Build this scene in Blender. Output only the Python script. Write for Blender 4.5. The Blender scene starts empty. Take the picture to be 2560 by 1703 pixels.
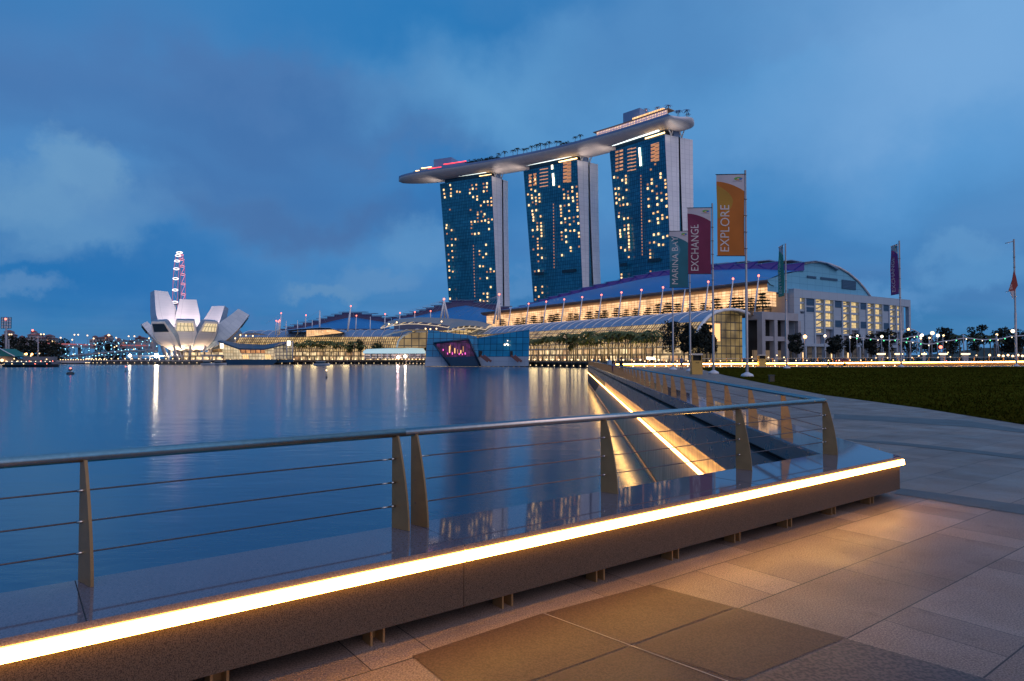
import bpy, math, random
from math import sin, cos, tan, pi, radians, sqrt, atan2, exp
from mathutils import Vector, Matrix

scene = bpy.context.scene
COL = scene.collection
# ------------------------------------------------------------------ camera
EYE, FPX, HOR = 1.5, 1650.0, 896.0
TAU = math.atan((HOR - 851.5) / FPX)
cd = bpy.data.cameras.new('camera'); cam = bpy.data.objects.new('camera', cd); COL.objects.link(cam)
cam.location = (0, 0, EYE); cam.rotation_euler = (pi/2 + TAU, 0, 0)
cd.sensor_width = 36; cd.lens = 36 * FPX / 2560; cd.clip_start = 0.1; cd.clip_end = 9000
scene.camera = cam
# ------------------------------------------------------------------ world: dusk sky with cloud
SUN_AZ, SUN_EL = 150.0, 9.0            # compass from +Y clockwise, behind the camera
world = bpy.data.worlds.new('World'); scene.world = world; world.use_nodes = True
SKY = [(1050, 20, 620, 190, (.024, .19, .47), .8), (1950, 560, 560, 170, (.055, .235, .52), .55), (300, 690, 500, 150, (.018, .16, .43), .8), (1120, 560, 260, 150, (.03, .18, .46), .6), (1900, 160, 300, 140, (.10, .29, .58), .6),
       (120, 150, 420, 190, (.10, .20, .44), .6), (640, 300, 560, 150, (.075, .155, .37), .75), (760, 540, 460, 85, (.09, .155, .35), .75), (1000, 400, 300, 50, (.10, .18, .39), .5), (560, 190, 500, 60, (.11, .19, .41), .5), (1950, 90, 380, 50, (.11, .24, .5), .5), (500, 420, 380, 60, (.075, .16, .38), .6), (1500, 90, 340, 90, (.14, .28, .54), .5),
       (1230, 250, 380, 170, (.185, .365, .63), .75), (1650, 330, 420, 120, (.15, .33, .62), .6), (2380, 160, 480, 300, (.29, .43, .71), .7), (2450, 420, 300, 130, (.13, .32, .63), .6),
       (190, 430, 100, 90, (.24, .36, .55), .6, True, .15), (50, 480, 110, 80, (.20, .33, .54), .5, True, .1), (140, 555, 200, 80, (.20, .33, .54), .6, True, .1), (40, 640, 130, 30, (.16, .28, .5), .4, True), (300, 520, 150, 60, (.135, .26, .50), .6, True), (55, 740, 100, 36, (.17, .28, .50), .6, True), (820, 735, 120, 30, (.19, .30, .50), .65, True),
       (930, 700, 140, 44, (.16, .28, .51), .65, True), (1060, 610, 130, 90, (.17, .31, .55), .6, True), (1330, 700, 110, 44, (.15, .28, .53), .6, True), (2400, 630, 110, 44, (.17, .32, .57), .6, True), (2480, 690, 130, 55, (.15, .31, .57), .6, True), (2230, 725, 90, 36, (.16, .30, .56), .55, True), (620, 800, 200, 30, (.10, .20, .44), .5, True)]
def wsky():
    nt = world.node_tree; N = nt.nodes; L = nt.links; N.clear()
    out = N.new('ShaderNodeOutputWorld'); bg = N.new('ShaderNodeBackground'); L.new(bg.outputs[0], out.inputs[0])
    tc = N.new('ShaderNodeTexCoord'); sp = N.new('ShaderNodeSeparateXYZ'); L.new(tc.outputs['Generated'], sp.inputs[0])
    def mth(op, a, b=None, clamp=False):
        n = N.new('ShaderNodeMath'); n.operation = op; n.use_clamp = clamp
        for i, x in enumerate((a, b)):
            if x is None: continue
            if isinstance(x, (int, float)): n.inputs[i].default_value = x
            else: L.new(x, n.inputs[i])
        return n.outputs[0]
    def ramp(fac, stops):
        r = N.new('ShaderNodeValToRGB'); L.new(fac, r.inputs[0]); e = r.color_ramp.elements
        while len(e) < len(stops): e.new(0.5)
        for i, (p, c) in enumerate(stops): e[i].position = p; e[i].color = (*c, 1) if len(c) == 3 else c
        return r.outputs[0]
    def mix(fac, a, b):
        m = N.new('ShaderNodeMix'); m.data_type = 'RGBA'
        for s, x in (('Factor', fac),):
            if isinstance(x, (int, float)): m.inputs[0].default_value = x
            else: L.new(x, m.inputs[0])
        for i, x in ((6, a), (7, b)):
            if isinstance(x, tuple): m.inputs[i].default_value = (*x, 1)
            else: L.new(x, m.inputs[i])
        return m.outputs[2]
    X, Y, Z = sp.outputs
    zc = mth('MAXIMUM', Z, 0.0)
    sky = N.new('ShaderNodeTexSky'); sky.sky_type = 'NISHITA'; sky.sun_disc = False
    sky.sun_elevation = radians(SUN_EL); sky.sun_rotation = radians(SUN_AZ); sky.air_density = 1.0; sky.dust_density = 0.6; sky.ozone_density = 4.0
    nsc = N.new('ShaderNodeVectorMath'); nsc.operation = 'MULTIPLY'; L.new(sky.outputs[0], nsc.inputs[0]); nsc.inputs[1].default_value = (0.045, 0.072, 0.10)
    clear = ramp(zc, [(0.0, (0.040, 0.175, 0.42)), (0.10, (0.035, 0.175, 0.43)), (0.26, (0.052, 0.20, 0.47)), (0.50, (0.050, 0.205, 0.47)), (1.0, (0.04, 0.15, 0.38))])
    clear = mix(0.2, clear, nsc.outputs[0])
    # brighter, paler towards the right of the view (west-south-west glow through thin cloud)
    rt = mth('MULTIPLY_ADD', X, 0.85); rt.node.inputs[2].default_value = 0.02
    hz = mth('MULTIPLY', zc, 2.4, True)
    rt = mth('MULTIPLY', mth('MAXIMUM', rt, 0.0), hz, True)
    clear = mix(rt, clear, (0.30, 0.52, 0.86))
    # high cloud sheet, projected to a flat layer
    dn = mth('ADD', zc, 0.16)
    cx = N.new('ShaderNodeCombineXYZ'); L.new(mth('DIVIDE', X, dn), cx.inputs[0]); L.new(mth('DIVIDE', Y, dn), cx.inputs[1])
    def noise(vec, scale, detail, rough, dist=0.0, off=(0, 0, 0), sc=(1, 1, 1)):
        mp = N.new('ShaderNodeMapping'); mp.inputs['Location'].default_value = off; mp.inputs['Scale'].default_value = sc; L.new(vec, mp.inputs[0])
        n = N.new('ShaderNodeTexNoise'); n.inputs['Scale'].default_value = scale; n.inputs['Detail'].default_value = detail
        n.inputs['Roughness'].default_value = rough; n.inputs['Distortion'].default_value = dist; L.new(mp.outputs[0], n.inputs['Vector'])
        return n.outputs[0]
    n1 = noise(cx.outputs[0], 0.62, 5, 0.5, 0.25, (3.1, 1.7, 0), (0.8, 1.0, 1))
    n2 = noise(cx.outputs[0], 0.9, 5, 0.5, 0.3, (7.3, 4.2, 0), (0.6, 1, 1))
    light = ramp(n1, [(0.38, (0, 0, 0)), (0.62, (1, 1, 1))])
    dark = ramp(n2, [(0.42, (0, 0, 0)), (0.66, (1, 1, 1))])
    c = mix(mth('MULTIPLY', dark, 0.65), clear, (0.085, 0.168, 0.385))
    c = mix(mth('MULTIPLY', light, 0.5), c, (0.17, 0.325, 0.60))
    # single cloud masses and clear gaps: direction, half size (radians), colour, amount, raggedness
    nz = N.new('ShaderNodeTexNoise'); nz.inputs['Scale'].default_value = 4.5; nz.inputs['Detail'].default_value = 7; nz.inputs['Roughness'].default_value = 0.55; L.new(tc.outputs['Generated'], nz.inputs['Vector'])
    nf = N.new('ShaderNodeTexNoise'); nf.inputs['Scale'].default_value = 13; nf.inputs['Detail'].default_value = 7; nf.inputs['Roughness'].default_value = 0.6; L.new(tc.outputs['Generated'], nf.inputs['Vector'])
    def vm(op, a, b):
        n = N.new('ShaderNodeVectorMath'); n.operation = op
        for i, x in enumerate((a, b)):
            if isinstance(x, tuple): n.inputs[i].default_value = x
            else: L.new(x, n.inputs[i])
        return n
    def warped(src, amt): return vm('ADD', tc.outputs['Generated'], vm('MULTIPLY', vm('SUBTRACT', src.outputs['Color'], (.5, .5, .5)).outputs[0], (amt,)*3).outputs[0]).outputs[0]
    W1, W2 = warped(nz, 0.34), warped(nf, 0.13)
    def cloud(c, px, py, rx, ry, col, amt, fine=False, edge=0.0):
        d = Vector((px-1280, 1650, 896-py)).normalized()
        q = vm('MULTIPLY', vm('SUBTRACT', W2 if fine else W1, tuple(d)).outputs[0], (1650/rx, 1650/rx, 1650/ry)).outputs[0]
        ln = N.new('ShaderNodeVectorMath'); ln.operation = 'LENGTH'; L.new(q, ln.inputs[0])
        mr = N.new('ShaderNodeMapRange'); mr.interpolation_type = 'SMOOTHSTEP'; L.new(ln.outputs['Value'], mr.inputs[0])
        mr.inputs[1].default_value = 1.1 if fine else 1.25; mr.inputs[2].default_value = edge + (.35 if fine else 0); mr.inputs[3].default_value = 0; mr.inputs[4].default_value = amt
        return mix(mr.outputs[0], c, col)
    for b_ in SKY: c = cloud(c, *b_)
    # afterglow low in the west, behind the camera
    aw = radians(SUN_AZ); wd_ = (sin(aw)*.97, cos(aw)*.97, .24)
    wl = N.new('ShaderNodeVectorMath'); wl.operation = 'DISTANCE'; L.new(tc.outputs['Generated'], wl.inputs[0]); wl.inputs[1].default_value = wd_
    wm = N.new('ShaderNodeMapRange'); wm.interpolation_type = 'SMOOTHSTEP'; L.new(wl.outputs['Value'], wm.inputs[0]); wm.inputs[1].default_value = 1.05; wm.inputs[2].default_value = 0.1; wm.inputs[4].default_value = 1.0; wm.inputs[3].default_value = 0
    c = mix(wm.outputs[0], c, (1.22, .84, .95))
    # below the horizon (never seen directly): dull blue
    bel = mth('LESS_THAN', Z, -0.002)
    c = mix(bel, c, (0.03, 0.06, 0.10))
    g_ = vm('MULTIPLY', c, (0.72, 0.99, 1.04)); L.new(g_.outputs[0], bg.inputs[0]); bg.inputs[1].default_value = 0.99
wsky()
# ------------------------------------------------------------------ the last, faint, pinkish light from the western sky
sd = bpy.data.lights.new('sun', 'SUN'); sun = bpy.data.objects.new('sun', sd); COL.objects.link(sun)
sd.energy = 0.4; sd.color = (1.0, 0.66, 0.58); sd.angle = radians(35)
az = radians(SUN_AZ); el = radians(SUN_EL + 36)
sun.rotation_euler = Vector((-sin(az)*cos(el), -cos(az)*cos(el), -sin(el))).to_track_quat('-Z', 'Y').to_euler()
scene.view_settings.view_transform = 'Standard'; scene.view_settings.look = 'None'
scene.view_settings.exposure = 0.0; scene.view_settings.gamma = 1.0; scene.view_settings.use_curve_mapping = False
scene.cycles.use_denoising = True
scene.cycles.max_bounces = 8; scene.cycles.sample_clamp_indirect = 6.0
try: scene.cycles.denoiser = 'OPENIMAGEDENOISE'
except Exception: pass
# ------------------------------------------------------------------ measuring helpers
def ray(px, py):
    a, b = px - 1280.0, -(py - 851.5)
    return Vector((a, FPX*cos(TAU) - b*sin(TAU), FPX*sin(TAU) + b*cos(TAU)))
def at(px, py, Y):
    d = ray(px, py); return Vector((0, 0, EYE)) + d*(Y/d.y)
def gz(px, py, z):
    d = ray(px, py); return Vector((0, 0, EYE)) + d*((z-EYE)/d.z)
def proj(p):
    x, y, z = p[0], p[1], p[2]-EYE
    w = y*cos(TAU) + z*sin(TAU); b = -y*sin(TAU) + z*cos(TAU)
    return 1280 + FPX*x/w, 851.5 - FPX*b/w
def onplane(px, py, O, d):
    """where the sight line meets the vertical plane through O along d: (distance along d, z)"""
    r = ray(px, py); n = Vector((d[1], -d[0], 0))
    t = (Vector((O[0], O[1], 0))).dot(n) / (r.dot(n))
    p = Vector((0, 0, EYE)) + r*t
    return (p.x-O[0])*d[0] + (p.y-O[1])*d[1], p.z
def slide(C, d, px, z):
    lo, hi = -80.0, 120.0
    f = lambda s: proj((C[0]+d[0]*s, C[1]+d[1]*s, z))[0] - px
    if f(lo)*f(hi) > 0: return 0
    for _ in range(50):
        m = (lo+hi)/2
        if f(lo)*f(m) <= 0: hi = m
        else: lo = m
    return lo
# ------------------------------------------------------------------ materials
def _nt(name):
    m = bpy.data.materials.new(name); m.use_nodes = True
    nt = m.node_tree; b = nt.nodes['Principled BSDF']; return m, nt, b
def mat(name, col, rough=0.5, metal=0.0, var=0.12, scale=3.0, bump=0.0, bscale=None, spec=0.5, emis=None, es=0.0, coord='Object', detail=4):
    m, nt, b = _nt(name); N, L = nt.nodes, nt.links
    b.inputs['Roughness'].default_value = rough; b.inputs['Metallic'].default_value = metal
    b.inputs['Specular IOR Level'].default_value = spec
    tc = N.new('ShaderNodeTexCoord')
    n = N.new('ShaderNodeTexNoise'); n.inputs['Scale'].default_value = scale; n.inputs['Detail'].default_value = detail; L.new(tc.outputs[coord], n.inputs['Vector'])
    r = N.new('ShaderNodeValToRGB'); e = r.color_ramp.elements
    e[0].position, e[1].position = 0.3, 0.7
    e[0].color = (*[max(0, c*(1-var)) for c in col], 1); e[1].color = (*[min(1, c*(1+var)) for c in col], 1)
    L.new(n.outputs[0], r.inputs[0]); L.new(r.outputs[0], b.inputs['Base Color'])
    if bump:
        n2 = N.new('ShaderNodeTexNoise'); n2.inputs['Scale'].default_value = bscale or scale*3; n2.inputs['Detail'].default_value = 3; L.new(tc.outputs[coord], n2.inputs['Vector'])
        bp = N.new('ShaderNodeBump'); bp.inputs['Strength'].default_value = bump; bp.inputs['Distance'].default_value = 0.02
        L.new(n2.outputs[0], bp.inputs['Height']); L.new(bp.outputs[0], b.inputs['Normal'])
    if emis:
        b.inputs['Emission Color'].default_value = (*emis, 1); b.inputs['Emission Strength'].default_value = es
    return m
def em(name, col, s):
    m, nt, b = _nt(name)
    b.inputs['Base Color'].default_value = (*[c*0.5 for c in col], 1); b.inputs['Emission Color'].default_value = (*col, 1); b.inputs['Emission Strength'].default_value = s
    return m
def panes(name, c1, c2, mortar, bw, rh, ms, rough=0.2, metal=0.0, es=0.0, bias=0.0, off=0.0, spec=0.5, nscale=0.0, namt=0.5, msmooth=0.1, freq=2):
    """panel or glazing grid in metre UVs; es > 0: the panes are lit rooms behind glass"""
    m, nt, b = _nt(name); N, L = nt.nodes, nt.links
    b.inputs['Roughness'].default_value = rough; b.inputs['Metallic'].default_value = metal; b.inputs['Specular IOR Level'].default_value = spec
    uv = N.new('ShaderNodeUVMap'); br = N.new('ShaderNodeTexBrick'); L.new(uv.outputs[0], br.inputs['Vector'])
    br.offset = off; br.offset_frequency = freq; br.squash = 1.0
    br.inputs['Color1'].default_value = (*c1, 1); br.inputs['Color2'].default_value = (*c2, 1); br.inputs['Mortar'].default_value = (*mortar, 1)
    br.inputs['Scale'].default_value = 1; br.inputs['Mortar Size'].default_value = ms; br.inputs['Brick Width'].default_value = bw; br.inputs['Row Height'].default_value = rh
    br.inputs['Bias'].default_value = bias; br.inputs['Mortar Smooth'].default_value = msmooth
    c = br.outputs[0]
    if nscale:
        n = N.new('ShaderNodeTexNoise'); n.inputs['Scale'].default_value = nscale; n.inputs['Detail'].default_value = 3; L.new(uv.outputs[0], n.inputs['Vector'])
        r = N.new('ShaderNodeValToRGB'); r.color_ramp.elements[0].position = 0.35; r.color_ramp.elements[1].position = 0.65
        r.color_ramp.elements[0].color = (1-namt,)*3 + (1,); r.color_ramp.elements[1].color = (1, 1, 1, 1); L.new(n.outputs[0], r.inputs[0])
        mx = N.new('ShaderNodeMix'); mx.data_type = 'RGBA'; mx.blend_type = 'MULTIPLY'; mx.inputs[0].default_value = 1.0
        L.new(c, mx.inputs[6]); L.new(r.outputs[0], mx.inputs[7]); c = mx.outputs[2]
    if es > 0:
        L.new(c, b.inputs['Emission Color']); b.inputs['Emission Strength'].default_value = es
        b.inputs['Base Color'].default_value = (0.05, 0.045, 0.04, 1)
    else: L.new(c, b.inputs['Base Color'])
    return m
# ------------------------------------------------------------------ mesh builder
WL = {}
class MB:
    def __init__(s): s.v = []; s.f = []; s.mi = []; s.uv = {}; s.smooth = set()
    def add(s, vs, fs, mi=0, uvs=None, smooth=False):
        o = len(s.v); s.v += [tuple(v) for v in vs]
        for i, f in enumerate(fs):
            k = len(s.f); s.f.append([o+j for j in f]); s.mi.append(mi)
            if uvs: s.uv[k] = uvs[i]
            if smooth: s.smooth.add(k)
        return s
    def quad(s, a, b, c, d, mi=0, uv=None):
        """a-b along, d-c above; uv in metres"""
        a, b, c, d = map(Vector, (a, b, c, d))
        if uv is None:
            w = (b-a).length; h = (d-a).length; uv = [(0, 0), (w, 0), (w, h), (0, h)]
        return s.add([a, b, c, d], [(0, 1, 2, 3)], mi, [uv])
    def poly(s, pts, mi=0): return s.add(pts, [tuple(range(len(pts)))], mi, [[(p[0], p[1]) for p in pts]])
    def prism(s, pts, z0, z1, mi=0):
        n = len(pts); a = sum(pts[i][0]*pts[(i+1) % n][1]-pts[(i+1) % n][0]*pts[i][1] for i in range(n))
        if a < 0: pts = pts[::-1]
        vs = [(p[0], p[1], z0) for p in pts] + [(p[0], p[1], z1) for p in pts]
        fs = [tuple(range(n))[::-1], tuple(range(n, 2*n))] + [(i, (i+1) % n, n+(i+1) % n, n+i) for i in range(n)]
        return s.add(vs, fs, mi)
    def solid(s, pts, ext, mi=0):
        """planar polygon extruded by vector ext"""
        n = len(pts); e = Vector(ext); P = [Vector(p) for p in pts]
        vs = P + [p+e for p in P]
        fs = [tuple(range(n)), tuple(range(n, 2*n))[::-1]] + [(i, n+i, n+(i+1) % n, (i+1) % n) for i in range(n)]
        return s.add(vs, fs, mi)
    def box(s, c, d, rz=0.0, mi=0, ax=None):
        hx, hy, hz = d[0]/2, d[1]/2, d[2]/2; cr, sr = cos(rz), sin(rz); vs = []
        for z in (-hz, hz):
            for x, y in ((-hx, -hy), (hx, -hy), (hx, hy), (-hx, hy)):
                vs.append((c[0]+x*cr-y*sr, c[1]+x*sr+y*cr, c[2]+z))
        fs = [(3, 2, 1, 0), (4, 5, 6, 7), (0, 1, 5, 4), (1, 2, 6, 5), (2, 3, 7, 6), (3, 0, 4, 7)]
        uv = []
        for f in fs:
            if f in ((3, 2, 1, 0), (4, 5, 6, 7)): uv.append([(vs[i][0], vs[i][1]) for i in f])
            else:
                w = (Vector(vs[f[0]])-Vector(vs[f[1]])).length; uv.append([(0, 0), (w, 0), (w, d[2]), (0, d[2])])
        return s.add(vs, fs, mi, uv)
    def beam(s, p0, p1, w, h, mi=0):
        """rectangular bar between two points, h upward, p on its centre"""
        p0, p1 = Vector(p0), Vector(p1); d = (p1-p0).normalized()
        u = d.cross(Vector((0, 0, 1)))
        u = u.normalized() if u.length > 1e-4 else Vector((1, 0, 0))
        v = u.cross(d); vs = []
        for p in (p0, p1):
            for a, b in ((-1, -1), (1, -1), (1, 1), (-1, 1)): vs.append(p + u*(a*w/2) + v*(b*h/2))
        return s.add(vs, [(0, 1, 2, 3), (7, 6, 5, 4), (0, 4, 5, 1), (1, 5, 6, 2), (2, 6, 7, 3), (3, 7, 4, 0)], mi)
    def tube(s, path, r, n=8, mi=0, caps=True, smooth=True):
        P = [Vector(p) for p in path]; R = r if isinstance(r, (list, tuple)) else [r]*len(P); vs = []; fs = []
        up = None
        for i, p in enumerate(P):
            d = (P[min(i+1, len(P)-1)] - P[max(i-1, 0)]).normalized()
            if up is None or abs(up.dot(d)) > 0.97: up = Vector((0, 0, 1)) if abs(d.z) < 0.9 else Vector((1, 0, 0))
            u = d.cross(up).normalized(); w = u.cross(d)
            for k in range(n):
                a = 2*pi*k/n; vs.append(p + (u*cos(a) + w*sin(a))*R[i])
        for i in range(len(P)-1):
            for k in range(n): fs.append((i*n+k, i*n+(k+1) % n, (i+1)*n+(k+1) % n, (i+1)*n+k))
        s.add(vs, fs, mi, None, smooth)
        if caps:
            o = len(s.v)-len(vs); m = len(P)-1
            s.f.append([o+k for k in range(n)][::-1]); s.mi.append(mi); s.f.append([o+m*n+k for k in range(n)]); s.mi.append(mi)
        return s
    def lathe(s, c, prof, n=16, mi=0, smooth=True):
        vs = []; fs = []
        for r, z in prof:
            for k in range(n): vs.append((c[0]+r*cos(2*pi*k/n), c[1]+r*sin(2*pi*k/n), c[2]+z))
        for i in range(len(prof)-1):
            for k in range(n): fs.append((i*n+k, i*n+(k+1) % n, (i+1)*n+(k+1) % n, (i+1)*n+k))
        return s.add(vs, fs, mi, None, smooth)
    def ball(s, c, r, n=8, mi=0):
        rr = r if isinstance(r, (tuple, list)) else (r, r, r); vs = []; fs = []; h = max(4, n//2+1)
        for i in range(h+1):
            t = pi*i/h
            for k in range(n): vs.append((c[0]+rr[0]*sin(t)*cos(2*pi*k/n), c[1]+rr[1]*sin(t)*sin(2*pi*k/n), c[2]-rr[2]*cos(t)))
        for i in range(h):
            for k in range(n): fs.append((i*n+k, i*n+(k+1) % n, (i+1)*n+(k+1) % n, (i+1)*n+k))
        return s.add(vs, fs, mi, None, True)
    def grid(s, rows, mi=0, closed=False, smooth=True, uv=True):
        """rows of equal length; uv follows running lengths"""
        n = len(rows[0]); vs = [Vector(p) for r in rows for p in r]; fs = []; uvs = []
        U = [0.0]
        for j in range(1, n + (1 if closed else 0)):
            U.append(U[-1] + (vs[j % n]-vs[j-1]).length)
        V = [0.0]; mid = n//2
        for i in range(1, len(rows)): V.append(V[-1] + (vs[i*n+mid]-vs[(i-1)*n+mid]).length)
        for i in range(len(rows)-1):
            for j in range(n if closed else n-1):
                j2 = (j+1) % n
                fs.append((i*n+j, i*n+j2, (i+1)*n+j2, (i+1)*n+j)); uvs.append([(U[j], V[i]), (U[j+1], V[i]), (U[j+1], V[i+1]), (U[j], V[i+1])])
        return s.add(vs, fs, mi, uvs if uv else None, smooth)
    def leaves(s, c, rr, n, ls, rng, mi=0, inner=0.35, flat=0.0):
        for _ in range(n):
            while True:
                x, y, z = rng.uniform(-1, 1), rng.uniform(-1, 1), rng.uniform(-1, 1); q = sqrt(x*x+y*y+z*z)
                if 1e-3 < q <= 1: break
            k = (inner + (1-inner)*q)/q
            p = Vector((c[0]+x*k*rr[0], c[1]+y*k*rr[1], c[2]+z*k*rr[2])); l = ls*rng.uniform(0.6, 1.35)
            u = Vector((rng.gauss(0, 1), rng.gauss(0, 1), rng.gauss(0, 1-flat))).normalized()
            w = u.cross(Vector((rng.gauss(0, 1), rng.gauss(0, 1), rng.gauss(0, 1)))).normalized()
            s.add([p-u*l*0.5, p+w*l*0.28, p+u*l*0.5, p-w*l*0.28], [(0, 1, 2, 3)], mi)
        return s
    def build(s, name, mats, parent=None, base=None):
        """verts are world coordinates; a parent's (or base) location is taken off"""
        if not isinstance(mats, (list, tuple)): mats = [mats]
        me = bpy.data.meshes.new(name); B = Vector((0, 0, 0))
        if parent is not None: B = WL[parent.name]
        elif base is not None: B = Vector(base)
        me.from_pydata([tuple(Vector(v)-B) for v in s.v], [], s.f)
        for m in mats: me.materials.append(m)
        me.polygons.foreach_set('material_index', s.mi)
        if s.smooth: me.polygons.foreach_set('use_smooth', [i in s.smooth for i in range(len(s.f))])
        if s.uv:
            ul = me.uv_layers.new(name='UVMap')
            for p in me.polygons:
                t = s.uv.get(p.index)
                if t:
                    for j, li in enumerate(p.loop_indices): ul.data[li].uv = t[j]
        me.update()
        ob = bpy.data.objects.new(name, me); COL.objects.link(ob)
        if parent is not None: ob.parent = parent
        else: ob.location = B
        WL[ob.name] = B
        return ob
def tag(o, label, cat, group=None):
    o['label'] = label; o['category'] = cat
    if group: o['group'] = group
    return o
def thing(name, label, cat, loc, group=None):
    o = bpy.data.objects.new(name, None); COL.objects.link(o); o.location = loc; o.empty_display_size = 0.5
    WL[o.name] = Vector(loc); return tag(o, label, cat, group)
def setting(o, kind='structure'): o['kind'] = kind; return o
def dup(root, loc, rz=None, sc=None, label=None):
    def cp(o, par):
        c = o.copy(); COL.objects.link(c)
        if par is not None: c.parent = par
        for ch in KIDS.get(o.name, []): cp(ch, c)
        return c
    if root.name not in KIDS: index_kids(root)
    r = cp(root, None); r.location = loc
    if rz is not None: r.rotation_euler = (0, 0, rz)
    if sc is not None: r.scale = (sc, sc, sc) if not isinstance(sc, tuple) else sc
    if label: r['label'] = label
    WL[r.name] = Vector(loc)
    return r
KIDS = {}
def index_kids(root):
    KIDS[root.name] = [o for o in bpy.data.objects if o.parent == root]
    for o in KIDS[root.name]: index_kids(o)
def text_mesh(body, size, ext=0.004):
    cu = bpy.data.curves.new('lettering', 'FONT'); cu.body = body; cu.size = size; cu.extrude = ext; cu.resolution_u = 3
    o = bpy.data.objects.new('lettering', cu); COL.objects.link(o); dg = bpy.context.evaluated_depsgraph_get(); dg.update()
    me = bpy.data.meshes.new_from_object(o.evaluated_get(dg)); bpy.data.objects.remove(o); bpy.data.curves.remove(cu)
    vs = [v.co.copy() for v in me.vertices]; fs = [tuple(p.vertices) for p in me.polygons]; bpy.data.meshes.remove(me); return vs, fs
# ================================================================== materials of the foreground
def paving_mat():
    m, nt, b = _nt('granite paving'); N, L = nt.nodes, nt.links
    tc = N.new('ShaderNodeTexCoord'); mp = N.new('ShaderNodeMapping'); mp.vector_type = 'TEXTURE'; L.new(tc.outputs['Object'], mp.inputs[0])
    mp.inputs['Location'].default_value = (-1.93, 2.489, 0); mp.inputs['Rotation'].default_value = (0, 0, radians(37.1))
    sp = N.new('ShaderNodeSeparateXYZ'); L.new(mp.outputs[0], sp.inputs[0])
    def mth(op, a, b_=None, c_=None):
        n = N.new('ShaderNodeMath'); n.operation = op
        for i, x in enumerate((a, b_, c_)):
            if x is None: continue
            if isinstance(x, (int, float)): n.inputs[i].default_value = x
            else: L.new(x, n.inputs[i])
        return n.outputs[0]
    u, o = sp.outputs[0], sp.outputs[1]
    v = mth('DIVIDE', mth('SUBTRACT', mth('MULTIPLY', o, -1.0), 0.18), 0.6)
    row = mth('FLOOR', v); fv = mth('SUBTRACT', v, row)
    off = mth('FRACT', mth('MULTIPLY_ADD', mth('SUBTRACT', row, 1.0), 0.456, 40.0125))
    q = mth('ADD', mth('DIVIDE', u, 1.6), off); qi = mth('FLOOR', q); fu = mth('SUBTRACT', q, qi)
    small = mth('LESS_THAN', fu, 0.2125)
    # joint mask: distance in metres to the nearest joint
    du = mth('MINIMUM', mth('MINIMUM', fu, mth('SUBTRACT', 1.0, fu)), mth('ABSOLUTE', mth('SUBTRACT', fu, 0.2125)))
    dv = mth('MINIMUM', fv, mth('SUBTRACT', 1.0, fv))
    ju = mth('LESS_THAN', mth('MULTIPLY', du, 1.6), 0.0030); jv = mth('LESS_THAN', mth('MULTIPLY', dv, 0.6), 0.0042)
    joint = mth('MAXIMUM', ju, jv)
    cb = N.new('ShaderNodeCombineXYZ'); L.new(row, cb.inputs[0]); L.new(qi, cb.inputs[1]); L.new(small, cb.inputs[2])
    wn = N.new('ShaderNodeTexWhiteNoise'); wn.noise_dimensions = '3D'; L.new(cb.outputs[0], wn.inputs[0])
    r0 = N.new('ShaderNodeValToRGB'); e = r0.color_ramp.elements; e[0].color = (0.28, 0.195, 0.16, 1); e[1].color = (0.35, 0.25, 0.205, 1); e.new(.12).color = (.24, .165, .135, 1); L.new(wn.outputs[0], r0.inputs[0])
    c = r0.outputs[0]
    def rmp(src, p0, p1, a0, a1):
        r = N.new('ShaderNodeValToRGB'); e = r.color_ramp.elements; e[0].position = p0; e[1].position = p1; e[0].color = (*a0, 1); e[1].color = (*a1, 1); L.new(src, r.inputs[0]); return r.outputs[0]
    def nz(sc, de, ro=.5):
        n = N.new('ShaderNodeTexNoise'); n.inputs['Scale'].default_value = sc; n.inputs['Detail'].default_value = de; n.inputs['Roughness'].default_value = ro; L.new(tc.outputs['Object'], n.inputs['Vector']); return n.outputs[0]
    spk = nz(105, 3, .7)
    for f in (rmp(spk, .38, .62, (.42,)*3, (1.3,)*3), rmp(nz(.8, 7, .62), .36, .60, (.80, .78, .77), (1.02,)*3), rmp(nz(6, 6, .7), .30, .42, (.72, .68, .66), (1,)*3)):
        mx = N.new('ShaderNodeMix'); mx.data_type = 'RGBA'; mx.blend_type = 'MULTIPLY'; mx.inputs[0].default_value = 1
        L.new(c, mx.inputs[6]); L.new(f, mx.inputs[7]); c = mx.outputs[2]
    mx = N.new('ShaderNodeMix'); mx.data_type = 'RGBA'; L.new(joint, mx.inputs[0]); L.new(c, mx.inputs[6]); mx.inputs[7].default_value = (.022, .018, .02, 1)
    L.new(mx.outputs[2], b.inputs['Base Color']); b.inputs['Specular IOR Level'].default_value = 0.35
    L.new(rmp(nz(1.7, 5), .3, .7, (.42,)*3, (.62,)*3), b.inputs['Roughness'])
    bp = N.new('ShaderNodeBump'); bp.inputs['Strength'].default_value = 0.35; bp.inputs['Distance'].default_value = 0.004; L.new(spk, bp.inputs['Height']); L.new(bp.outputs[0], b.inputs['Normal'])
    return m
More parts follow.
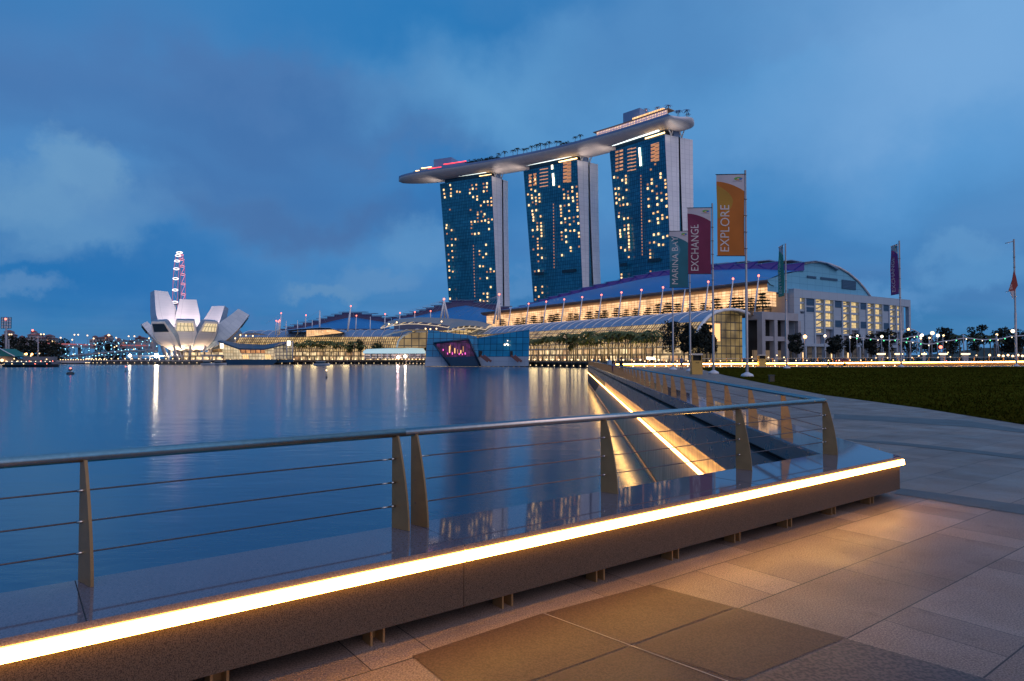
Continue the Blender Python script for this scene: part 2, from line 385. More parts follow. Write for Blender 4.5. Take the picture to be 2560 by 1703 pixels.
def water_mat():
    m, nt, b = _nt('bay water'); N, L = nt.nodes, nt.links
    b.inputs['Base Color'].default_value = (0.013, 0.102, 0.198, 1); b.inputs['Roughness'].default_value = 0.16; b.inputs['IOR'].default_value = 1.33
    b.inputs['Specular IOR Level'].default_value = 0.62
    tc = N.new('ShaderNodeTexCoord'); bumps = None
    for sc, st, di in (((0.9, 2.2, 1), 0.22, 0.05), ((4.0, 8.0, 1), 0.10, 0.012), ((0.12, 0.3, 1), 0.25, 0.12)):
        mp = N.new('ShaderNodeMapping'); mp.inputs['Scale'].default_value = sc; L.new(tc.outputs['Object'], mp.inputs[0])
        n = N.new('ShaderNodeTexNoise'); n.inputs['Scale'].default_value = 1; n.inputs['Detail'].default_value = 3; L.new(mp.outputs[0], n.inputs['Vector'])
        bp = N.new('ShaderNodeBump'); bp.inputs['Strength'].default_value = st; bp.inputs['Distance'].default_value = di; L.new(n.outputs[0], bp.inputs['Height'])
        if bumps: L.new(bumps, bp.inputs['Normal'])
        bumps = bp.outputs[0]
    L.new(bumps, b.inputs['Normal']); return m
def granite(name, c, rough, spec=0.5, speck=0.5, sc=170):
    m, nt, b = _nt(name); N, L = nt.nodes, nt.links
    tc = N.new('ShaderNodeTexCoord'); n = N.new('ShaderNodeTexNoise'); n.inputs['Scale'].default_value = sc; n.inputs['Detail'].default_value = 2; L.new(tc.outputs['Object'], n.inputs['Vector'])
    r = N.new('ShaderNodeValToRGB'); e = r.color_ramp.elements; e[0].position = 0.38; e[1].position = 0.6
    e[0].color = (*[x*(1-speck) for x in c], 1); e[1].color = (*[x*(1+speck*0.5) for x in c], 1); L.new(n.outputs[0], r.inputs[0]); L.new(r.outputs[0], b.inputs['Base Color'])
    n2 = N.new('ShaderNodeTexNoise'); n2.inputs['Scale'].default_value = 2.5; n2.inputs['Detail'].default_value = 5; L.new(tc.outputs['Object'], n2.inputs['Vector'])
    r2 = N.new('ShaderNodeMapRange'); r2.inputs[3].default_value = rough*0.8; r2.inputs[4].default_value = rough*1.25; L.new(n2.outputs[0], r2.inputs[0]); L.new(r2.outputs[0], b.inputs['Roughness'])
    b.inputs['Specular IOR Level'].default_value = spec; return m
def stained_wall(name, c):
    m, nt, b = _nt(name); N, L = nt.nodes, nt.links
    tc = N.new('ShaderNodeTexCoord'); mp = N.new('ShaderNodeMapping'); mp.inputs['Scale'].default_value = (5, 5, 0.5); L.new(tc.outputs['Object'], mp.inputs[0])
    n = N.new('ShaderNodeTexNoise'); n.inputs['Scale'].default_value = 1.6; n.inputs['Detail'].default_value = 6; L.new(mp.outputs[0], n.inputs['Vector'])
    r = N.new('ShaderNodeValToRGB'); e = r.color_ramp.elements; e[0].position = 0.3; e[1].position = 0.7; e[0].color = (*[x*0.6 for x in c], 1); e[1].color = (*[min(1, x*1.25) for x in c], 1)
    L.new(n.outputs[0], r.inputs[0]); L.new(r.outputs[0], b.inputs['Base Color']); b.inputs['Roughness'].default_value = 0.55; return m
M = {}
M['paving'] = paving_mat(); M['water'] = water_mat()
M['bandstone'] = granite('dark paving band', (0.10, 0.085, 0.085), 0.5, 0.3, 0.4)
M['slabstone'] = granite('smooth brown paving slab', (0.098, 0.054, 0.038), 0.55, 0.25, 0.35, 110)
M['honed'] = granite('honed granite', (0.23, 0.18, 0.21), 0.09, 0.8, 0.25)
M['polished'] = granite('polished dark granite', (0.165, 0.135, 0.16), 0.05, 0.9, 0.35)
M['flamed'] = granite('flamed granite', (0.098, 0.066, 0.048), 0.6, 0.25, 0.6, 230)
M['darkstone'] = granite('dark granite', (0.045, 0.045, 0.052), 0.28, 0.5, 0.25)
M['steel'] = mat('brushed steel', (0.50, 0.47, 0.45), 0.27, 1.0, 0.08, 40, 0.04)
M['steel_plate'] = mat('steel plate', (0.36, 0.20, 0.085), 0.42, 0.35, 0.12, 9, 0.03)  # warm lamp light on the steel put into this golden colour
M['cable'] = mat('steel cable', (0.22, 0.14, 0.13), 0.45, 0.8, 0.2, 60)
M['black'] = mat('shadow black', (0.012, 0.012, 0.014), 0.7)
M['led'] = em('light strip diffuser', (1.0, 0.49, 0.09), 36.0)
M['led_dim'] = em('light strip underside', (1.0, 0.47, 0.06), 11.0)
M['cove_led'] = em('cove lamp tube', (1.0, 0.54, 0.14), 15.0)
M['cove_led2'] = em('stronger cove lamp tube', (1.0, 0.56, 0.15), 40.0)
M['lower_fill'] = em('added lower fill tube', (1.0, 0.55, 0.18), 14.0)  # for the added tube that brightens the lower wall
M['seawall'] = stained_wall('seawall concrete', (0.44, 0.34, 0.24))
M['grass'] = mat('lawn', (0.050, 0.047, 0.005), 1.0, 0, 0.35, .35, 0.25, 20, 0.0)
M['farpave'] = mat('pale promenade', (0.36, 0.29, 0.25), 0.6, 0, 0.12, 0.3)
M['land'] = mat('dark ground', (0.05, 0.05, 0.05), 0.9, 0, 0.3, 0.05)
M['kerb'] = mat('kerb stone', (0.3, 0.28, 0.26), 0.6, 0, 0.15, 2)
# ================================================================== lines of the promenade edge
ANG_A = radians(52.9); dA = Vector((sin(ANG_A), cos(ANG_A))); nA = Vector((-cos(ANG_A), sin(ANG_A)))     # near edge, nA to the water
ANG_F = radians(5.2); dF = Vector((sin(ANG_F), cos(ANG_F))); nF = Vector((-cos(ANG_F), sin(ANG_F)))       # far edge, nF to the water
P0 = Vector((-1.93, 2.489)); BW = 0.61
def A2(t, o): p = P0 + dA*t + nA*o; return (p.x, p.y)
def F2(s, a): p = dF*s - nF*a; return (p.x, p.y)                 # s along, a to the right of the camera line
FA_OUT, FA_IN = 2.72, 3.50
def meet(p, d, q, e):
    den = d[0]*e[1]-d[1]*e[0]; t = ((q[0]-p[0])*e[1]-(q[1]-p[1])*e[0])/den; return (p[0]+d[0]*t, p[1]+d[1]*t)
def corner(o):                 # o measured outward from the slab's water edge (near) / outer edge (far)
    return meet(A2(0, BW+o), dA, F2(0, FA_OUT-o), dF)
C_BACK = corner(0.0); C_FRONT = meet(A2(0, 0), dA, F2(0, FA_IN), dF)
T_FRONT = (Vector(C_FRONT)-P0).dot(dA); T_BACK = (Vector(C_BACK)-P0).dot(dA); S_BACK = Vector(C_BACK).dot(dF); S_FRONT = Vector(C_FRONT).dot(dF)
T_L, T_J, S_END = -5.0, 2.09, 112.0
def pt(xy, z): return (xy[0], xy[1], z)
# expo axes, needed for the shore line
O = Vector((128.0, 300.0)); EE = Vector((-0.546, 0.838)); QM = Vector((-0.838, -0.546))
def S3(s, q, z): p = O + EE*s + QM*q; return (p.x, p.y, z)
# ================================================================== water, land, pavement
WZ = -2.5
m = MB(); m.poly([(-4000, -60, WZ), (4000, -60, WZ), (4000, 6000, WZ), (-4000, 6000, WZ)]); setting(m.build('water', M['water']))
quay = [S3(-10, 92, 0)[:2], S3(60, 88, 0)[:2], S3(130, 86, 0)[:2], S3(200, 86, 0)[:2], S3(240, 88, 0)[:2], (-130, 446), (-196, 434)]
museum_edge = [(-198, 434), (-205, 428), (-262, 426), (-278, 436), (-284, 452)]
left_edge = [(-300, 470), (-420, 462), (-620, 470), (-1500, 560), (-3800, 900)]
far_end = F2(S_END, FA_OUT-0.1)
land = [A2(T_L, 0.55), (C_BACK[0]+0.12, C_BACK[1]-0.04), far_end, (26, 150), (34, 215)] + quay + museum_edge + left_edge + [(-3800, 5600), (3800, 5600), (3800, -50), (-40, -50)]
m = MB(); m.prism(land, WZ-1.5, -0.03); setting(m.build('ground', M['land']))
pav = [A2(T_L, 0.5), (C_BACK[0]+0.1, C_BACK[1]-0.1), F2(S_END, FA_OUT+0.1), (60, 122), (150, 145), (150, -12), (-16, -12)]
m = MB(); m.poly([pt(p, 0.0) for p in pav]); setting(m.build('pavement', M['paving']))
lawn_px = [(2900, 1130), (2560, 1062), (2300, 1020), (2062, 988), (1900, 957), (1810, 938), (1762, 926), (1745, 921.5)]
lawn = [gz(x, y, 0)[:2] for x, y in lawn_px] + [(31, 110), (60, 113), (110, 124), (190, 140), (190, -10), (40, -10)]
m = MB(); m.poly([pt(p, 0.012) for p in lawn])
setting(m.build('lawn', M['grass']))
# blades standing over the lawn: one mass of ground cover
rng = random.Random(4)
def inside(p, P):
    c = False
    for i in range(len(P)):
        a, b = P[i], P[i-1]
        if (a[1] > p[1]) != (b[1] > p[1]) and p[0] < (b[0]-a[0])*(p[1]-a[1])/(b[1]-a[1])+a[0]: c = not c
    return c
m = MB(); n = 0
while n < 34000:
    y = 14 + 95*rng.random()**2.3; x = rng.uniform(0.05*y+8, 0.84*y+3)
    if not inside((x, y), lawn): continue
    h = 0.05 + 0.03*rng.random() + 0.0003*y; w = 0.009 + 0.0006*y; a = rng.uniform(0, 6.28); dx, dy = cos(a)*w, sin(a)*w; lx, ly = rng.gauss(0, .03), rng.gauss(0, .03)
    m.add([(x-dx, y-dy, 0.012), (x+dx, y+dy, 0.012), (x+lx, y+ly, h)], [(0, 1, 2)]); n += 1
bl_, nt_, bb_ = _nt('grass blade'); bb_.inputs['Roughness'].default_value = .9; bb_.inputs['Specular IOR Level'].default_value = 0
_tc = nt_.nodes.new('ShaderNodeTexCoord'); _n = nt_.nodes.new('ShaderNodeTexNoise'); _n.inputs['Scale'].default_value = .35; _n.inputs['Detail'].default_value = 5; nt_.links.new(_tc.outputs['Object'], _n.inputs['Vector'])
_r = nt_.nodes.new('ShaderNodeValToRGB'); _r.color_ramp.elements[0].position = .3; _r.color_ramp.elements[1].position = .7; _r.color_ramp.elements[0].color = (.036, .036, .003, 1); _r.color_ramp.elements[1].color = (.066, .058, .007, 1); nt_.links.new(_n.outputs[0], _r.inputs[0]); nt_.links.new(_r.outputs[0], bb_.inputs['Base Color'])
_u = nt_.nodes.new('ShaderNodeCombineXYZ'); _u.inputs[2].default_value = 1; _u.inputs[1].default_value = -.35; nt_.links.new(_u.outputs[0], bb_.inputs['Normal'])
setting(m.build('grass', bl_), 'stuff')
# dark bands laid in the paving, and the smooth brown slabs in the foreground
def sheet(name, px, z, mt, lab=None):
    m = MB(); m.poly([gz(x, y, z) for x, y in px]); return setting(m.build(name, mt))
sheet('pavement_band', [(2246, 1220), (2400, 1240), (2700, 1283), (2700, 1308), (2400, 1262), (2236, 1234)], 0.004, M['bandstone'])
sheet('pavement_band', [(2110, 1097), (2250, 1106), (2400, 1121), (2700, 1155), (2700, 1165), (2400, 1129), (2250, 1113), (2140, 1104)], 0.004, M['bandstone'])
sheet('pavement_band', [(2085, 1035), (2250, 1043), (2420, 1052), (2560, 1074), (2900, 1125), (2900, 1142), (2560, 1082), (2430, 1068), (2250, 1056), (2085, 1047)], 0.004, M['bandstone'])
slab_a = [(1360, 1533), (1625, 1462), (1836, 1518), (1576, 1612)]
sheet('pavement_slab', [(1030, 1640), (1357, 1533), (1573, 1613), (1300, 1712), (1180, 1760)], 0.004, M['slabstone'])
sheet('pavement_slab', slab_a, 0.004, M['slabstone'])
sheet('pavement_slab', [(1580, 1614), (1840, 1519), (2113, 1594), (1850, 1702)], 0.004, M['slabstone'])
sheet('pavement_slab', [(1855, 1705), (2117, 1597), (2460, 1695), (2620, 1745), (2300, 1860)], 0.004, granite('stained dark slab', (0.095, 0.058, 0.052), 0.45, 0.35, 0.6, 55))
sheet('pavement_slab', [(1300, 1715), (1576, 1615), (1846, 1703), (1500, 1840)], 0.004, M['slabstone'])
m = MB(); a, b = gz(1359, 1533, 0.008), gz(1830, 1707, 0.008); m.beam(a, b, 0.004, 0.002)
setting(m.build('pavement_joint', mat('pale joint', (0.40, 0.34, 0.30), 0.6)))
# far promenade: pale path strip beyond the lawn
path = [(20, 106), (32, 110.4), (60, 113.4), (110, 124.4), (200, 142), (200, 158), (110, 135), (60, 122), (21, 118)]
m = MB(); m.poly([pt(p, 0.02) for p in path]); setting(m.build('path', M['farpave']))
# ================================================================== granite benches with a light strip
def poly_slab(name, poly, z0, z1, mt, par):
    m = MB(); m.prism(poly, z0, z1); return m.build(name, mt, par)
def bench_near(t0, t1, mitre, label, seat_mt):
    c = A2((t0+min(t1, T_FRONT))/2, 0.3); b = thing('granite_bench', label, 'bench', (c[0], c[1], 0), 'granite benches along the promenade edge')
    e = C_FRONT if mitre else A2(t1-0.004, 0); f = C_BACK if mitre else A2(t1-0.004, BW)
    poly_slab('seat_slab', [A2(t0, 0), e, f, A2(t0, BW)], 0.418, 0.45, seat_mt, b)
    te = T_FRONT if mitre else t1-0.004
    for tj_ in ((-2.6, .29) if not mitre else (5.0,)):
        m = MB(); m.beam(pt(A2(tj_, .004), .4503), pt(A2(tj_, BW-.004), .4503), .004, .0012); m.build('slab_joint', M['black'], b)
    fe = A2(te, 0.02)
    poly_slab('fascia', [A2(t0, 0.012), A2(te-0.0, 0.012), A2(te-0.02, 0.05), A2(t0, 0.05)], 0.10, 0.416, M['flamed'], b)
    x1 = te+(0.05 if mitre else -0.006); ns_ = max(1, round((x1-t0)/2.85)); seg = (x1-t0-.004)/ns_
    for k in range(ns_):                            # diffuser lengths: bright front and top, dim underside
        u0, u1 = t0+.004+seg*k, t0+.004+seg*(k+1)-(.004 if k < ns_-1 else 0); m = MB()
        q = [pt(A2(t, o), z) for t in (u0, u1) for o, z in ((-.020, .362), (-.013, .4165), (.011, .4165), (.011, .362))]
        m.add(q, [(0, 4, 5, 1), (4, 7, 6, 5), (0, 1, 2, 3)]); m.add(q, [(3, 7, 4, 0), (1, 5, 6, 2)], 1); m.build('light_strip', [M['led'], M['led_dim']], b)
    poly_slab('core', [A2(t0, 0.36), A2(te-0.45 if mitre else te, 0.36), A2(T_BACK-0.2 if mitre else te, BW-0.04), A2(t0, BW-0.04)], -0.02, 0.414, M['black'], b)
    # outer cladding over the water
    poly_slab('water_fascia', [A2(t0, BW-0.035), A2(T_BACK if mitre else te, BW-0.035), A2(T_BACK+0.02 if mitre else te, BW-0.003), A2(t0, BW-0.003)], 0.20, 0.416, M['darkstone'], b)
    t = t0 + 0.35
    while t < te-0.25:
        m = MB()
        for o in (-0.035, 0.035): m.box((*A2(t+o, 0.12), 0.05), (0.012, 0.10, 0.10), rz=-ANG_A+pi/2)
        m.box((*A2(t, 0.165), 0.05), (0.07, 0.008, 0.10), rz=-ANG_A+pi/2)
        m.build('bracket', M['steel_plate'], b); t += 0.78
    return b
bench_near(T_L, T_J, False, 'granite bench section with lilac sheen under the left length of railing', M['polished'])
bench_near(T_J, T_FRONT, True, 'granite bench section mirroring the lit towers and ending at the sharp corner', M['polished'])
c = F2(40, 3.1)
b = thing('granite_bench', 'long granite bench running into the distance beside the lawn promenade', 'bench', (c[0], c[1], 0), 'granite benches along the promenade edge')
poly_slab('seat_slab', [C_FRONT, F2(S_END, FA_IN), F2(S_END, FA_OUT), C_BACK], 0.418, 0.45, M['polished'], b)
poly_slab('water_fascia', [(Vector(C_BACK)+Vector((0.02, 0.03)))[:], F2(S_END, FA_OUT+0.003), F2(S_END, FA_OUT+0.04), (Vector(C_BACK)+Vector((0.07, 0.03)))[:]], 0.20, 0.416, M['darkstone'], b)
poly_slab('fascia', [F2(S_FRONT+0.03, FA_IN-0.012), F2(S_END, FA_IN-0.012), F2(S_END, FA_IN-0.05), F2(S_FRONT+0.05, FA_IN-0.05)], 0.10, 0.416, M['flamed'], b)
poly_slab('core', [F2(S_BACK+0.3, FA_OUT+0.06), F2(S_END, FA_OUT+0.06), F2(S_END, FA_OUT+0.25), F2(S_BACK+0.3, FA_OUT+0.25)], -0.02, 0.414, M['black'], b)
# ================================================================== sea wall, one for each edge
prof = [('parapet_panel', M['darkstone'], [(-0.12, 0.139), (0.09, 0.14), (0.09, -0.42), (-0.12, -0.42)]),
        ('cove_wall', M['seawall'], [(-0.3, -0.40), (-0.02, -0.425), (-0.02, -0.86), (-0.3, -0.86)]),
        ('ledge', M['seawall'], [(-0.3, -0.862), (0.10, -0.862), (0.12, -0.90), (0.10, -0.955), (-0.3, -0.955)]),
        ('lamp_tube', M['cove_led'], [(0.09, -0.860), (0.155, -0.875), (0.155, -0.835), (0.09, -0.825)]),
        ('added_upper_tube', M['cove_led'], [(0.02, -0.423), (0.06, -0.423), (0.06, -0.433), (0.02, -0.433)]),  # added unseen tube, brightens the cove wall from above
        ('added_lower_tube', M['lower_fill'], [(0.03, -0.956), (0.08, -0.956), (0.08, -0.968), (0.03, -0.968)]),  # added unseen tube under the ledge, warms the lower wall
        ('lower_wall', M['seawall'], [(-0.3, -0.957), (0.0, -0.957), (0.05, -3.5), (-0.3, -3.5)]),
        ('recess', M['black'], [(-0.16, 0.30), (-0.06, 0.30), (-0.06, 0.142), (-0.16, 0.142)]),
        ('water_pipe', M['steel_plate'], [(0.06, -2.40), (0.13, -2.40), (0.15, -2.46), (0.13, -2.56), (0.06, -2.56)])]
def seawall(near, label):
    c0 = A2(1, BW) if near else F2(30, FA_OUT)
    w = thing('sea_wall', label, 'sea wall', (c0[0], c0[1], WZ), 'sea walls below the benches')
    for nm, mt, P in prof:
        if nm == 'lamp_tube' and near: mt = M['cove_led2']
        m = MB(); vs = []
        for (o, z) in P:
            c = corner(o); vs.append((*c, z))
        for (o, z) in P:
            e = A2(T_L, BW+o) if near else F2(S_END, FA_OUT-o); vs.append((*e, z))
        n = len(P); fs = [(i, (i+1) % n, n+(i+1) % n, n+i) for i in range(n)] + [tuple(range(n, 2*n))]
        m.add(vs, fs); m.build(nm, mt, w)
seawall(True, 'sea wall with glowing cove below the near granite bench')
seawall(False, 'sea wall with glowing cove along the receding promenade edge')
# ================================================================== railings
def post_plate(base, inward, along, z0, z1, th=0.014, wb=0.15, wt=0.05, n=8, steps=None):
    """flat fin: straight on the water side, curved towards the promenade; base = outer foot"""
    i = Vector((*inward, 0)); a = Vector((*along, 0)); B = Vector((*base, 0)); out = []
    for k in range(n+1):
        u = k/n; w = wb + (wt-wb)*(u**1.6); out.append((w, z0+(z1-z0)*u))
    P = [B + Vector((0, 0, z0))] + [B + i*w + Vector((0, 0, z)) for w, z in out] + [B + Vector((0, 0, z1))]
    m = MB(); m.solid([p - a*th/2 for p in P], a*th); return m
CZ = (0.59, 0.735, 0.88); RZ = 1.035
PIN = Vector((cos(radians(142)-pi), sin(radians(142)-pi))); PAL = Vector((-PIN.y, PIN.x))
def fitting(m, p, d, l=0.09):
    p = Vector(p); d = Vector((*d, 0)); m.tube([p, p+d*0.025], 0.0085, 6); m.tube([p+d*0.025, p+d*l], 0.0058, 6)
def railing_near(t0, t1, posts, label, end_fit, cut=None):
    c = A2((t0+t1)/2, 0.55); r = thing('railing', label, 'railing', (c[0], c[1], 0.45), 'steel railings along the water')
    m = MB(); m.tube([pt(A2(t0, 0.575), RZ), pt(A2(t1, 0.575), RZ)], 0.0265, 16); m.build('handrail', M['steel'], r)
    for t in posts:
        post_plate(A2(t, 0.595), PIN, PAL, 0.451, RZ-0.015).build('post', M['steel_plate'], r)
    for z in CZ:
        m = MB(); a, b = posts[0], posts[-1]
        m.tube([pt(A2(t0 if t0 < -4 else a, 0.552), z), pt(A2(b, 0.552), z)], 0.0042, 6); cb = m.build('cable', M['cable'], r)
        m = MB()
        for t, sgn in end_fit: m = MB(); fitting(m, pt(A2(t+0.008*sgn, 0.552), z), dA*sgn); m.build('cable_end', M['steel'], cb)
        for t in posts:
            if t not in [q[0] for q in end_fit]: m = MB(); m.tube([pt(A2(t-0.02, 0.552), z), pt(A2(t+0.02, 0.552), z)], 0.0075, 6); m.build('cable_sleeve', M['steel'], cb)
def t_at(px, o):              # t along the near edge where the point at offset o, z .45, shows at px
    lo, hi = -4.9, 9.0
    for _ in range(50):
        mm = (lo+hi)/2; x = proj((*A2(mm, o), 0.45))[0]
        if x < px: lo = mm
        else: hi = mm
    return lo
tp = [t_at(x, 0.46) for x in (205, 1007, 1055, 1534, 1872, 2088)]
sp_ = tp[1]-tp[0]
lp = [tp[0]-2*sp_, tp[0]-sp_, tp[0], tp[1]]
tj = (tp[1]+tp[2])/2
railing_near(T_L, tj-0.001, lp, 'steel cable railing on the left bench section, nearest the left frame edge', [(tp[1], -1)])
SR0 = S_BACK - 0.02
cr = corner(-0.035)
tcr = (Vector(cr)-P0).dot(dA)
railing_near(tj, tcr, tp[2:], 'steel cable railing on the right bench section up to the sharp corner', [(tp[2], 1), (tp[5], -1)])
r = thing('railing', 'long steel cable railing with many golden fin posts receding beside the sea wall', 'railing', (*F2(40, 2.8), 0.45), 'steel railings along the water')
m = MB(); m.tube([pt(cr, RZ), pt(F2(S_END, FA_OUT+0.035), RZ+0.0)], 0.0265, 12); m.build('handrail', M['steel'], r)
m = MB(); m.ball(pt(cr, RZ), 0.027, 12); m.build('rail_elbow', M['steel'], r)
s = S_BACK + 1.45; k = 0
while s < S_END and k < 66:
    post_plate(F2(s, FA_OUT+0.02), -nF, dF, 0.451, RZ-0.015, th=0.014, wb=0.15).build('post', M['steel_plate'], r); s += 1.62; k += 1
for z in CZ:
    m = MB(); m.tube([pt(F2(S_BACK+0.15, FA_OUT+0.06), z), pt(F2(S_END, FA_OUT+0.06), z)], 0.0042, 5); m.build('cable', M['cable'], r)
# ================================================================== materials of the far shore
M['facade'] = panes('blue glass curtain wall', (0.016, 0.20, 0.35), (0.03, 0.30, 0.48), (0.008, 0.10, 0.19), 2.1, 3.3, 0.22, 0.16, 0.0, spec=0.35, nscale=0.03, namt=0.35)
M['endwall'] = panes('pale aluminium end wall', (0.86, 0.84, 0.88), (0.80, 0.78, 0.84), (0.60, 0.60, 0.66), 2.6, 4.2, 0.12, 0.45, 0.0, nscale=0.05, namt=0.1)
M['hull'] = panes('silver hull panels', (0.86, 0.77, 0.76), (0.80, 0.72, 0.72), (0.58, 0.52, 0.53), 3.2, 1.6, 0.10, 0.42, 0.0)
M['white'] = mat('white paint', (0.78, 0.77, 0.78), 0.45, 0, 0.05, 0.4)
M['grey'] = mat('grey concrete', (0.34, 0.33, 0.36), 0.7, 0, 0.1, 0.3)
M['lightgrey'] = mat('pale grey cladding', (0.50, 0.50, 0.55), 0.6, 0, 0.08, 0.3)
M['bluebox'] = mat('blue grey cladding', (0.20, 0.30, 0.50), 0.5, 0, 0.06, 0.1)
M['darkglass'] = mat('dark glass', (0.012, 0.03, 0.05), 0.12, 0, 0.2, 0.2)
M['warmwin'] = em('lit room', (1.0, 0.52, 0.20), 1.45)
M['warmwin2'] = em('bright lit room', (1.0, 0.60, 0.28), 2.0)
M['dimwin'] = em('dim lit room', (0.85, 0.36, 0.16), 0.55)
M['pinkwin'] = em('pinkish ceiling light', (0.95, 0.42, 0.22), 0.7)
M['glow'] = em('cool strip light', (0.80, 0.92, 0.88), 3.0)
M['glowwarm'] = em('warm strip light', (1.0, 0.66, 0.28), 4.5)
M['redlamp'] = em('red lamp', (1.0, 0.17, 0.11), 4.5)
M['redneon'] = em('red neon line', (1.0, 0.05, 0.06), 3.0)
M['lamp'] = em('warm lamp globe', (1.0, 0.66, 0.32), 3.6)
M['lampw'] = em('white lamp globe', (1.0, 0.82, 0.56), 3.6)
M['lampo'] = em('orange sodium lamp', (1.0, 0.45, 0.12), 9.0)
M['bluelamp'] = em('blue led', (0.30, 0.75, 1.0), 5.0)
M['greenlamp'] = em('green led', (0.10, 1.0, 0.35), 4.0)
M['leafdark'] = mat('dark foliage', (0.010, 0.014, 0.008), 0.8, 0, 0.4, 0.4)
M['leaf'] = mat('palm green', (0.10, 0.115, 0.03), 0.7, 0, 0.4, 0.5)  # green lifted so the colour carries some of the uplight
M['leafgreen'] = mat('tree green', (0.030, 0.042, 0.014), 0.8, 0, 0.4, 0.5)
M['trunk'] = mat('bark', (0.16, 0.12, 0.08), 0.85, 0, 0.25, 1.5)
# ================================================================== hotel towers
def lerp(a, b, t): return Vector(a)*(1-t) + Vector(b)*t
TZ = 190.0
def tower(key, label, fl_top, fr_top, sl_top, er_top, fl_b, fr_b, sl_b, er_b, slit_w, litpx, flare):
    FL, FR, SL, ER = [gz(x, y, TZ) for x, y in (fl_top, fr_top, sl_top, er_top)]
    n = Vector((ER.x-FR.x, ER.y-FR.y, 0)).normalized()
    base = []
    for C, px in ((FL, fl_b), (FR, fr_b)):
        s = slide(C, n, px, 0.0); base.append(Vector((C.x+n.x*s, C.y+n.y*s, 0)))
    bFL, bFR = base
    wt = (ER-FR).length; wsl = (SL-FR).dot(n)
    sE = slide(FR, n, er_b, 0.0); sS = slide(FR, n, sl_b, 0.0)
    loc = (bFR+bFL)/2
    T = thing('hotel_tower', label, 'tower', loc, 'three hotel towers under the sky deck')
    rows = 12
    # curtain wall, gently bowed
    L_, R_ = [], []
    for i in range(rows+1):
        u = i/rows; bow = -1.6*sin(pi*u)
        a = lerp(bFL, FL, u) + n*bow*0; b = lerp(bFR, FR, u) + n*bow*0
        L_.append(a); R_.append(b)
    m = MB(); m.grid([[L_[i], R_[i]] for i in range(rows+1)], smooth=False)
    m.build('curtain_wall', M['facade'], T)
    # end wall: two leaves with a glazed slit widening towards the ground
    def xs(u):           # distances along n from the facade corner line at height fraction u
        c = (1-u)
        a = wsl - 0.6; w = slit_w[1] + (slit_w[0]-slit_w[1])*c**flare
        e = wt + (sE-wt)*c**2.2
        return a, a+w, e
    leafA, leafB, slit = [], [], []
    P = lambda i, s: Vector((FR.x+n.x*s, FR.y+n.y*s, TZ*i/rows))
    for i in range(rows+1):
        u = i/rows; off = (bFR-Vector((FR.x, FR.y, 0))).dot(n)*(1-u)
        a, b, e = xs(u); a2 = a + (sS-wsl)*(1-u)*0.8
        leafA.append([P(i, off), P(i, a2)]); slit.append([P(i, a2), P(i, a2+b-a)]); leafB.append([P(i, a2+b-a), P(i, e)])
    back = (FL-FR); back.z = 0
    m = MB(); m.grid(leafA, smooth=False); m.build('west_leaf', M['endwall'], T)
    m = MB(); m.grid(leafB, smooth=False); 
    m.grid([[r[1], r[1]+back] for r in leafB], smooth=False)          # far side
    m.grid([[r[1]+back, l] for r, l in zip(leafB, L_)], smooth=False)  # north end
    m.build('east_leaf', M['endwall'], T)
    sl_in = back.normalized()*1.6
    m = MB(); m.grid([[r[0]+sl_in, r[1]+sl_in] for r in slit], smooth=False); m.build('glazed_slit', M['facade'], T)
    m = MB(); m.poly([FL, FR, ER, ER+back]); m.build('roof', M['grey'], T)
    # lift core glow: dim lamps up the slit
    # lit rooms
    wdir = (FR-FL).normalized(); out = -n*0.35
    up = (FR-bFR).normalized()
    w, h = 1.7, 2.0
    def placed(px, py, mt, w=w, h=h, nm='window', off=0.35):
        nrm = wdir.cross(up).normalized()
        if nrm.dot(n) > 0: nrm = -nrm
        O_ = FR + nrm*off; r = ray(px, py); C0 = Vector((0, 0, EYE))
        t = (O_-C0).dot(nrm)/r.dot(nrm); p = C0 + r*t
        m = MB(); a, b = wdir*w/2, up*h/2
        m.solid([p-a-b, p+a-b, p+a+b, p-a+b], nrm*0.12); return m.build(nm, mt, T)
    rngw = random.Random(key)
    for k, (cx, cy) in enumerate(litpx[:100]):
        q = rngw.random()
        placed(980+cx*0.35714, 240+cy*0.35714, M['warmwin2'] if q < 0.45 else M['warmwin'] if q < 0.8 else M['dimwin'], h=2.0 if q < .5 else 1.6)
    return T, FL, FR, ER, n, bFL, bFR, placed
L3 = """407,625 413,652 362,658 366,685 412,680 370,710 412,700 405,796 383,905 380,925 385,965 417,940 418,1003 445,1003 390,1048 420,1045 421,1086 396,1110 398,1152 425,1130 400,1195 402,1222 426,1230 403,1272 404,1355 407,1420 430,1438
455,670 475,672 560,625 590,622 640,615 665,612 545,655 565,650 590,650 645,640 663,638 545,680 642,668 665,665 568,708 596,703 596,725 694,715 645,742 670,740 696,740 622,768 672,764 697,765 550,798 600,815 625,810 600,830 648,828 600,855 640,845 675,862 700,865 555,882 580,880 602,880 628,876 652,872 676,885 558,900 556,925 679,932 560,966 580,966 607,962 658,1042 612,1086 613,1110 659,1106 638,1130 615,1192 638,1193 690,1212 665,1232 690,1232 714,1228 617,1278 666,1275 691,1338 641,1384 668,1384 668,1408 618,1430 642,1438 669,1440""".split()
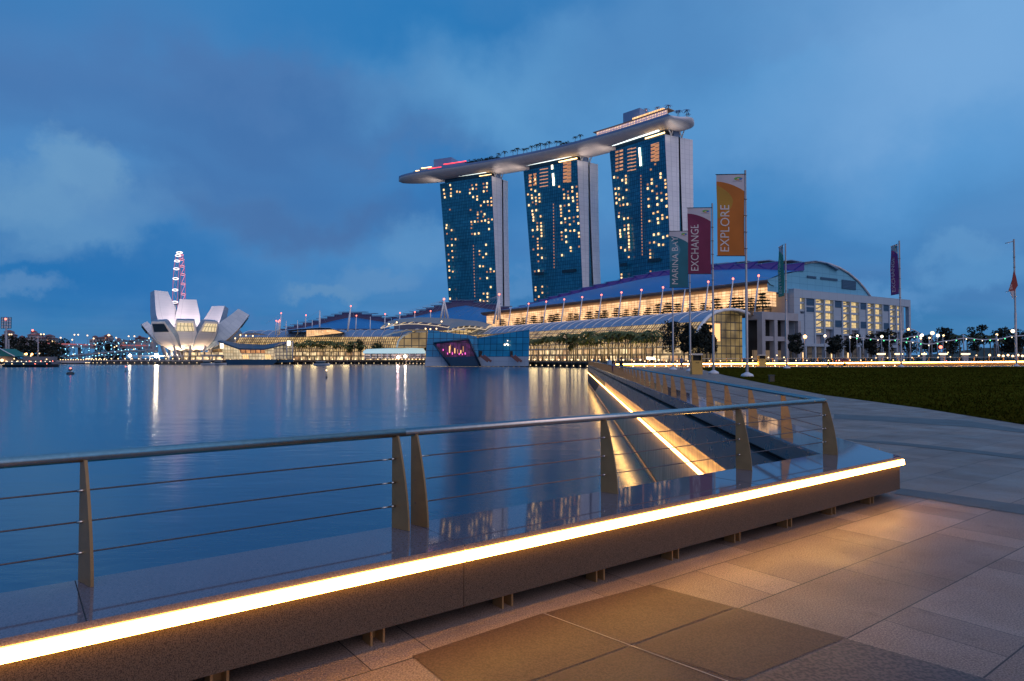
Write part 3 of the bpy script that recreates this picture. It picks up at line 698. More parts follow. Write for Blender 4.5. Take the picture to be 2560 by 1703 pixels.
L2 = """965,570 1000,560 967,600 1002,585 970,625 1005,612 975,655 1003,665 952,690 978,695 1006,712 1030,690 980,715 1008,735 1032,715 985,745 1008,758 1033,740 958,765 982,805 1010,800 985,830 1040,843 990,850 990,872 1017,890 1043,890 1017,915 1045,912 985,940 1018,935 1045,938 1047,960 988,985 1020,1000 1047,980 1020,1022 1021,1045 1022,1068 990,1075 1048,1066 1022,1112 1050,1133 1025,1158 1000,1228 1027,1224 1005,1340 1052,1335 1005,1360 1053,1378 1028,1405 1004,1425
1170,635 1200,655 1262,640 1292,635 1232,670 1262,668 1205,690 1232,695 1295,685 1205,715 1235,715 1265,712 1296,705 1268,735 1297,730 1180,772 1208,768 1238,762 1298,755 1182,795 1240,805 1298,778 1184,818 1184,840 1299,800 1212,860 1242,855 1272,850 1300,845 1185,888 1213,885 1245,900 1273,878 1305,892 1187,955 1216,940 1248,945 1276,942 1308,960 1188,980 1218,985 1310,985 1190,1005 1220,1022 1250,1062 1310,1055 1190,1115 1252,1085 1280,1080 1192,1140 1252,1110 1281,1105 1193,1170 1252,1130 1195,1205""".split()
L1 = """1555,570 1580,572 1637,560 1612,590 1638,585 1638,608 1642,658 1563,650 1587,648 1567,685 1590,690 1618,713 1570,715 1592,725 1572,750 1620,762 1648,758 1598,768 1590,820 1588,845 1625,860 1652,855 1628,908 1655,905 1628,935 1655,930 1597,942 1655,960 1597,965 1658,985 1600,985 1659,1010 1659,1035 1603,1062 1660,1058 1632,1080 1660,1078 1658,1128 1607,1250 1607,1275 1842,478 1812,515 1880,545 1880,570 1818,585 1912,590 1790,620 1818,612 1852,632 1915,615 1790,648 1822,665 1855,685 1885,680 1915,640 1795,722 1855,715 1888,730 1920,690 1797,772 1858,760 1922,718 1830,822 1860,812 1922,772 1860,860 1892,835 1925,850 1802,876 1863,888 1893,858 1833,972 1865,966 1927,980 1805,1028 1835,1025 1898,990 1868,1042 1898,1042 1807,1080 1808,1105 1808,1130 1810,1230""".split()
pp = lambda L: [tuple(map(float, q.split(','))) for q in L]
T3t = tower(3, 'leftmost glass hotel tower, farthest away, under the pointed end of the sky deck', (1099.6, 459.6), (1229, 440), (1254, 449), (1270, 453.5), 1134, 1249, 1260, 1281, (3.0, 2.0), pp(L3), 1.0)
T2t = tower(2, 'middle glass hotel tower with many lit rooms', (1308.6, 427.5), (1443, 400), (1472, 406), (1495, 411), 1345, 1464, 1476, 1514, (10.0, 1.6), pp(L2), 1.6)
T1t = tower(1, 'tallest looking glass hotel tower, nearest on the right beside the orange banner', (1524, 379), (1662, 336), (1698, 343), (1732, 350), 1567, 1689, 1706, 1738, (8.0, 1.6), pp(L1), 1.6)
# upper floors with hung ceilings of slanting lights, bright pylon lamps, roof pavilion lights
def slants(tw, rows, nm='ceiling_light'):
    T, FL, FR, ER, n, bFL, bFR, placed = tw
    for cx, cy in rows: placed(980+cx*0.35714, 240+cy*0.35714, M['pinkwin'], 5.4, 0.75, nm)
def bars(tw, rows, w, h, mt=None, nm='window_band'):
    for cx, cy in rows: tw[7](980+cx*0.35714, 240+cy*0.35714, mt or M['pinkwin'], w, h, nm)
slants(T2t, [(1055+dx*20-5, 508+i*24+ (2-dx)*3) for i in range(6) for dx in (0, 1.3)])
slants(T1t, [(1665+dx*20, 365+i*25+(2-dx)*3) for i in range(7) for dx in (0, 1.3)])
bars(T2t, [(1225+x, 472+i*25) for i in range(6) for x in (-12, 14)], 4.6, 2.0, M['dimwin']); bars(T2t, [(1225, 462+i*25) for i in range(6)], 8.5, 0.45, M['pinkwin'])
bars(T1t, [(1840+x, 345+i*26) for i in range(5) for x in (-12, 14)], 4.6, 2.0, M['dimwin']); bars(T1t, [(1840, 334+i*26) for i in range(5)], 8.5, 0.45, M['pinkwin'])
bars(T1t, [(1575, 392+i*26) for i in range(6)], 3.4, 1.8, M['dimwin']); bars(T1t, [(1605, 384+i*26) for i in range(6)], 3.8, 1.6, M['pinkwin'])
bars(T2t, [(968, 555+i*24) for i in range(4)], 3.6, 1.7, M['dimwin']); bars(T2t, [(1000, 548+i*24) for i in range(4)], 3.6, 1.7, M['dimwin'])
bars(T2t, [(1121, 498), (1127, 557), (1130, 585), (1131, 612)], 2.0, 4.2, M['lampw'], 'pylon_lamp')
bars(T1t, [(1732, 380), (1735, 410), (1738, 440), (1740, 472)], 2.0, 4.4, M['lampw'], 'pylon_lamp')
bars(T2t, [(1130+0.25*k, 760+22*k) for k in range(21)], 0.8, 1.5, M['dimwin'], 'stair_lamp')
bars(T1t, [(1742+0.4*k, 560+22*k) for k in range(26)], 0.8, 1.5, M['dimwin'], 'stair_lamp')
bars(T3t, [(570+0.6*k, 1050+22*k) for k in range(17)], 0.8, 1.5, M['dimwin'], 'stair_lamp')
# louvred plant bands near the foot
for tw, rows in ((T2t, [(1030, 1245, 70), (1240, 1225, 100)]), (T1t, [(1620, 1182, 50), (1835, 1150, 85)])):
    for cx, cy, w in rows: tw[7](980+cx*0.35714, 240+cy*0.35714, M['darkglass'], w*0.35714*0.45, 3.0, 'plant_louvre', 0.3)
# set-back top storeys and the V struts that carry the deck
for tw, lit in ((T3t, 0.3), (T2t, 1.0), (T1t, 0.8)):
    T, FL, FR, ER, n, bFL, bFR, placed = tw
    e = (FL-FR).normalized()
    m = MB(); a = FR + e*3 + n*3; b = FL - e*4 + n*3; d = n*12
    for z0, z1 in ((TZ+0.05, TZ+3.6),):
        m.solid([a+Vector((0, 0, .05)), b+Vector((0, 0, .05)), b+d+Vector((0, 0, .05)), a+d+Vector((0, 0, .05))], (0, 0, 4.6))
    m.build('roof_pavilion', M['darkglass'], T)
    m = MB(); p = FR + e*1.5 + n*1.5; q = FR + e*(22 if lit > .5 else 16) + n*1.5
    m.beam(p+Vector((0, 0, 2.2)), q+Vector((0, 0, 2.2)), 0.5, 1.0 if lit > .5 else .4); m.build('strip_light', M['glowwarm'], T)
    m = MB(); m.beam(FR+e*8+n*2+Vector((0, 0, 5.6)), FL-e*1+n*2+Vector((0, 0, 5.6)), 1.0, 1.0); m.build('strip_light', M['glow'], T)
    w = (ER-FR).length
    for f in (0.24, 0.62):
        foot = FR + n*(w*f) + e*0.6
        for s in (-1, 1):
            m = MB(); m.tube([foot+Vector((0, 0, 0.1)), foot + n*(s*3.6) + Vector((0, 0, 9.0))], 0.55, 6); m.build('strut', M['white'], T)
    m = MB(); m.box(FR+n*(w*.5)+e*5+Vector((0, 0, 5)), (7, 7, 10), rz=atan2(n.y, n.x)); m.build('lift_core', M['bluebox'], T)
# ================================================================== sky deck
CP = [(-127, 735), (-84, 717.5), (-40, 697), (10, 669), (56, 637), (100, 597), (142, 551)]
def crom(t):
    n = len(CP)-1; i = min(int(t*n), n-1); u = t*n-i
    p = [Vector(CP[max(0, min(n, i+k))]) for k in (-1, 0, 1, 2)]
    if i == 0: p[0] = p[1]*2-p[2]
    if i == n-1: p[3] = p[2]*2-p[1]
    return 0.5*((2*p[1]) + (p[2]-p[0])*u + (2*p[0]-5*p[1]+4*p[2]-p[3])*u*u + (3*p[1]-p[0]-3*p[2]+p[3])*u**3)
ZD = 202.6
SD = thing('sky_deck', 'long boat shaped sky deck resting across the three hotel towers', 'sky deck', (10, 669, 190))
K = 60; rows = []; rims = []; cap = []
for k in range(K+1):
    t = k/K; c = crom(t); d = (crom(min(1, t+.01))-crom(max(0, t-.01))).normalized(); nn = Vector((-d.y, d.x))
    if nn.y < 0: nn = -nn
    w = 19.0*min(1, sqrt(max(0.0, 1-max(0, (0.26-t)/0.26)**2)))+0.05
    w *= 1 - 0.10*max(0, (t-0.8)/0.2)
    dep = 7.0*(0.28+0.72*min(1, (w/19.0)**0.8)); row = []
    for j in range(15):
        a = pi*j/14; row.append((c.x - nn.x*w*cos(a), c.y - nn.y*w*cos(a), ZD - 1.0 - dep*sin(a)**1.2))
    rows.append(row)
    lo = [(c.x - nn.x*w, c.y - nn.y*w), (c.x + nn.x*w, c.y + nn.y*w)]; rims.append((lo, c, nn, d, w))
m = MB(); m.grid(rows); m.build('hull', M['hull'], SD)
m = MB(); m.grid([[(*r[0][0], ZD-1.0), (r[0][0][0]-r[2].x*.15, r[0][0][1]-r[2].y*.15, ZD+0.9)] for r in rims]); m.grid([[(*r[0][1], ZD-1.0), (*r[0][1], ZD+0.9)] for r in rims]); m.build('parapet', M['bluebox'], SD)
m = MB(); m.grid([[(*r[0][0], ZD), (*r[0][1], ZD)] for r in rims]); m.build('deck', M['grey'], SD)
# rounded stern
c, nn, d, w = rims[-1][1:]; st = []
for i in range(9):
    b = pi/2*i/8; row = []
    for j in range(15):
        a = pi*j/14; q = rows[-1][j]; off = Vector((q[0]-c.x, q[1]-c.y)); y = off.dot(nn)
        s = cos(b); bul = 11*sin(b)
        row.append((c.x + nn.x*y*(1-(1-s)*.55) + d.x*bul*(.35+.65*sin(a)), c.y + nn.y*y*(1-(1-s)*.55) + d.y*bul*(.35+.65*sin(a)), (ZD-1) + (q[2]-ZD+1)*(1-(1-s)*.95)))
    st.append(row)
m = MB(); m.grid(st); top = [st[i][0] for i in range(9)] + [st[i][14] for i in range(8, -1, -1)]; m.poly(top); m.build('stern', M['endwall'], SD)
def deckpt(t, o, z): 
    c = crom(t); d = (crom(min(1, t+.01))-crom(max(0, t-.01))).normalized(); nn = Vector((-d.y, d.x)); nn = -nn if nn.y < 0 else nn
    return Vector((c.x+nn.x*o, c.y+nn.y*o, ZD+z))
def dang(t):
    d = crom(min(1, t+.01))-crom(max(0, t-.01)); return atan2(d.y, d.x)
# lift machine rooms
for t, o, sz in ((0.215, 1, (22, 18, 13)), (0.885, 0, (18, 22, 16))):
    m = MB(); p = deckpt(t, o, sz[2]/2+1); m.box(p, sz, rz=dang(t)); m.build('machine_room', M['bluebox'], SD)
    m = MB(); q = deckpt(t+.02, o, sz[2]+1.6); m.ball(q, 0.8, 8); m.build('beacon', M['redlamp'], SD)
# red lit restaurant, lit observation terraces, curved golden club roof
def deckstrip(t0, t1, o, z, w, h, mt, nm):
    m = MB(); n = 14; r = []
    for k in range(n+1):
        t = t0+(t1-t0)*k/n; a, b = deckpt(t, o, z), deckpt(t, o+w, z); r.append([a, b, b+Vector((0, 0, h)), a+Vector((0, 0, h))])
    m.grid(r, closed=True, smooth=False); m.poly(r[0]); m.poly(r[-1][::-1]); return m.build(nm, mt, SD)
deckstrip(0.225, 0.335, -15, 1.2, 8, 3.2, M['bluebox'], 'restaurant'); deckstrip(0.235, 0.33, -15.5, 4.5, 0.4, 0.7, M['redneon'], 'neon_line')
deckstrip(0.165, 0.235, -14.5, 2.4, .5, 0.6, M['redneon'], 'neon_line')
for t0, t1, z in ((0.07, 0.11, 1.6), (0.10, 0.15, 3.0), (0.13, 0.175, 4.6)):
    deckstrip(t0, t1, -9-60*(t0-.07), z, .5, .6, M['glowwarm'], 'terrace_light'); deckstrip(t0-.01, t1+.01, -8.4-60*(t0-.07), 0.3, 9, z, M['grey'], 'terrace')
deckstrip(0.79, 0.995, -17.0, 1.2, 0.6, 3.4, panes('lit club front', (1, .62, .34), (.5, .32, .34), (.12, .1, .2), 2.2, 1.7, .35, es=1.4), 'club_front')
deckstrip(0.78, 1.0, -17.6, 5.0, 9, 0.6, mat('bronze roof', (.42, .24, .12), .5), 'club_roof')
deckstrip(0.90, 0.985, -16.9, 5.8, 6, 1.6, M['glowwarm'] if False else panes('lit upper terrace', (1, .62, .30), (.7, .34, .12), (.25, .12, .05), 3.2, 1.6, .3, es=2.2), 'upper_terrace')
# ------------------------------------------------------------------ planting on the deck
def small_palm(rng, h=6.0, spread=3.0, n=11):
    m = MB(); m.tube([(0, 0, 0), (rng.uniform(-.2, .2), rng.uniform(-.2, .2), h*.5), (0, 0, h)], [.28, .2, .16], 6); tr = m
    f = MB()
    for k in range(n):
        a = 2*pi*k/n + rng.uniform(-.2, .2); el = rng.uniform(0.1, 1.0); L = spread*rng.uniform(.85, 1.15); dx, dy = cos(a), sin(a); prev = None; w0 = .42*spread/3
        pts = []
        for i in range(5):
            u = i/4; pts.append(Vector((dx*L*u, dy*L*u, h + L*(el*u - (0.55+el*.62)*u*u))))
        for i in range(4):
            p, q = pts[i], pts[i+1]; s = Vector((-dy, dx, 0)); wa, wb = w0*(1.0 if i else .3), w0*(1-(i+1)/4.2)
            dr = Vector((0, 0, -.45*w0))
            f.add([p, q, q+s*wb+dr, p+s*wa+dr], [(0, 1, 2, 3)]); f.add([p, q, q-s*wb+dr, p-s*wa+dr], [(0, 1, 2, 3)])
    return tr, f
def palm_thing(rng, label, group, loc, h=6.0, spread=3.0, n=11, mt=None, nm='palm_tree'):
    t = thing(nm, label, 'palm', loc, group); a, b = small_palm(rng, h, spread, n)
    for mm in (a, b): mm.v = [tuple(Vector(v)+Vector(loc)) for v in mm.v]
    a.build('trunk', M['trunk'], t); b.build('crown', mt or M['leaf'], t); return t
rng = random.Random(11)
GP = 'palms standing along the sky deck'
p0 = palm_thing(rng, 'dark little palm on the rim of the sky deck above the towers', GP, deckpt(.5, -17, .5), 6.4, 3.2, 11, M['leafdark'])
for t in [0.515, 0.535, 0.55, 0.565, 0.585, 0.60, 0.615, 0.63, 0.655, 0.665, 0.72, 0.735, 0.47, 0.45]:
    dup(p0, deckpt(t, -16.5+rng.uniform(-1, 1), .5), rng.uniform(0, 6), rng.uniform(.85, 1.15))
m = MB()
for k in range(46):
    t = 0.335 + 0.115*k/45; p = deckpt(t, -14+rng.uniform(-4, 2), rng.uniform(1.2, 3.2)); m.leaves(p, (2.6, 2.6, 2.2), 26, 1.5, rng)
tag(m.build('roof_garden', M['leafdark'], None, deckpt(.39, -14, 0)), 'dense row of dark shrubs on the sky deck between left and middle towers', 'shrubs')
m = MB()
for k in range(9):
    t = 0.675 + 0.02*k/8; p = deckpt(t, -14+rng.uniform(-4, 2), rng.uniform(1.2, 3.2)); m.leaves(p, (2.6, 2.6, 2.2), 26, 1.5, rng)
tag(m.build('roof_garden', M['leafdark'], None, deckpt(.685, -14, 0)), 'small dark clump of shrubs on the deck just before the right tower', 'shrubs')
p1 = palm_thing(rng, 'slender palm at the rounded end of the sky deck', 'thin palms at the stern of the sky deck', deckpt(.93, -12, 5.5), 8, 3.2, 9, M['bluebox'])
for t, o in ((.955, -9), (.975, -4), (.99, 1), (.985, 6), (.999, 10), (.995, 14)): dup(p1, deckpt(t, o, 1.5 if o > 0 else 4.5), rng.uniform(0, 6), rng.uniform(.9, 1.2))

# lamps on the tower roofs washing the hull from below
def wash(p, tgt, e, size=150):
    ld = bpy.data.lights.new('hull_wash', 'SPOT'); ld.energy = e; ld.color = (1.0, .84, .70); ld.spot_size = radians(size); ld.spot_blend = .9; ld.shadow_soft_size = 1.5
    o = bpy.data.objects.new('hull_wash', ld); COL.objects.link(o); o.location = p; o.rotation_euler = (Vector(tgt)-Vector(p)).to_track_quat('-Z', 'Y').to_euler()
for tw in (T3t, T2t, T1t):
    FL, FR, ER, n = tw[1:5]
    for a in (FL, FR):
        p = a - n*3 + (a-(FL+FR)/2).normalized()*2 + Vector((0, 0, -6)); wash(p, a + n*12 + (a-(FL+FR)/2).normalized()*26 + Vector((0, 0, 5)), 5500)
# ================================================================== convention centre and arcade (long lit building on the right)
M['roofblue'] = mat('blue lit metal roof', (0.03, 0.22, 0.52), 0.38, 0.1, 0.08, 0.02)
M['purple'] = panes('purple lit clerestory', (0.075, 0.045, 0.34), (0.09, 0.055, 0.38), (0.05, 0.05, 0.30), 6, 20, 0.12, 0.5, es=0.34)
M['soffit'] = mat('bronze soffit', (0.24, 0.16, 0.12), 0.4, 0.3, 0.2, 0.1)
M['uppglass'] = panes('lit upper glazing', (1.0, 0.60, 0.30), (0.85, 0.42, 0.17), (0.30, 0.16, 0.07), 2.4, 1.25, 0.12, es=1.8, nscale=0.16, namt=0.5)
M['terrlit'] = panes('lit terrace wall', (0.9, 0.47, 0.18), (0.42, 0.22, 0.09), (0.12, 0.07, 0.03), 3.4, 2.4, 0.3, es=0.8, nscale=0.22, namt=0.75)
M['vaultlit'] = panes('lit vault glazing', (1.0, 0.66, 0.27), (0.62, 0.36, 0.12), (0.075, 0.055, 0.035), 2.6, 1.5, 0.26, es=1.05, nscale=0.10, namt=0.6)
M['vaultroof'] = panes('pale blue roof panels', (0.26, 0.36, 0.52), (0.23, 0.33, 0.48), (0.13, 0.2, 0.32), 3.2, 40, 0.12, 0.4, 0.2)
M['shoplit'] = panes('lit shop fronts', (1.0, 0.74, 0.40), (0.40, 0.20, 0.09), (0.05, 0.035, 0.03), 5.3, 3.1, 0.5, es=1.6, nscale=0.3, namt=0.8, off=0.3)
M['gable'] = panes('blue grey gable cladding', (0.15, 0.42, 0.60), (0.135, 0.39, 0.56), (0.08, 0.27, 0.44), 6, 3, 0.1, 0.5)
M['louvre'] = panes('dark blue louvres', (0.04, 0.10, 0.19), (0.045, 0.11, 0.20), (0.015, 0.05, 0.11), 40, 0.7, 0.2, 0.5)
M['podium'] = panes('podium cladding', (0.36, 0.43, 0.52), (0.34, 0.41, 0.50), (0.22, 0.28, 0.37), 7, 3.5, 0.06, 0.6)
M['bay'] = panes('lit car deck', (1.0, 0.72, 0.34), (0.85, 0.58, 0.26), (0.6, 0.4, 0.16), 3.0, 1.4, 0.1, es=1.15, nscale=0.5, namt=0.6)
CC = thing('convention_centre', 'long convention centre with blue curved roof, lit upper glazing and barrel vaulted arcade', 'building', S3(60, 0, 0))
SL = 250.0
def zr(s):                       # ridge height along the building
    pts = [(0, 45), (25, 49), (50, 51.2), (95, 52), (150, 49), (200, 45), (250, 39.5)]
    for (a, za), (b, zb) in zip(pts, pts[1:]):
        if a <= s <= b: return za+(zb-za)*(s-a)/(b-a)
    return pts[-1][1]
def zroof(s, u): z1 = 36.3; z2 = zr(s)-3.2-1.2*u*0; return z1 + (max(z2, 36.8)-z1)*sin(u*pi/2)**0.9
ns = 30
m = MB(); m.grid([[S3(SL*i/ns, 17.8-26.8*j/8, zroof(SL*i/ns, j/8)) for j in range(9)] for i in range(ns+1)]); m.build('roof', M['roofblue'], CC)
# stepped ridge: overlapping plates, each with its own clerestory face
NP = 20
for i in range(NP):
    s0, s1 = SL*i/NP, SL*(i+1)/NP; z0 = zroof((s0+s1)/2, 1.0)-0.6; z1 = zr((s0+s1)/2)
    m = MB(); m.quad(S3(s1, -8.9, z0), S3(s0, -8.9, z0), S3(s0, -8.9, z1), S3(s1, -8.9, z1))
    cl = m.build('clerestory', M['purple'], CC)
    m = MB(); k = (s0+s1)/2
    m.beam(S3(s0, -8.7, z1-.3), S3(k, -8.7, z0+.2), .35, .35); m.beam(S3(k, -8.7, z0+.2), S3(s1, -8.7, z1-.3), .35, .35); m.build('truss', mat('violet truss', (.12, .08, .40), .5) if 'vt' not in M else M['vt'], cl)
    if 'vt' not in M: M['vt'] = bpy.data.materials['violet truss']
    m = MB(); r = []
    for q, dz in ((-7.2, 0.0), (-16, 1.3), (-26, 1.0), (-36, -1.5)):
        r.append([S3(s0-1.2, q, z1+dz), S3(s1+0.4, q, z1+dz+.05)])
    m.grid(r, smooth=False); r2 = [[Vector(p)+Vector((0, 0, -.35)) for p in x] for x in r]; m.grid(r2, smooth=False)
    m.quad(r2[0][0], r2[0][1], r[0][1], r[0][0]); m.grid([[a[0], b[0]] for a, b in zip(r, r2)], smooth=False)
    m.build('roof_plate', M['vaultroof'], CC)
m = MB(); m.grid([[S3(SL*i/ns, q, z) for q, z in ((18.0, 36.25), (18.3, 35.6), (16.5, 34.2), (13.2, 33.6))] for i in range(ns+1)]); m.build('soffit', M['soffit'], CC)
m = MB(); m.quad(S3(SL, 13, 24.8), S3(3, 13, 24.8), S3(3, 13, 34.3), S3(SL, 13, 34.3)); m.quad(S3(3, 13, 24.8), S3(3, 8, 24.8), S3(3, 8, 34), S3(3, 13, 34)); m.build('upper_glazing', M['uppglass'], CC)
m = MB(); m.quad(S3(SL, 14.2, 21), S3(1, 14.2, 21), S3(1, 14.2, 24.7), S3(SL, 14.2, 24.7)); m.build('terrace_front', M['terrlit'], CC)
m = MB(); m.prism([S3(0, 28.5, 0)[:2], S3(SL, 28.5, 0)[:2], S3(SL, 13.2, 0)[:2], S3(0, 13.2, 0)[:2]], 20.2, 20.9); m.build('terrace', M['grey'], CC)
m = MB(); m.prism([S3(0, 28.9, 0)[:2], S3(SL, 28.9, 0)[:2], S3(SL, 28.6, 0)[:2], S3(0, 28.6, 0)[:2]], 20.3, 22.0); m.build('terrace_parapet', mat('timber parapet', (.30, .17, .09), .6), CC)
# vault
VP = [(28.2, 20.2), (32, 21.3), (36.5, 22.0), (41, 22.1), (46, 21.6), (51, 20.4), (55, 18.6), (57.6, 16.7)]
VG = [(57.6, 16.7), (60.4, 13.9), (62.6, 11.0), (64.0, 8.4), (64.8, 6.0)]
def vault(S, s0, s1, par, nrib, flip=False):
    n = max(8, nrib)
    m = MB(); m.grid([[S(s0+(s1-s0)*i/n, q, z) for q, z in VP] for i in range(n+1)]); m.build('vault_roof', M['vaultroof'], par)
    m = MB(); m.grid([[S(s0+(s1-s0)*i/n, q, z) for q, z in VG] for i in range(n+1)]); m.build('vault_glazing', M['vaultlit'], par)
    for i in range(nrib+1):
        s = s0+(s1-s0)*i/nrib; m = MB(); m.tube([S(s, q, z+.25) for q, z in VP], .22, 5); m.build('vault_rib', M['white'], par)
    m = MB(); m.tube([S(s0-0.4, q, z+.1) for q, z in VP+VG[1:]], .75, 6); m.build('end_arch', M['white'], par)
vault(S3, 2, 243, CC, 34)
for i in range(0, 46):                              # slanting glazing bars of the lit skirt
    s = 2+241*i/46; m = MB(); m.tube([S3(s+(k*1.1), q+.15, z) for k, (q, z) in enumerate(VG)], .13, 4, caps=False); m.build('glazing_bar', M['soffit'], CC)
m = MB(); m.poly([S3(6, q, z) for q, z in VP+VG[1:]] + [S3(6, 64.8, 0), S3(6, 28.2, 0)]); 
for f in range(len(m.f)): m.uv[f] = [(p[0]*1.0, p[1]) for p in [(q, z) for q, z in VP+VG[1:]] + [(64.8, 0), (28.2, 0)]]
m.build('end_glazing', panes('dim lit end glazing', (.62, .42, .16), (.30, .20, .08), (.05, .04, .03), 3, 3.4, .22, es=.62, nscale=.12, namt=.7), CC)
m = MB()
for q, z in ((50, 15), (45, 12)): m.box(S3(5.6, q, 12.5), (.3, 3.2, 7.5), rz=atan2(QM.y, QM.x)-pi/2)
m.build('lit_stair', M['warmwin'], CC)
m = MB(); m.quad(S3(SL, 66, 0), S3(2, 66, 0), S3(2, 66, 6.0), S3(SL, 66, 6.0)); m.build('shop_front', M['shoplit'], CC)
m = MB(); m.prism([S3(1, 70.5, 0)[:2], S3(SL, 70.5, 0)[:2], S3(SL, 65.8, 0)[:2], S3(1, 65.8, 0)[:2]], 6.05, 6.5); m.build('shop_canopy', M['lightgrey'], CC)
# solid mass behind, and end (gable) wall facing the lawn
Pm = -QM  # direction of p along the end wall
def E3(p, s, z): v = O + Vector((-QM.x, -QM.y))*p + EE*s; return (v.x, v.y, z)
arch = [(-17.8, 36.3), (-8, 38.9), (2, 41.0), (9, 42.2), (9, 45.2), (15, 46.4), (21.8, 47.0), (30, 46.6), (38, 45.5), (46, 43.4), (54, 40.2), (60, 36.8), (66, 32.6)]
m = MB(); pts = [E3(p, 0.5, z) for p, z in arch]; m.add(pts + [E3(-17.8, .5, 31), E3(66, .5, 31)], [tuple(range(13)) + (14, 13)], 0, [[(p, z) for p, z in arch] + [(66, 31), (-17.8, 31)]]); m.build('gable_wall', M['gable'], CC)
m = MB(); m.tube([E3(p, 0.2, z+.2) for p, z in arch[4:]], .55, 6); m.build('gable_edge', M['lightgrey'], CC)
m = MB(); m.grid([[E3(p, s, z-.2) for s in (0.6, 60, 120)] for p, z in arch[6:]]); m.build('rear_roof', M['roofblue'], CC)
for (x0, y0, x1, y1) in ((2019, 689, 2042, 697), (2053, 692.5, 2095, 703), (2106, 699, 2141, 725)):
    p0_, z1 = onplane(x0, y0, O, (-QM.x, -QM.y)); p1_, z0 = onplane(x1, y1, O, (-QM.x, -QM.y))
    m = MB(); m.solid([E3(p0_, .35, z0), E3(p1_, .35, z0), E3(p1_, .35, z1), E3(p0_, .35, z1)], -EE.to_3d()*.2)
    for f in range(len(m.f)): m.uv[f] = [(0, 0), (p1_-p0_, 0), (p1_-p0_, z1-z0), (0, z1-z0)][:len(m.f[f])]
    m.build('gable_louvre', M['louvre'], CC)
# podium end wall with open, lit car decks
PE = 102.0
def pz(x, y): return onplane(x, y, O, (-QM.x, -QM.y))
m = MB(); m.box(E3((PE-6)/2-3, 9, 15.5), (PE-4, 16.5, 31), rz=atan2(-QM.y, -QM.x)); m.build('podium_core', M['grey'], CC)
def wallbox(p0, p1, z0, z1, mt, nm, s0=-1.2, s1=0.7, par=None, kids=None):
    m = MB(); c = E3((p0+p1)/2, (s0+s1)/2, (z0+z1)/2); m.box(c, (abs(p1-p0), abs(s1-s0), z1-z0), rz=atan2(-QM.y, -QM.x)); return m.build(nm, mt, par or CC)
wallbox(-2, PE, 29.2, 32.9, M['podium'], 'parapet', -1.5, 2)
wallbox(-2, PE-14, 7.0, 8.3, M['podium'], 'floor_band', -1.4, .6)
wallbox(-8, 60, 33.0, 34.4, M['louvre'], 'roof_railing', 2.2, 2.5)
pw = [(80, 95), (182, 195), (275, 285), (370, 379), (463, 470), (545, 554), (625, 633), (715, 720), (785, 798), (862, 872), (942, 950), (1008, 1018), (1076, 1088), (1136, 1152)]
edges = []
for a, b in pw:
    pa = pz(1960+a*.25456, 800)[0]; pb = pz(1960+b*.25456, 800)[0]; edges.append((pa, pb))
    wallbox(pa, max(pb, pa+1.1), 0, 29.2, M['podium'], 'pier', -1.3, .6)
rowz = [pz(1960+330*.25456, 600+y*.25456)[1] for y in (583, 622, 640, 694, 714, 776, 796, 852, 874, 912)]
kinds = ['mix', 'panel', 'lit', 'lit2', 'panel', 'lit', 'lit2', 'panel', 'lit', 'lit2', 'panel', 'lit', 'lit2']
for i, kd in enumerate(kinds):
    a, b = edges[i][1], edges[i+1][0]
    if b-a < 1: continue
    if kd == 'panel':
        wallbox(a, b, 8.3, 26.0, M['podium'], 'blank_panel', -.9, .6)
        for z0, z1 in ((26.05, 29.15), (16.5 if i > 3 else 23.0, 19.8 if i > 3 else 25.2)):
            wallbox(a, b, z0, z1, M['louvre'], 'louvre_panel', -1.05, .6)
    else:
        for r in range(5 if kd == 'lit' else 4):
            z1, z0 = rowz[2*r], rowz[2*r+1]
            if kd == 'mix' and r > 1: continue
            m = MB(); m.quad(E3(a, .55, z0), E3(b, .55, z0), E3(b, .55, z1), E3(a, .55, z1)); wv = m.build('car_deck_opening', M['bay'], CC)
            if kd == 'lit': 
                m = MB(); m.beam(E3(a+(b-a)*.25, .3, z0+.3), E3(b-.3, .3, z1-.5), .3, .35); m.build('ramp_brace', M['podium'], wv)
            wallbox(a, b, rowz[2*r+2] if r < 4 else z0-.9, z0, M['podium'], 'spandrel', -.8, .6)
        if kd == 'mix': wallbox(a, b, 8.3, rowz[3]-2, M['podium'], 'blank_panel', -.9, .6)
wallbox(PE-14+.2, PE+.5, 29.0, 32.7, M['podium'], 'frame_beam', -1.4, 1.2)
wallbox(PE-1.4, PE+.5, 0, 29.0, M['podium'], 'frame_column', -1.4, .4)
# lower concrete frame left of the podium, under the vault's end
wallbox(-28, -2.2, 18.2, 21.5, M['grey'], 'terrace_beam', -4, 4)
wallbox(-2.6, 2.0, 8, 33, M['podium'], 'corner_tower', -2.2, 4)
for p in (-28, -19.5, -11.5, -2.4): wallbox(p, p+2.2, 0, 18.2, M['grey'], 'column', -4, -1.5)
wallbox(-28, -2.2, 9.0, 11.0, M['grey'], 'floor_beam', -3.5, -1.6)
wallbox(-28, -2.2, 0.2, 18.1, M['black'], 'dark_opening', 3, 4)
wallbox(-26, -3, 0.3, 5.2, panes('dim lobby', (.5, .33, .2), (.2, .13, .09), (.05, .04, .03), 4, 5, .3, es=.35), 'lobby', 2, 2.8)
wallbox(-2, PE-12, 0.1, 6.9, panes('ground floor behind trees', (.34, .27, .21), (.12, .10, .09), (.07, .06, .06), 4.2, 3.5, .5, es=.30, nscale=.2, namt=.7), 'ground_floor', .2, .75)
for p, w in ((0.5, 3), (7, 2.2), (30, 2.6), (44, 2)):
    wallbox(p, p+w, .2, 4.2, M['warmwin2'], 'lit_doorway', -.2, .3)
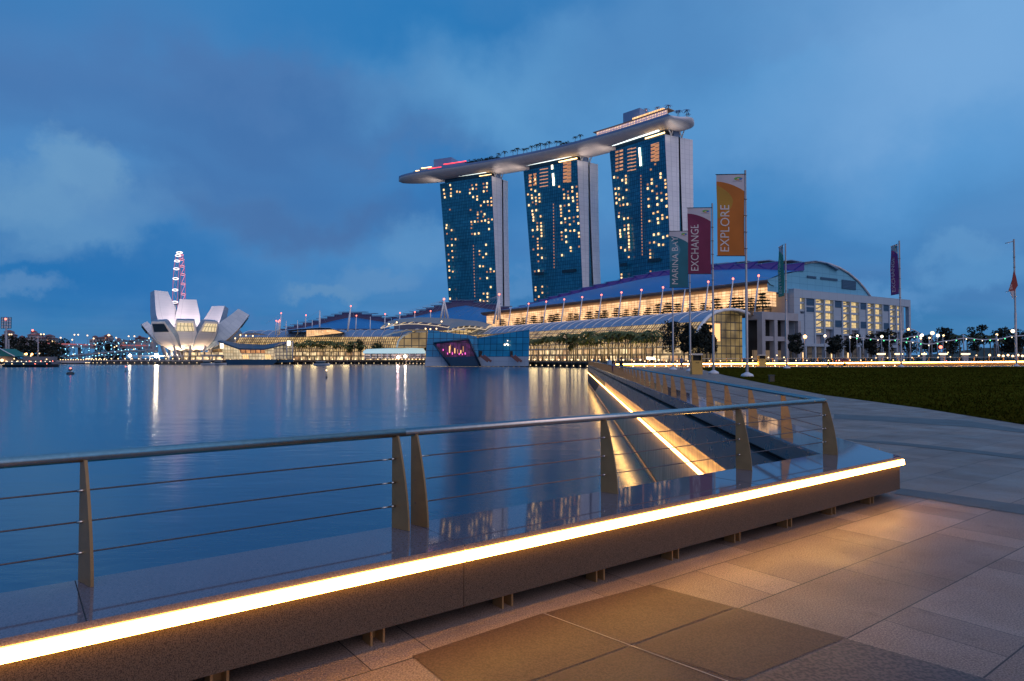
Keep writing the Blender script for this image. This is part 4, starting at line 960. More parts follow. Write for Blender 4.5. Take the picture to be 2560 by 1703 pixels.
# ------------------------------------------------------------------ masts on the terrace, each with cables and a red lamp
def mast(base, top, label, group, lamp=True, r=.42, cables=(), w2=None):
    t = thing('mast', label, 'mast', base, group)
    m = MB(); m.tube([base, lerp(base, top, .5), top], [r*.8, r, r*.45], 7); m.build('pole', M['white'], t)
    if lamp:
        m = MB(); m.ball(Vector(top)+Vector((0, 0, .5)), .48, 8); m.build('lamp', M['redlamp'], t)
    for c in cables:
        m = MB(); m.tube([top, c], .06, 3); m.build('cable', M['lightgrey'], t)
    return t
GM = 'white masts along the arcade terrace'
mpx = [1277, 1321, 1365, 1410, 1455, 1503, 1553, 1603, 1657, 1712, 1770, 1832, 1896]
for i, x in enumerate(mpx):
    lo, hi = 0.0, 260.0
    for _ in range(40):
        mm = (lo+hi)/2
        if proj(S3(mm, 23.4, 36))[0] > x: lo = mm
        else: hi = mm
    s = lo
    mast(Vector(S3(s+.6, 25.5, 21)), Vector(S3(s, 23.2, 37.2 if i != 9 else 35.5)), 'white leaning mast on the terrace before the lit glazing', GM, i not in (0, 9), .42, [S3(s-6, 18, 35.8), S3(s+6, 18, 35.8)])
# tiered terrace trees
def tier_tree(rng, h):
    a = MB(); a.tube([(0, 0, 0), (.1, 0, h*.5), (0, 0, h)], [.22, .16, .06], 5); b = MB()
    for k in range(5):
        z = h*(.34+.15*k); rr = h*(.40-.062*k)*rng.uniform(.85, 1.2)
        for _ in range(3): b.leaves((rng.uniform(-.5, .5), rng.uniform(-.5, .5), z+rng.uniform(-.12, .12)), (rr, rr, h*.035), 34, .95, rng, flat=.8)
    return a, b
rng = random.Random(5); protos = []
GT = 'tiered trees on the lit arcade terrace'
for k in range(3):
    t = thing('terrace_tree', 'tiered dark tree growing on the terrace in front of the lit glazing', 'tree', (0, 0, 0), GT); a, b = tier_tree(rng, 8.2)
    a.build('trunk', M['trunk'], t); b.build('crown', M['leafgreen'], t); protos.append(t)
tpx = [1258, 1290, 1306, 1333, 1355, 1377, 1397, 1422, 1442, 1467, 1491, 1514, 1540, 1566, 1591, 1615, 1645, 1672, 1697, 1727, 1757, 1790, 1830, 1846, 1878, 1910]
used = 0
for i, x in enumerate(tpx):
    lo, hi = 0.0, 262.0
    for _ in range(40):
        mm = (lo+hi)/2
        if proj(S3(mm, 21.5, 25))[0] > x: lo = mm
        else: hi = mm
    L_ = S3(lo, 21.5+rng.uniform(-1.5, 1.5), 20.95); sc = rng.uniform(.88, 1.12)
    if used < 3: t = protos[used]; t.location = L_; t.rotation_euler = (0, 0, rng.uniform(0, 6)); used += 1
    else: dup(protos[i % 3], L_, rng.uniform(0, 6), sc)
# ================================================================== arcade on the left: second vault, canopies, theatre roofs
AO = Vector((-72.0, 452.0)); AE = (Vector((-196.0, 470.0))-AO).normalized(); AQ = Vector((AE.y, -AE.x)); AQ = -AQ if AQ.y > 0 else AQ
def V3(s, q, z): p = AO + AE*s + AQ*(q-64.8); return (p.x, p.y, z)
AR = thing('shopping_arcade', 'glazed shopping arcade with barrel vault and lattice canopy behind the waterfront palms', 'building', V3(60, 40, 0))
SA = (Vector((-196.0, 470.0))-AO).length
vault(V3, 0, SA+2, AR, 18)
for i in range(24):
    s = SA*i/24; m = MB(); m.tube([V3(s+(k*1.1), q+.15, z) for k, (q, z) in enumerate(VG)], .13, 4, caps=False); m.build('glazing_bar', M['soffit'], AR)
m = MB(); m.quad(V3(SA+40, 66, 0), V3(-4, 66, 0), V3(-4, 66, 6), V3(SA+40, 66, 6)); m.build('shop_front', M['shoplit'], AR)
m = MB(); m.quad(V3(SA+44, 30, 0), V3(-20, 30, 0), V3(-20, 30, 20.5), V3(SA+44, 30, 20.5)); m.build('inner_wall', M['terrlit'], AR)
# arched hall window on the right of the vault
m = MB(); A_ = [at(x, y, 447) for x, y in ((992, 869), (996, 853), (1006, 841), (1022, 833), (1043, 829), (1068, 829), (1068, 869))]
cx = A_[0]; m.add(A_, [tuple(range(7))], 0, [[((p-cx).x, p.z) for p in A_]]); m.build('hall_window', panes('lit hall window', (.9, .6, .25), (.55, .34, .13), (.10, .07, .04), 5, 5, .35, es=.55, nscale=.08, namt=.6), AR)
m = MB(); m.tube([at(x, y, 446) for x, y in ((992, 869), (996, 853), (1006, 841), (1022, 833), (1043, 829), (1068, 829))], .7, 6); m.build('end_arch', M['white'], AR)
m = MB(); m.tube([at(x, y, 449) for x, y in ((955, 842), (985, 832), (1020, 826), (1070, 825))], .6, 6); m.build('end_arch', M['white'], AR)
# raised glazed gallery in the middle and its curved blue roof
m = MB(); a, b, c_, d_ = at(766, 842, 462), at(858, 832, 459), at(835, 824.5, 459), at(766, 826, 462); e_ = at(790, 824, 461)
m.quad(a, b, c_, d_); m.build('gallery_glazing', M['uppglass'], AR)
m = MB(); rows = []
for x, y in ((717, 826), (745, 823), (772, 821.5), (800, 819.5), (825, 820.5), (845, 826), (862, 832)):
    rows.append([at(x, y, 456), at(x, y-1.5, 466), at(x+4, y+2, 480)])
m.grid(rows); m.grid([[p+Vector((0, 0, -.7)) for p in r] for r in rows]); m.build('gallery_roof', M['vaultroof'], AR)
# lens shaped canopy at the far left end
m = MB(); rows = []
for x, y, h in ((597, 838, 0), (612, 836, 1.8), (635, 834.5, 3), (655, 836, 2.0), (668, 838, .3)): rows.append([at(x, y-h, 470), at(x, y+h*.8, 464), at(x, y, 458)])
m.grid(rows); m.build('lens_canopy', M['soffit'], AR)
for x, y in ((601, 838), (615, 839), (632, 840), (588, 846)):
    m = MB(); m.ball(at(x, y, 457), .5, 6); m.build('canopy_lamp', M['lamp'], AR)
m = MB(); m.tube([at(588, 846, 457), at(588, 872, 457)], .2, 5); m.build('canopy_post', M['white'], AR)
# lattice canopy over the event plaza
def lattice(path0, path1, nrib, par, mt, mt2, r=.32):
    P0_ = [Vector(p) for p in path0]; P1_ = [Vector(p) for p in path1]; n = len(P0_)
    m = MB(); m.grid([[P0_[i], (P0_[i]+P1_[i])/2+Vector((0, 0, 1.6)), P1_[i]] for i in range(n)]); m.build('canopy_skin', mt2, par)
    for i in range(n):
        m = MB(); m.tube([P0_[i]-Vector((0, 0, 1.0)), (P0_[i]+P1_[i])/2+Vector((0, 0, .4)), P1_[i]-Vector((0, 0, 1.0))], r, 5); m.build('canopy_rib', mt, par)
    for f in (0, .33, .66, 1):
        m = MB(); m.tube([a*(1-f)+b*f+Vector((0, 0, 1.6*4*f*(1-f)-1.4)) for a, b in zip(P0_, P1_)], r*.8, 5); m.build('canopy_purlin', mt, par)
M['truss'] = mat('lit white truss', (.80, .72, .58), .5, emis=(1, .72, .38), es=.42)  # light from below put into the truss as its own glow
M['skin'] = mat('canopy skin', (.30, .29, .28), .55)
def arcpts(L, n, D):
    out = []
    for i in range(n):
        u = i/(n-1)*(len(L)-1); k = min(int(u), len(L)-2); f = u-k
        out.append(at(L[k][0]*(1-f)+L[k+1][0]*f, L[k][1]*(1-f)+L[k+1][1]*f, D))
    return out
lattice(arcpts([(952, 816), (985, 808), (1030, 804), (1085, 808), (1140, 818), (1180, 826)], 12, 430), arcpts([(990, 802), (1035, 796), (1085, 794), (1140, 797), (1195, 804), (1232, 812)], 12, 462), 12, AR, M['truss'], M['skin'])
lattice(arcpts([(1118, 826), (1140, 818), (1165, 814), (1190, 815), (1215, 819)], 8, 418), arcpts([(1138, 806), (1160, 801), (1185, 801), (1210, 806), (1238, 814)], 8, 440), 8, AR, M['truss'], M['skin'])
for x, y in ((1064, 822), (1076, 823), (1091, 822), (972, 810), (992, 806), (1104, 804)):
    m = MB(); m.ball(at(x, y, 425), .5, 6); m.build('canopy_lamp', M['lamp'], AR)
m = MB(); m.quad(at(1110, 842, 440), at(1190, 842, 440), at(1190, 826, 440), at(1110, 826, 440)); m.quad(at(1030, 860, 452), at(1120, 860, 452), at(1120, 826, 452), at(1030, 826, 452)); m.build('plaza_wall', M['vaultlit'], AR)
m = MB(); m.quad(at(700, 838, 500), at(1090, 838, 500), at(1090, 822, 500), at(700, 822, 500)); m.build('rear_hall', mat('rear hall wall', (.07, .09, .16), .6), AR)
def sailroof(name, label, ridge, eave, Dr, De, peak_i):
    b = at(ridge[peak_i][0], 898, (Dr+De)/2); t = thing(name, label, 'building', (b.x, b.y, 0), 'sail roofed theatres behind the arcade')
    R = [at(x, y, Dr) for x, y in ridge]; E_ = []
    n = len(R)
    for i in range(n):
        u = i/(n-1)*(len(eave)-1); k = min(int(u), len(eave)-2); f = u-k
        E_.append(at(eave[k][0]*(1-f)+eave[k+1][0]*f, eave[k][1]*(1-f)+eave[k+1][1]*f, De))
    m = MB(); m.grid([[e, e*.6+r*.4+Vector((0, 0, 1.5)), r*.85+e*.15+Vector((0, 0, -1.2))] for e, r in zip(E_, R)]); m.build('roof', M['roofblue'], t)
    m = MB(); m.grid([[e, Vector((e.x, e.y, 0))] for e in E_]); m.build('wall', mat('theatre wall', (.10, .12, .2), .6) if 'thw' not in M else M['thw'], t)
    M['thw'] = bpy.data.materials['theatre wall']
    for i in range(n-1):
        a, b_ = R[i], R[i+1]; hi = max(a.z, b_.z); lo = min(a.z, b_.z)-4.0
        m = MB(); m.quad((a.x, a.y, lo), (b_.x, b_.y, lo), (b_.x, b_.y, hi), (a.x, a.y, hi)); m.build('clerestory', M['purple2'], t)
        m = MB(); w = 1.6; s = 1 if b_.z > a.z else -1
        x0, x1 = (a, b_); d = (b_-a); d.z = 0; d.normalize()
        q0 = a-d*(2.5 if s > 0 else .5); q1 = b_+d*(.5 if s > 0 else 2.5)
        m.solid([(q0.x, q0.y-2.5, hi), (q1.x, q1.y-2.5, hi+.3), (q1.x, q1.y+14, hi+1.2), (q0.x, q0.y+14, hi+1.2)], (0, 0, .5)); m.build('roof_plate', M['vaultroof'], t)
    return t
M['purple2'] = panes('deep violet clerestory', (0.035, 0.035, 0.20), (0.04, 0.04, 0.22), (0.03, 0.03, 0.17), 6, 20, 0.12, 0.5, es=0.24)
sailroof('theatre', 'blue sail roofed theatre with stepped plates rising to a peak before the leftmost tower',
         [(979, 798), (997, 794), (1016, 790), (1032, 786), (1048, 781), (1065, 776), (1085, 771), (1105, 765), (1128, 758), (1160, 752.5), (1185, 757), (1215, 762), (1245, 768), (1273, 775)],
         [(985, 806), (1050, 804), (1110, 804), (1170, 806), (1225, 810), (1262, 812)], 548, 508, 9)
sailroof('theatre', 'smaller blue sail roofed theatre behind the middle of the glazed arcade',
         [(718, 823), (735, 818), (757, 813), (780, 807), (800, 802.5), (818, 797.5), (836, 792), (855, 787), (877, 782), (905, 786), (930, 791), (955, 795.5), (978, 801)],
         [(722, 834), (780, 833), (840, 834), (900, 836), (972, 832)], 556, 520, 8)
# masts of the left half, single and A-frame
GL = 'white masts on the roofs left of the blue pavilion'
for (tx, ty, bx, by, D, lamp, r) in ((703, 785, 698, 837, 468, True, .5), (691, 804, 688, 838, 466, True, .34), (696, 806, 693, 838, 466, True, .3), (699, 803, 696, 838, 466, True, .3), (716, 802, 714, 837, 468, False, .35),
        (744, 801, 744, 836, 468, False, .35), (765, 790, 763, 822, 500, True, .4), (781, 800, 780, 820, 480, False, .36), (799.5, 776, 799, 820, 470, False, .75), (877, 767, 869, 829, 465, True, .8),
        (891, 791, 889, 829, 470, True, .4), (926, 792, 925, 829, 470, False, .4), (963, 787, 961, 827, 470, True, .4), (1000, 784, 998, 825, 470, True, .4), (1037, 782, 1036, 812, 470, True, .4), (1076.5, 779.5, 1076, 799, 470, True, .4)):
    b, t_ = at(bx, by, D), at(tx, ty, D)
    cb = []
    if r > .45: cb = [at(tx-38, ty+24, D+10), at(tx+20, by-4, D+12)]
    elif lamp: cb = [at(tx-9, by-3, D+8)]
    mast(b, t_, 'white cable mast standing on the arcade roofs beneath the violet theatre roofs', GL, lamp, r, cb)
for (tx, ty, feet, D) in ((1110, 750, ((1102, 796), (1111.5, 797), (1120, 795)), 478), (1248, 738, ((1234, 810), (1251, 812), (1244, 800)), 470)):
    t_ = at(tx, ty, D); f0 = at(feet[0][0], feet[0][1], D)
    t = thing('mast', 'big white A shaped mast with fanned cables, ' + ('left one before the violet roof' if tx < 1200 else 'right one beside the leftmost tower'), 'mast', f0)
    for fx, fy in feet:
        m = MB(); m.tube([at(fx, fy, D+(3 if fx == feet[1][0] else 0)), t_], [.75, .5], 7); m.build('leg', M['white'], t)
    m = MB(); m.ball(t_+Vector((0, 0, .6)), .75, 8); m.build('lamp', M['redlamp'], t)
    for k in range(5):
        m = MB(); m.tube([t_, at(tx-30-24*k, 797-2*k, D+16)], .07, 3); m.build('cable', M['lightgrey'], t)
# ================================================================== pavilions standing in the bay
def uvpanel(px, D, mt, nm, par, th=0.6, m=None):
    P = [at(x, y, d) for (x, y), d in zip(px, D if isinstance(D, (list, tuple)) else [D]*len(px))]
    m = MB(); n = (P[1]-P[0]).cross(P[-1]-P[0]).normalized(); n = -n if n.y < 0 else n
    o = P[0]; e = (P[1]-P[0]); e.z = 0; e.normalize()
    k = len(P); vs = P+[p+n*th for p in P]; fs = [tuple(range(k))[::-1], tuple(range(k, 2*k))]+[(i, (i+1) % k, k+(i+1) % k, k+i) for i in range(k)]
    m.add(vs, fs, 0, [[((vs[i]-o).dot(e), (vs[i]-o).z) for i in f] for f in fs]); return m.build(nm, mt, par)
M['blueglass'] = panes('blue glass panels', (.02, .36, .66), (.012, .25, .50), (.004, .07, .16), 3.3, 3.0, .13, .16, 0, spec=.55, nscale=.05, namt=.5)
M['pavbase'] = panes('pale pavilion base', (.34, .42, .52), (.30, .38, .48), (.2, .26, .34), 8, 2.4, .06, .6)
M['pinklamp'] = em('magenta lamp', (1.0, .12, .55), 1.6)
M['navy'] = panes('navy hull panels', (.008, .045, .10), (.010, .055, .12), (.006, .03, .07), 5, 3, .06, .3)
M['magenta'] = panes('magenta lit window', (.30, .05, .30), (.05, .03, .12), (.03, .01, .06), 2.0, 7, .12, es=.36, nscale=.35, namt=.85)
D0 = 318.0
CP_ = thing('crystal_pavilion', 'blue glass pavilion in the bay with dipping roof and dark magenta window', 'pavilion', at(1192, 914, D0+10))
uvpanel([(1064.5, 892.5), (1196, 892.5), (1192, 841), (1070, 824.5)], [D0, D0-1, D0+1, D0+3], M['blueglass'], 'left_wall', CP_)
uvpanel([(1193, 892), (1321.5, 891.5), (1323, 824), (1192, 845)], [D0-.5, D0-10, D0-9, D0+1], M['blueglass'], 'right_wall', CP_)
uvpanel([(1062, 915.5), (1200, 915.5), (1196, 892.6), (1064.5, 892.6)], D0-.6, M['pavbase'], 'base', CP_); uvpanel([(1195, 915.5), (1321, 915.5), (1321.5, 891.8), (1193, 892.3)], [D0-.3, D0-10, D0-10, D0-.3], M['pavbase'], 'base', CP_)
uvpanel([(1113, 893), (1192.5, 890.5), (1171.5, 848.5), (1084, 858.5)], [D0-3, D0-3, D0-5, D0-5], M['magenta'], 'prow_window', CP_)
uvpanel([(1125, 916), (1201, 916), (1192.5, 890.7), (1113, 893.2)], [D0-2.5, D0-2.5, D0-3, D0-3], M['navy'], 'prow_hull', CP_)
for k, (x, y, w, h) in enumerate(((1124, 874, .5, 3.2), (1126, 868, .4, 2.2), (1137, 877, .45, 2.4), (1144, 879, .35, 2.0), (1152, 880, .5, 1.6), (1158, 873, .4, 2.6), (1131, 884, .4, 1.0), (1148, 885, .4, .9), (1163, 884, .5, .9), (1108, 875, .4, .8), (1119, 884, .35, .8), (1156, 886, .35, .7))):
    m = MB(); m.box(at(x, y, D0-4.6), (w, .15, h)); m.build('inner_lamp', M['dimwin'] if k in (1, 3, 5) else M['warmwin'] if k < 6 else M['pinklamp'], CP_)
for a, b in (((1084, 858.5), (1171.5, 848.5)), ((1171.5, 848.5), (1201, 915)), ((1084, 858.5), (1125, 915))):
    m = MB(); m.tube([at(*a, D0-5 if a[1] < 880 else D0-3), at(*b, D0-5 if b[1] < 880 else D0-2.6)], .5, 5); m.build('prow_edge', M['navy'], CP_)
m = MB(); P = [at(1070, 824.5, D0+3), at(1192, 841, D0+1), at(1323, 824, D0-9), at(1320, 827, D0+5), at(1196, 843, D0+22), at(1078, 827, D0+24)]; m.add(P, [(0, 1, 4, 5), (1, 2, 3, 4)]); m.build('roof', M['navy'], CP_)
m = MB(); P = [at(1323, 824, D0-9), at(1321.5, 915, D0-10), at(1318, 914, D0+5), at(1320, 827, D0+5)]; m.add(P, [(0, 1, 2, 3)]); P = [at(1070, 824.5, D0+3), at(1062, 915, D0), at(1078, 914, D0+24), at(1078, 827, D0+24)]; m.add(P, [(0, 1, 2, 3)]); m.build('side_wall', M['blueglass'], CP_)
for x, y, w in ((1262, 862, .9), (1267, 860, .7), (1270, 862, .8), (1269, 852, .5)):
    m = MB(); m.box(at(x, y, D0-7), (w*.8, .3, w*.85)); m.build('lit_sign', M['lampw'], CP_)
for x, x1 in ((1197, 1206), (1275, 1282)):
    uvpanel([(x, 892), (x1, 892), (x1, 877.5), (x, 877.5)], D0-1.2 if x < 1250 else D0-7.2, M['black'], 'door', CP_, .2)
    for k in (0, 1):
        m = MB(); m.beam(at(x1+k*8-4, 889.5, D0-9-k*.6), at(x1+k*8+14, 904, D0-10.5-k*.6), .5, 1.0); m.build('gangway', mat('red brown gangway', (.20, .08, .07), .6) if 'gang' not in M else M['gang'], CP_)
        M['gang'] = bpy.data.materials['red brown gangway']
# pale lit pavilion with a folded dark roof
D1 = 418.0
M['litpale'] = panes('bright lit glazing', (1.0, .80, .50), (.80, .55, .28), (.42, .30, .17), 1.9, 1.9, .18, es=1.05, nscale=.12, namt=.55)
M['litdim'] = panes('lit lattice glazing', (.9, .72, .42), (.45, .33, .18), (.10, .09, .07), 2.2, 2.2, .3, es=.75, nscale=.2, namt=.7)
LP_ = thing('lit_pavilion', 'brightly lit glass pavilion with folded dark roof on a navy hull in the bay', 'pavilion', at(640, 914, D1+10))
uvpanel([(563, 898), (607, 899), (597, 872), (545.5, 853)], [D1, D1-2, D1-2, D1], M['litpale'], 'left_glazing', LP_)
uvpanel([(607, 899), (690, 898), (683, 868), (659, 873), (602, 877)], [D1-2, D1-1, D1+1, D1-1, D1-2], M['litpale'], 'front_glazing', LP_)
uvpanel([(602, 884), (663, 884), (660, 873), (598, 874)], D1-2.4, panes('orange shop window', (1, .45, .16), (.9, .3, .1), (.12, .05, .03), 3.1, 4, .3, es=1.0, nscale=.3, namt=.7), 'upper_window', LP_)
for k, x in enumerate((608, 613, 618, 664, 669, 674)): uvpanel([(x, 897), (x+3.2, 897), (x+1.5, 887), (x-1.7, 887)], D1-2.6, M['warmwin'], 'slanted_window', LP_, .2)
uvpanel([(690, 898), (717, 897), (717, 860), (700, 859), (683, 868)], [D1-1, D1+1, D1+3, D1+3, D1+1], M['litdim'], 'dome_glazing', LP_)
uvpanel([(717, 897.5), (731.5, 897), (731.5, 853), (717, 854)], [D1+1, D1+3, D1+4, D1+3], M['litdim'], 'right_glazing', LP_)
for a, b in (((717, 897.5), (717, 854)), ((731.5, 897), (731.5, 853))):
    m = MB(); m.tube([at(*a, D1+1), at(*b, D1+2)], .4, 5); m.build('corner_post', M['grey'], LP_)
for x, y in ((554.5, 865), (722, 858)): m = MB(); m.box(at(x, y, D1-1), (1.9, .5, 3.0)); m.build('flood_lamp', M['lampw'], LP_)
uvpanel([(564, 899), (692, 898.8), (690, 905), (678, 915), (570, 916)], D1-1.5, M['navy'], 'hull', LP_)
uvpanel([(690, 899), (733, 898), (733, 905), (690, 907)], D1+2, M['navy'], 'hull', LP_)
m = MB()
Pt = [at(545, 852, D1), at(598, 871, D1-4), at(659, 872, D1-4), at(684, 867, D1), at(729, 853, D1+4), at(728, 852, D1+30), at(660, 862, D1+30), at(600, 859, D1+30), at(553, 850, D1+30)]
Pb = [p-Vector((0, 0, .9)) for p in Pt]; m.add(Pt+Pb, [(0, 1, 7, 8), (1, 2, 6, 7), (2, 3, 6), (3, 4, 5, 6), (0, 9, 10, 1), (1, 10, 11, 2), (2, 11, 12, 3), (3, 12, 13, 4)]); m.build('roof', panes('dark ribbed roof', (.03, .10, .19), (.035, .11, .20), (.015, .05, .1), 2.2, 60, .2, .4), LP_)
# ================================================================== lotus shaped museum
MC = Vector((-238.0, 484.0)); MZ = 0.0
M['petal'] = panes('white petal cladding', (.90, .85, .84), (.87, .82, .81), (.74, .70, .70), 3.0, 2.2, .05, .45)
M['petalside'] = panes('steel petal flank', (.36, .44, .54), (.30, .38, .48), (.24, .32, .42), 5, 2.5, .06, .28, .35)
M['flood'] = M['lampw']
MU = thing('lotus_museum', 'white lotus shaped museum with ten upturned petals on tilted columns', 'museum', (MC.x, MC.y, 0))
VA = atan2(-MC.x, MC.y)
def petal(azd, R_, H, z0, w0, w1, lit, th0=9.0, th1=5.5, win=True, lean=1.0):
    a = radians(azd)+VA; d = Vector((sin(a), -cos(a), 0)); s = Vector((cos(a), sin(a), 0)); N = 14; O_, I_ = [], []
    for i in range(N+1):
        t = i/N; te_ = max(t, 1e-4); r = 4 + (R_-4)*t**.78; z = z0 + (H-z0)*t**1.85
        tn = Vector(((R_-4)*.78*te_**-.22, (H-z0)*1.85*te_**.85)).normalized(); nx, nz = -tn.y, tn.x
        th = th1 + (th0-th1)*sin(pi*min(1, t*.9+.05)); hw = min(r*0.375+.4, w0) * (1 if t < .62 else 1 - (1-w1/w0)*((t-.62)/.38)**1.2)
        c = MC.to_3d() + d*r + Vector((0, 0, z)); ci = c + d*(nx*th) + Vector((0, 0, nz*th))
        O_.append((c - s*hw, c, c + s*hw)); hi = hw*(.98 if t > .3 else 1.0); I_.append((ci - s*hi, ci, ci + s*hi))
    p = MB(); p.grid([[o[0], o[0]*.5+o[1]*.5, o[1], o[1]*.5+o[2]*.5, o[2]] for o in O_]); pe = p.build('petal', M['petal'], MU)
    p = MB(); p.grid([[o[0], o[1], o[2]] for o in I_]); p.build('inner_face', M['petal'], pe)
    p = MB(); p.grid([[o[0], q[0]] for o, q in zip(O_, I_)], smooth=False); p.grid([[q[2], o[2]] for o, q in zip(O_, I_)], smooth=False); p.build('flank', M['petalside'], pe)
    o, q = O_[-1], I_[-1]; p = MB(); p.add([o[0], o[2], q[2], q[0]], [(0, 1, 2, 3)]); p.build('tip', M['petalside'], pe)
    if win:
        rr = []
        for f in (.80, .96):
            k = f*N; i = min(int(k), N-1); g = k-i; L0 = [O_[i][j]*(1-g)+O_[i+1][j]*g for j in range(3)]; cc = L0[1] + d*.5 - Vector((0, 0, .25)); rr.append([cc+(L0[0]-L0[1])*.80, cc+(L0[2]-L0[1])*.80])
        p = MB(); p.quad(rr[0][0], rr[0][1], rr[1][1], rr[1][0]); p.build('skylight', M['sky_lit'] if lit else M['darkglass'], pe)
M['sky_lit'] = panes('lit skylight', (1, .80, .48), (.85, .62, .34), (.25, .2, .14), 2.6, 4, .25, es=.9)
for az_, R_, H, z0, w0, w1, lit, th in ((-4, 25, 28, 6.5, 9.4, 5.6, True, 5), (-40, 29, 27, 6.5, 9.2, 5.6, False, 5), (36, 26, 28, 6.5, 8.6, 5.6, True, 5), (-82, 30, 25.5, 7.5, 7.5, 4, False, 6),
                                      (84, 42, 34, 7.0, 8.5, 5.5, False, 13), (112, 40, 20, 7.0, 8.0, 5.0, False, 7), (-143, 35, 51, 7.5, 11, 5.6, False, 7), (180, 30, 45.5, 7.5, 10, 6.0, False, 7), (138, 36, 40.5, 7.5, 9, 6.0, False, 7)):
    petal(az_, R_, H, z0, w0, w1, lit, th, th*.62)
m = MB(); m.lathe((MC.x, MC.y, 0), [(3, 6.4), (6, 6.5), (9, 7.6), (9, 10), (3, 12)], 24); m.build('hub', M['petal'], MU)
for k in range(10):
    a = 2*pi*k/10 + .25; m = MB(); m.tube([(MC.x+cos(a)*13.5, MC.y+sin(a)*13.5, 0), (MC.x+cos(a)*17.5, MC.y+sin(a)*17.5, 10.5)], [1.1, .8], 8); m.build('column', M['grey'], MU)
for k in range(12):
    a = 2*pi*k/12; b = a + pi/12
    for q in (a, a+2*pi/12):
        m = MB(); m.tube([(MC.x+cos(q)*7.5, MC.y+sin(q)*7.5, 0), (MC.x+cos(b)*8.5, MC.y+sin(b)*8.5, 9)], .5, 5); m.build('lattice_strut', M['petal'], MU)
m = MB(); m.lathe((MC.x, MC.y, 0), [(5.5, 0), (5.5, 9)], 16); m.build('glazed_core', panes('lit glazed core', (.8, .5, .2), (.4, .25, .1), (.1, .07, .04), 3, 3, .3, es=.5), MU)
def flood(x, y, z, tx, ty, tz, e, col=(1, .78, .55), size=70, r=.6):
    ld = bpy.data.lights.new('floodlight', 'SPOT'); ld.energy = e; ld.color = col; ld.spot_size = radians(size); ld.spot_blend = .8; ld.shadow_soft_size = r
    o = bpy.data.objects.new('floodlight', ld); COL.objects.link(o); o.location = (x, y, z)
    o.rotation_euler = Vector((tx-x, ty-y, tz-z)).to_track_quat('-Z', 'Y').to_euler(); return o
for az_ in (-60, -22, 15, 52, 110, 180, 235):
    a = radians(az_)+VA; flood(MC.x+sin(a)*11, MC.y-cos(a)*11, 2.2, MC.x+sin(a)*19, MC.y-cos(a)*19, 12, 14000, (1, .70, .42), 110, .4)
for az_, hh in ((-143, 38), (180, 32), (138, 30), (100, 30)):
    a = radians(az_)+VA; flood(MC.x, MC.y-4, 27, MC.x+sin(a)*30, MC.y-cos(a)*30, hh, 14000, (1, .80, .80), 80, 1.0)
# museum quay with pergola and the bright lamp whose glitter crosses the bay
m = MB(); m.prism(museum_edge + [(-300, 462), (-190, 462)], -1.0, 0.25); tag(m.build('museum_quay', M['grey'], None, (-238, 430, 0)), 'low quay platform in front of the lotus museum', 'quay')
PG = thing('pergola', 'long grey pergola on posts along the museum quay', 'pergola', at(400, 893, 432))
for (x0, x1, y) in ((325, 458, 890), (505, 560, 888)):
    m = MB(); m.beam(at(x0, y, 432), at(x1, y, 432), 2.5, .45); m.build('roof_beam', M['lightgrey'], PG)
    x = x0+2
    while x < x1: m = MB(); a_ = at(x, y, 432); m.beam((a_.x, a_.y, 0.2), a_, .5, .5); m.build('post', M['lightgrey'], PG); x += 24
# ================================================================== observation wheel seen edge on
WD = 1030.0; wc = at(448.5, 762, WD); R_w = 0.5*(0)+80.0
wc = Vector((wc.x, WD, 80.0+7)); R_w = at(448.5, 636, WD).z - wc.z
WH = thing('observation_wheel', 'giant observation wheel seen almost edge on with glowing white capsules', 'ferris wheel', (wc.x, wc.y, 0))
wa = atan2(wc.x, wc.y) + radians(4.2)      # plane nearly along the sight line
wd = Vector((sin(wa), cos(wa), 0)); wn = Vector((wd.y, -wd.x, 0))
for off in (-3.2, 3.2):
    m = MB(); m.tube([wc + wn*off + wd*(R_w*cos(2*pi*k/72)) + Vector((0, 0, R_w*sin(2*pi*k/72))) for k in range(73)], .45, 5); m.build('rim', mat('wheel rim', (.25, .20, .30), .5, emis=(1, .18, .32), es=.35) if off < 0 else bpy.data.materials['wheel rim'], WH)
for k in range(28):
    a = 2*pi*k/28 + .05; p = wc + wd*((R_w+2.2)*cos(a)) + Vector((0, 0, (R_w+2.2)*sin(a)))
    near = cos(a) < 0
    if p.z < 20: continue
    m = MB(); path = [p + wn*(3.6*cos(2*pi*j/12)) + Vector((0, 0, 1.5*sin(2*pi*j/12))) for j in range(13)]
    m.tube(path, .5 if near else .45, 5, caps=False); m.build('capsule', M['wheelw'] if near else M['wheelp'], WH) if 'wheelw' in M else None
    if 'wheelw' not in M:
        M['wheelw'] = em('white capsule light', (1, .9, .9), 1.9); M['wheelp'] = em('pink capsule light', (1, .40, .48), 1.3); M['wheelpk'] = em('pink rim light', (.95, .25, .36), 1.0); m.build('capsule', M['wheelw'] if near else M['wheelp'], WH)
    q = wc + wd*((R_w-1)*cos(a)) + Vector((0, 0, (R_w-1)*sin(a))); m = MB(); m.box(p, (2.2, 2.2, 1.6)); m.build('capsule_floor', M['grey'], WH)
    a2 = a + 2*pi/28; q2 = wc + wd*((R_w-1)*cos(a2)) + Vector((0, 0, (R_w-1)*sin(a2)))
    m = MB(); m.tube([q - wn*3.2, q2 + wn*3.2], .42, 4); m.build('rim_lacing', M['wheelpk'] if not near else M['lightgrey'], WH)
    m = MB(); m.tube([q, wc], .12, 3); m.build('spoke', M['grey'], WH)
for s in (-1, 1):
    m = MB(); m.tube([wc+wn*s*5, Vector((wc.x, wc.y, 0)) + wn*s*16 + wd*10], 1.3, 6); m.build('leg', M['white'], WH)
m = MB(); m.tube([wc-wn*7, wc+wn*7], 2, 8); m.build('hub', M['grey'], WH)
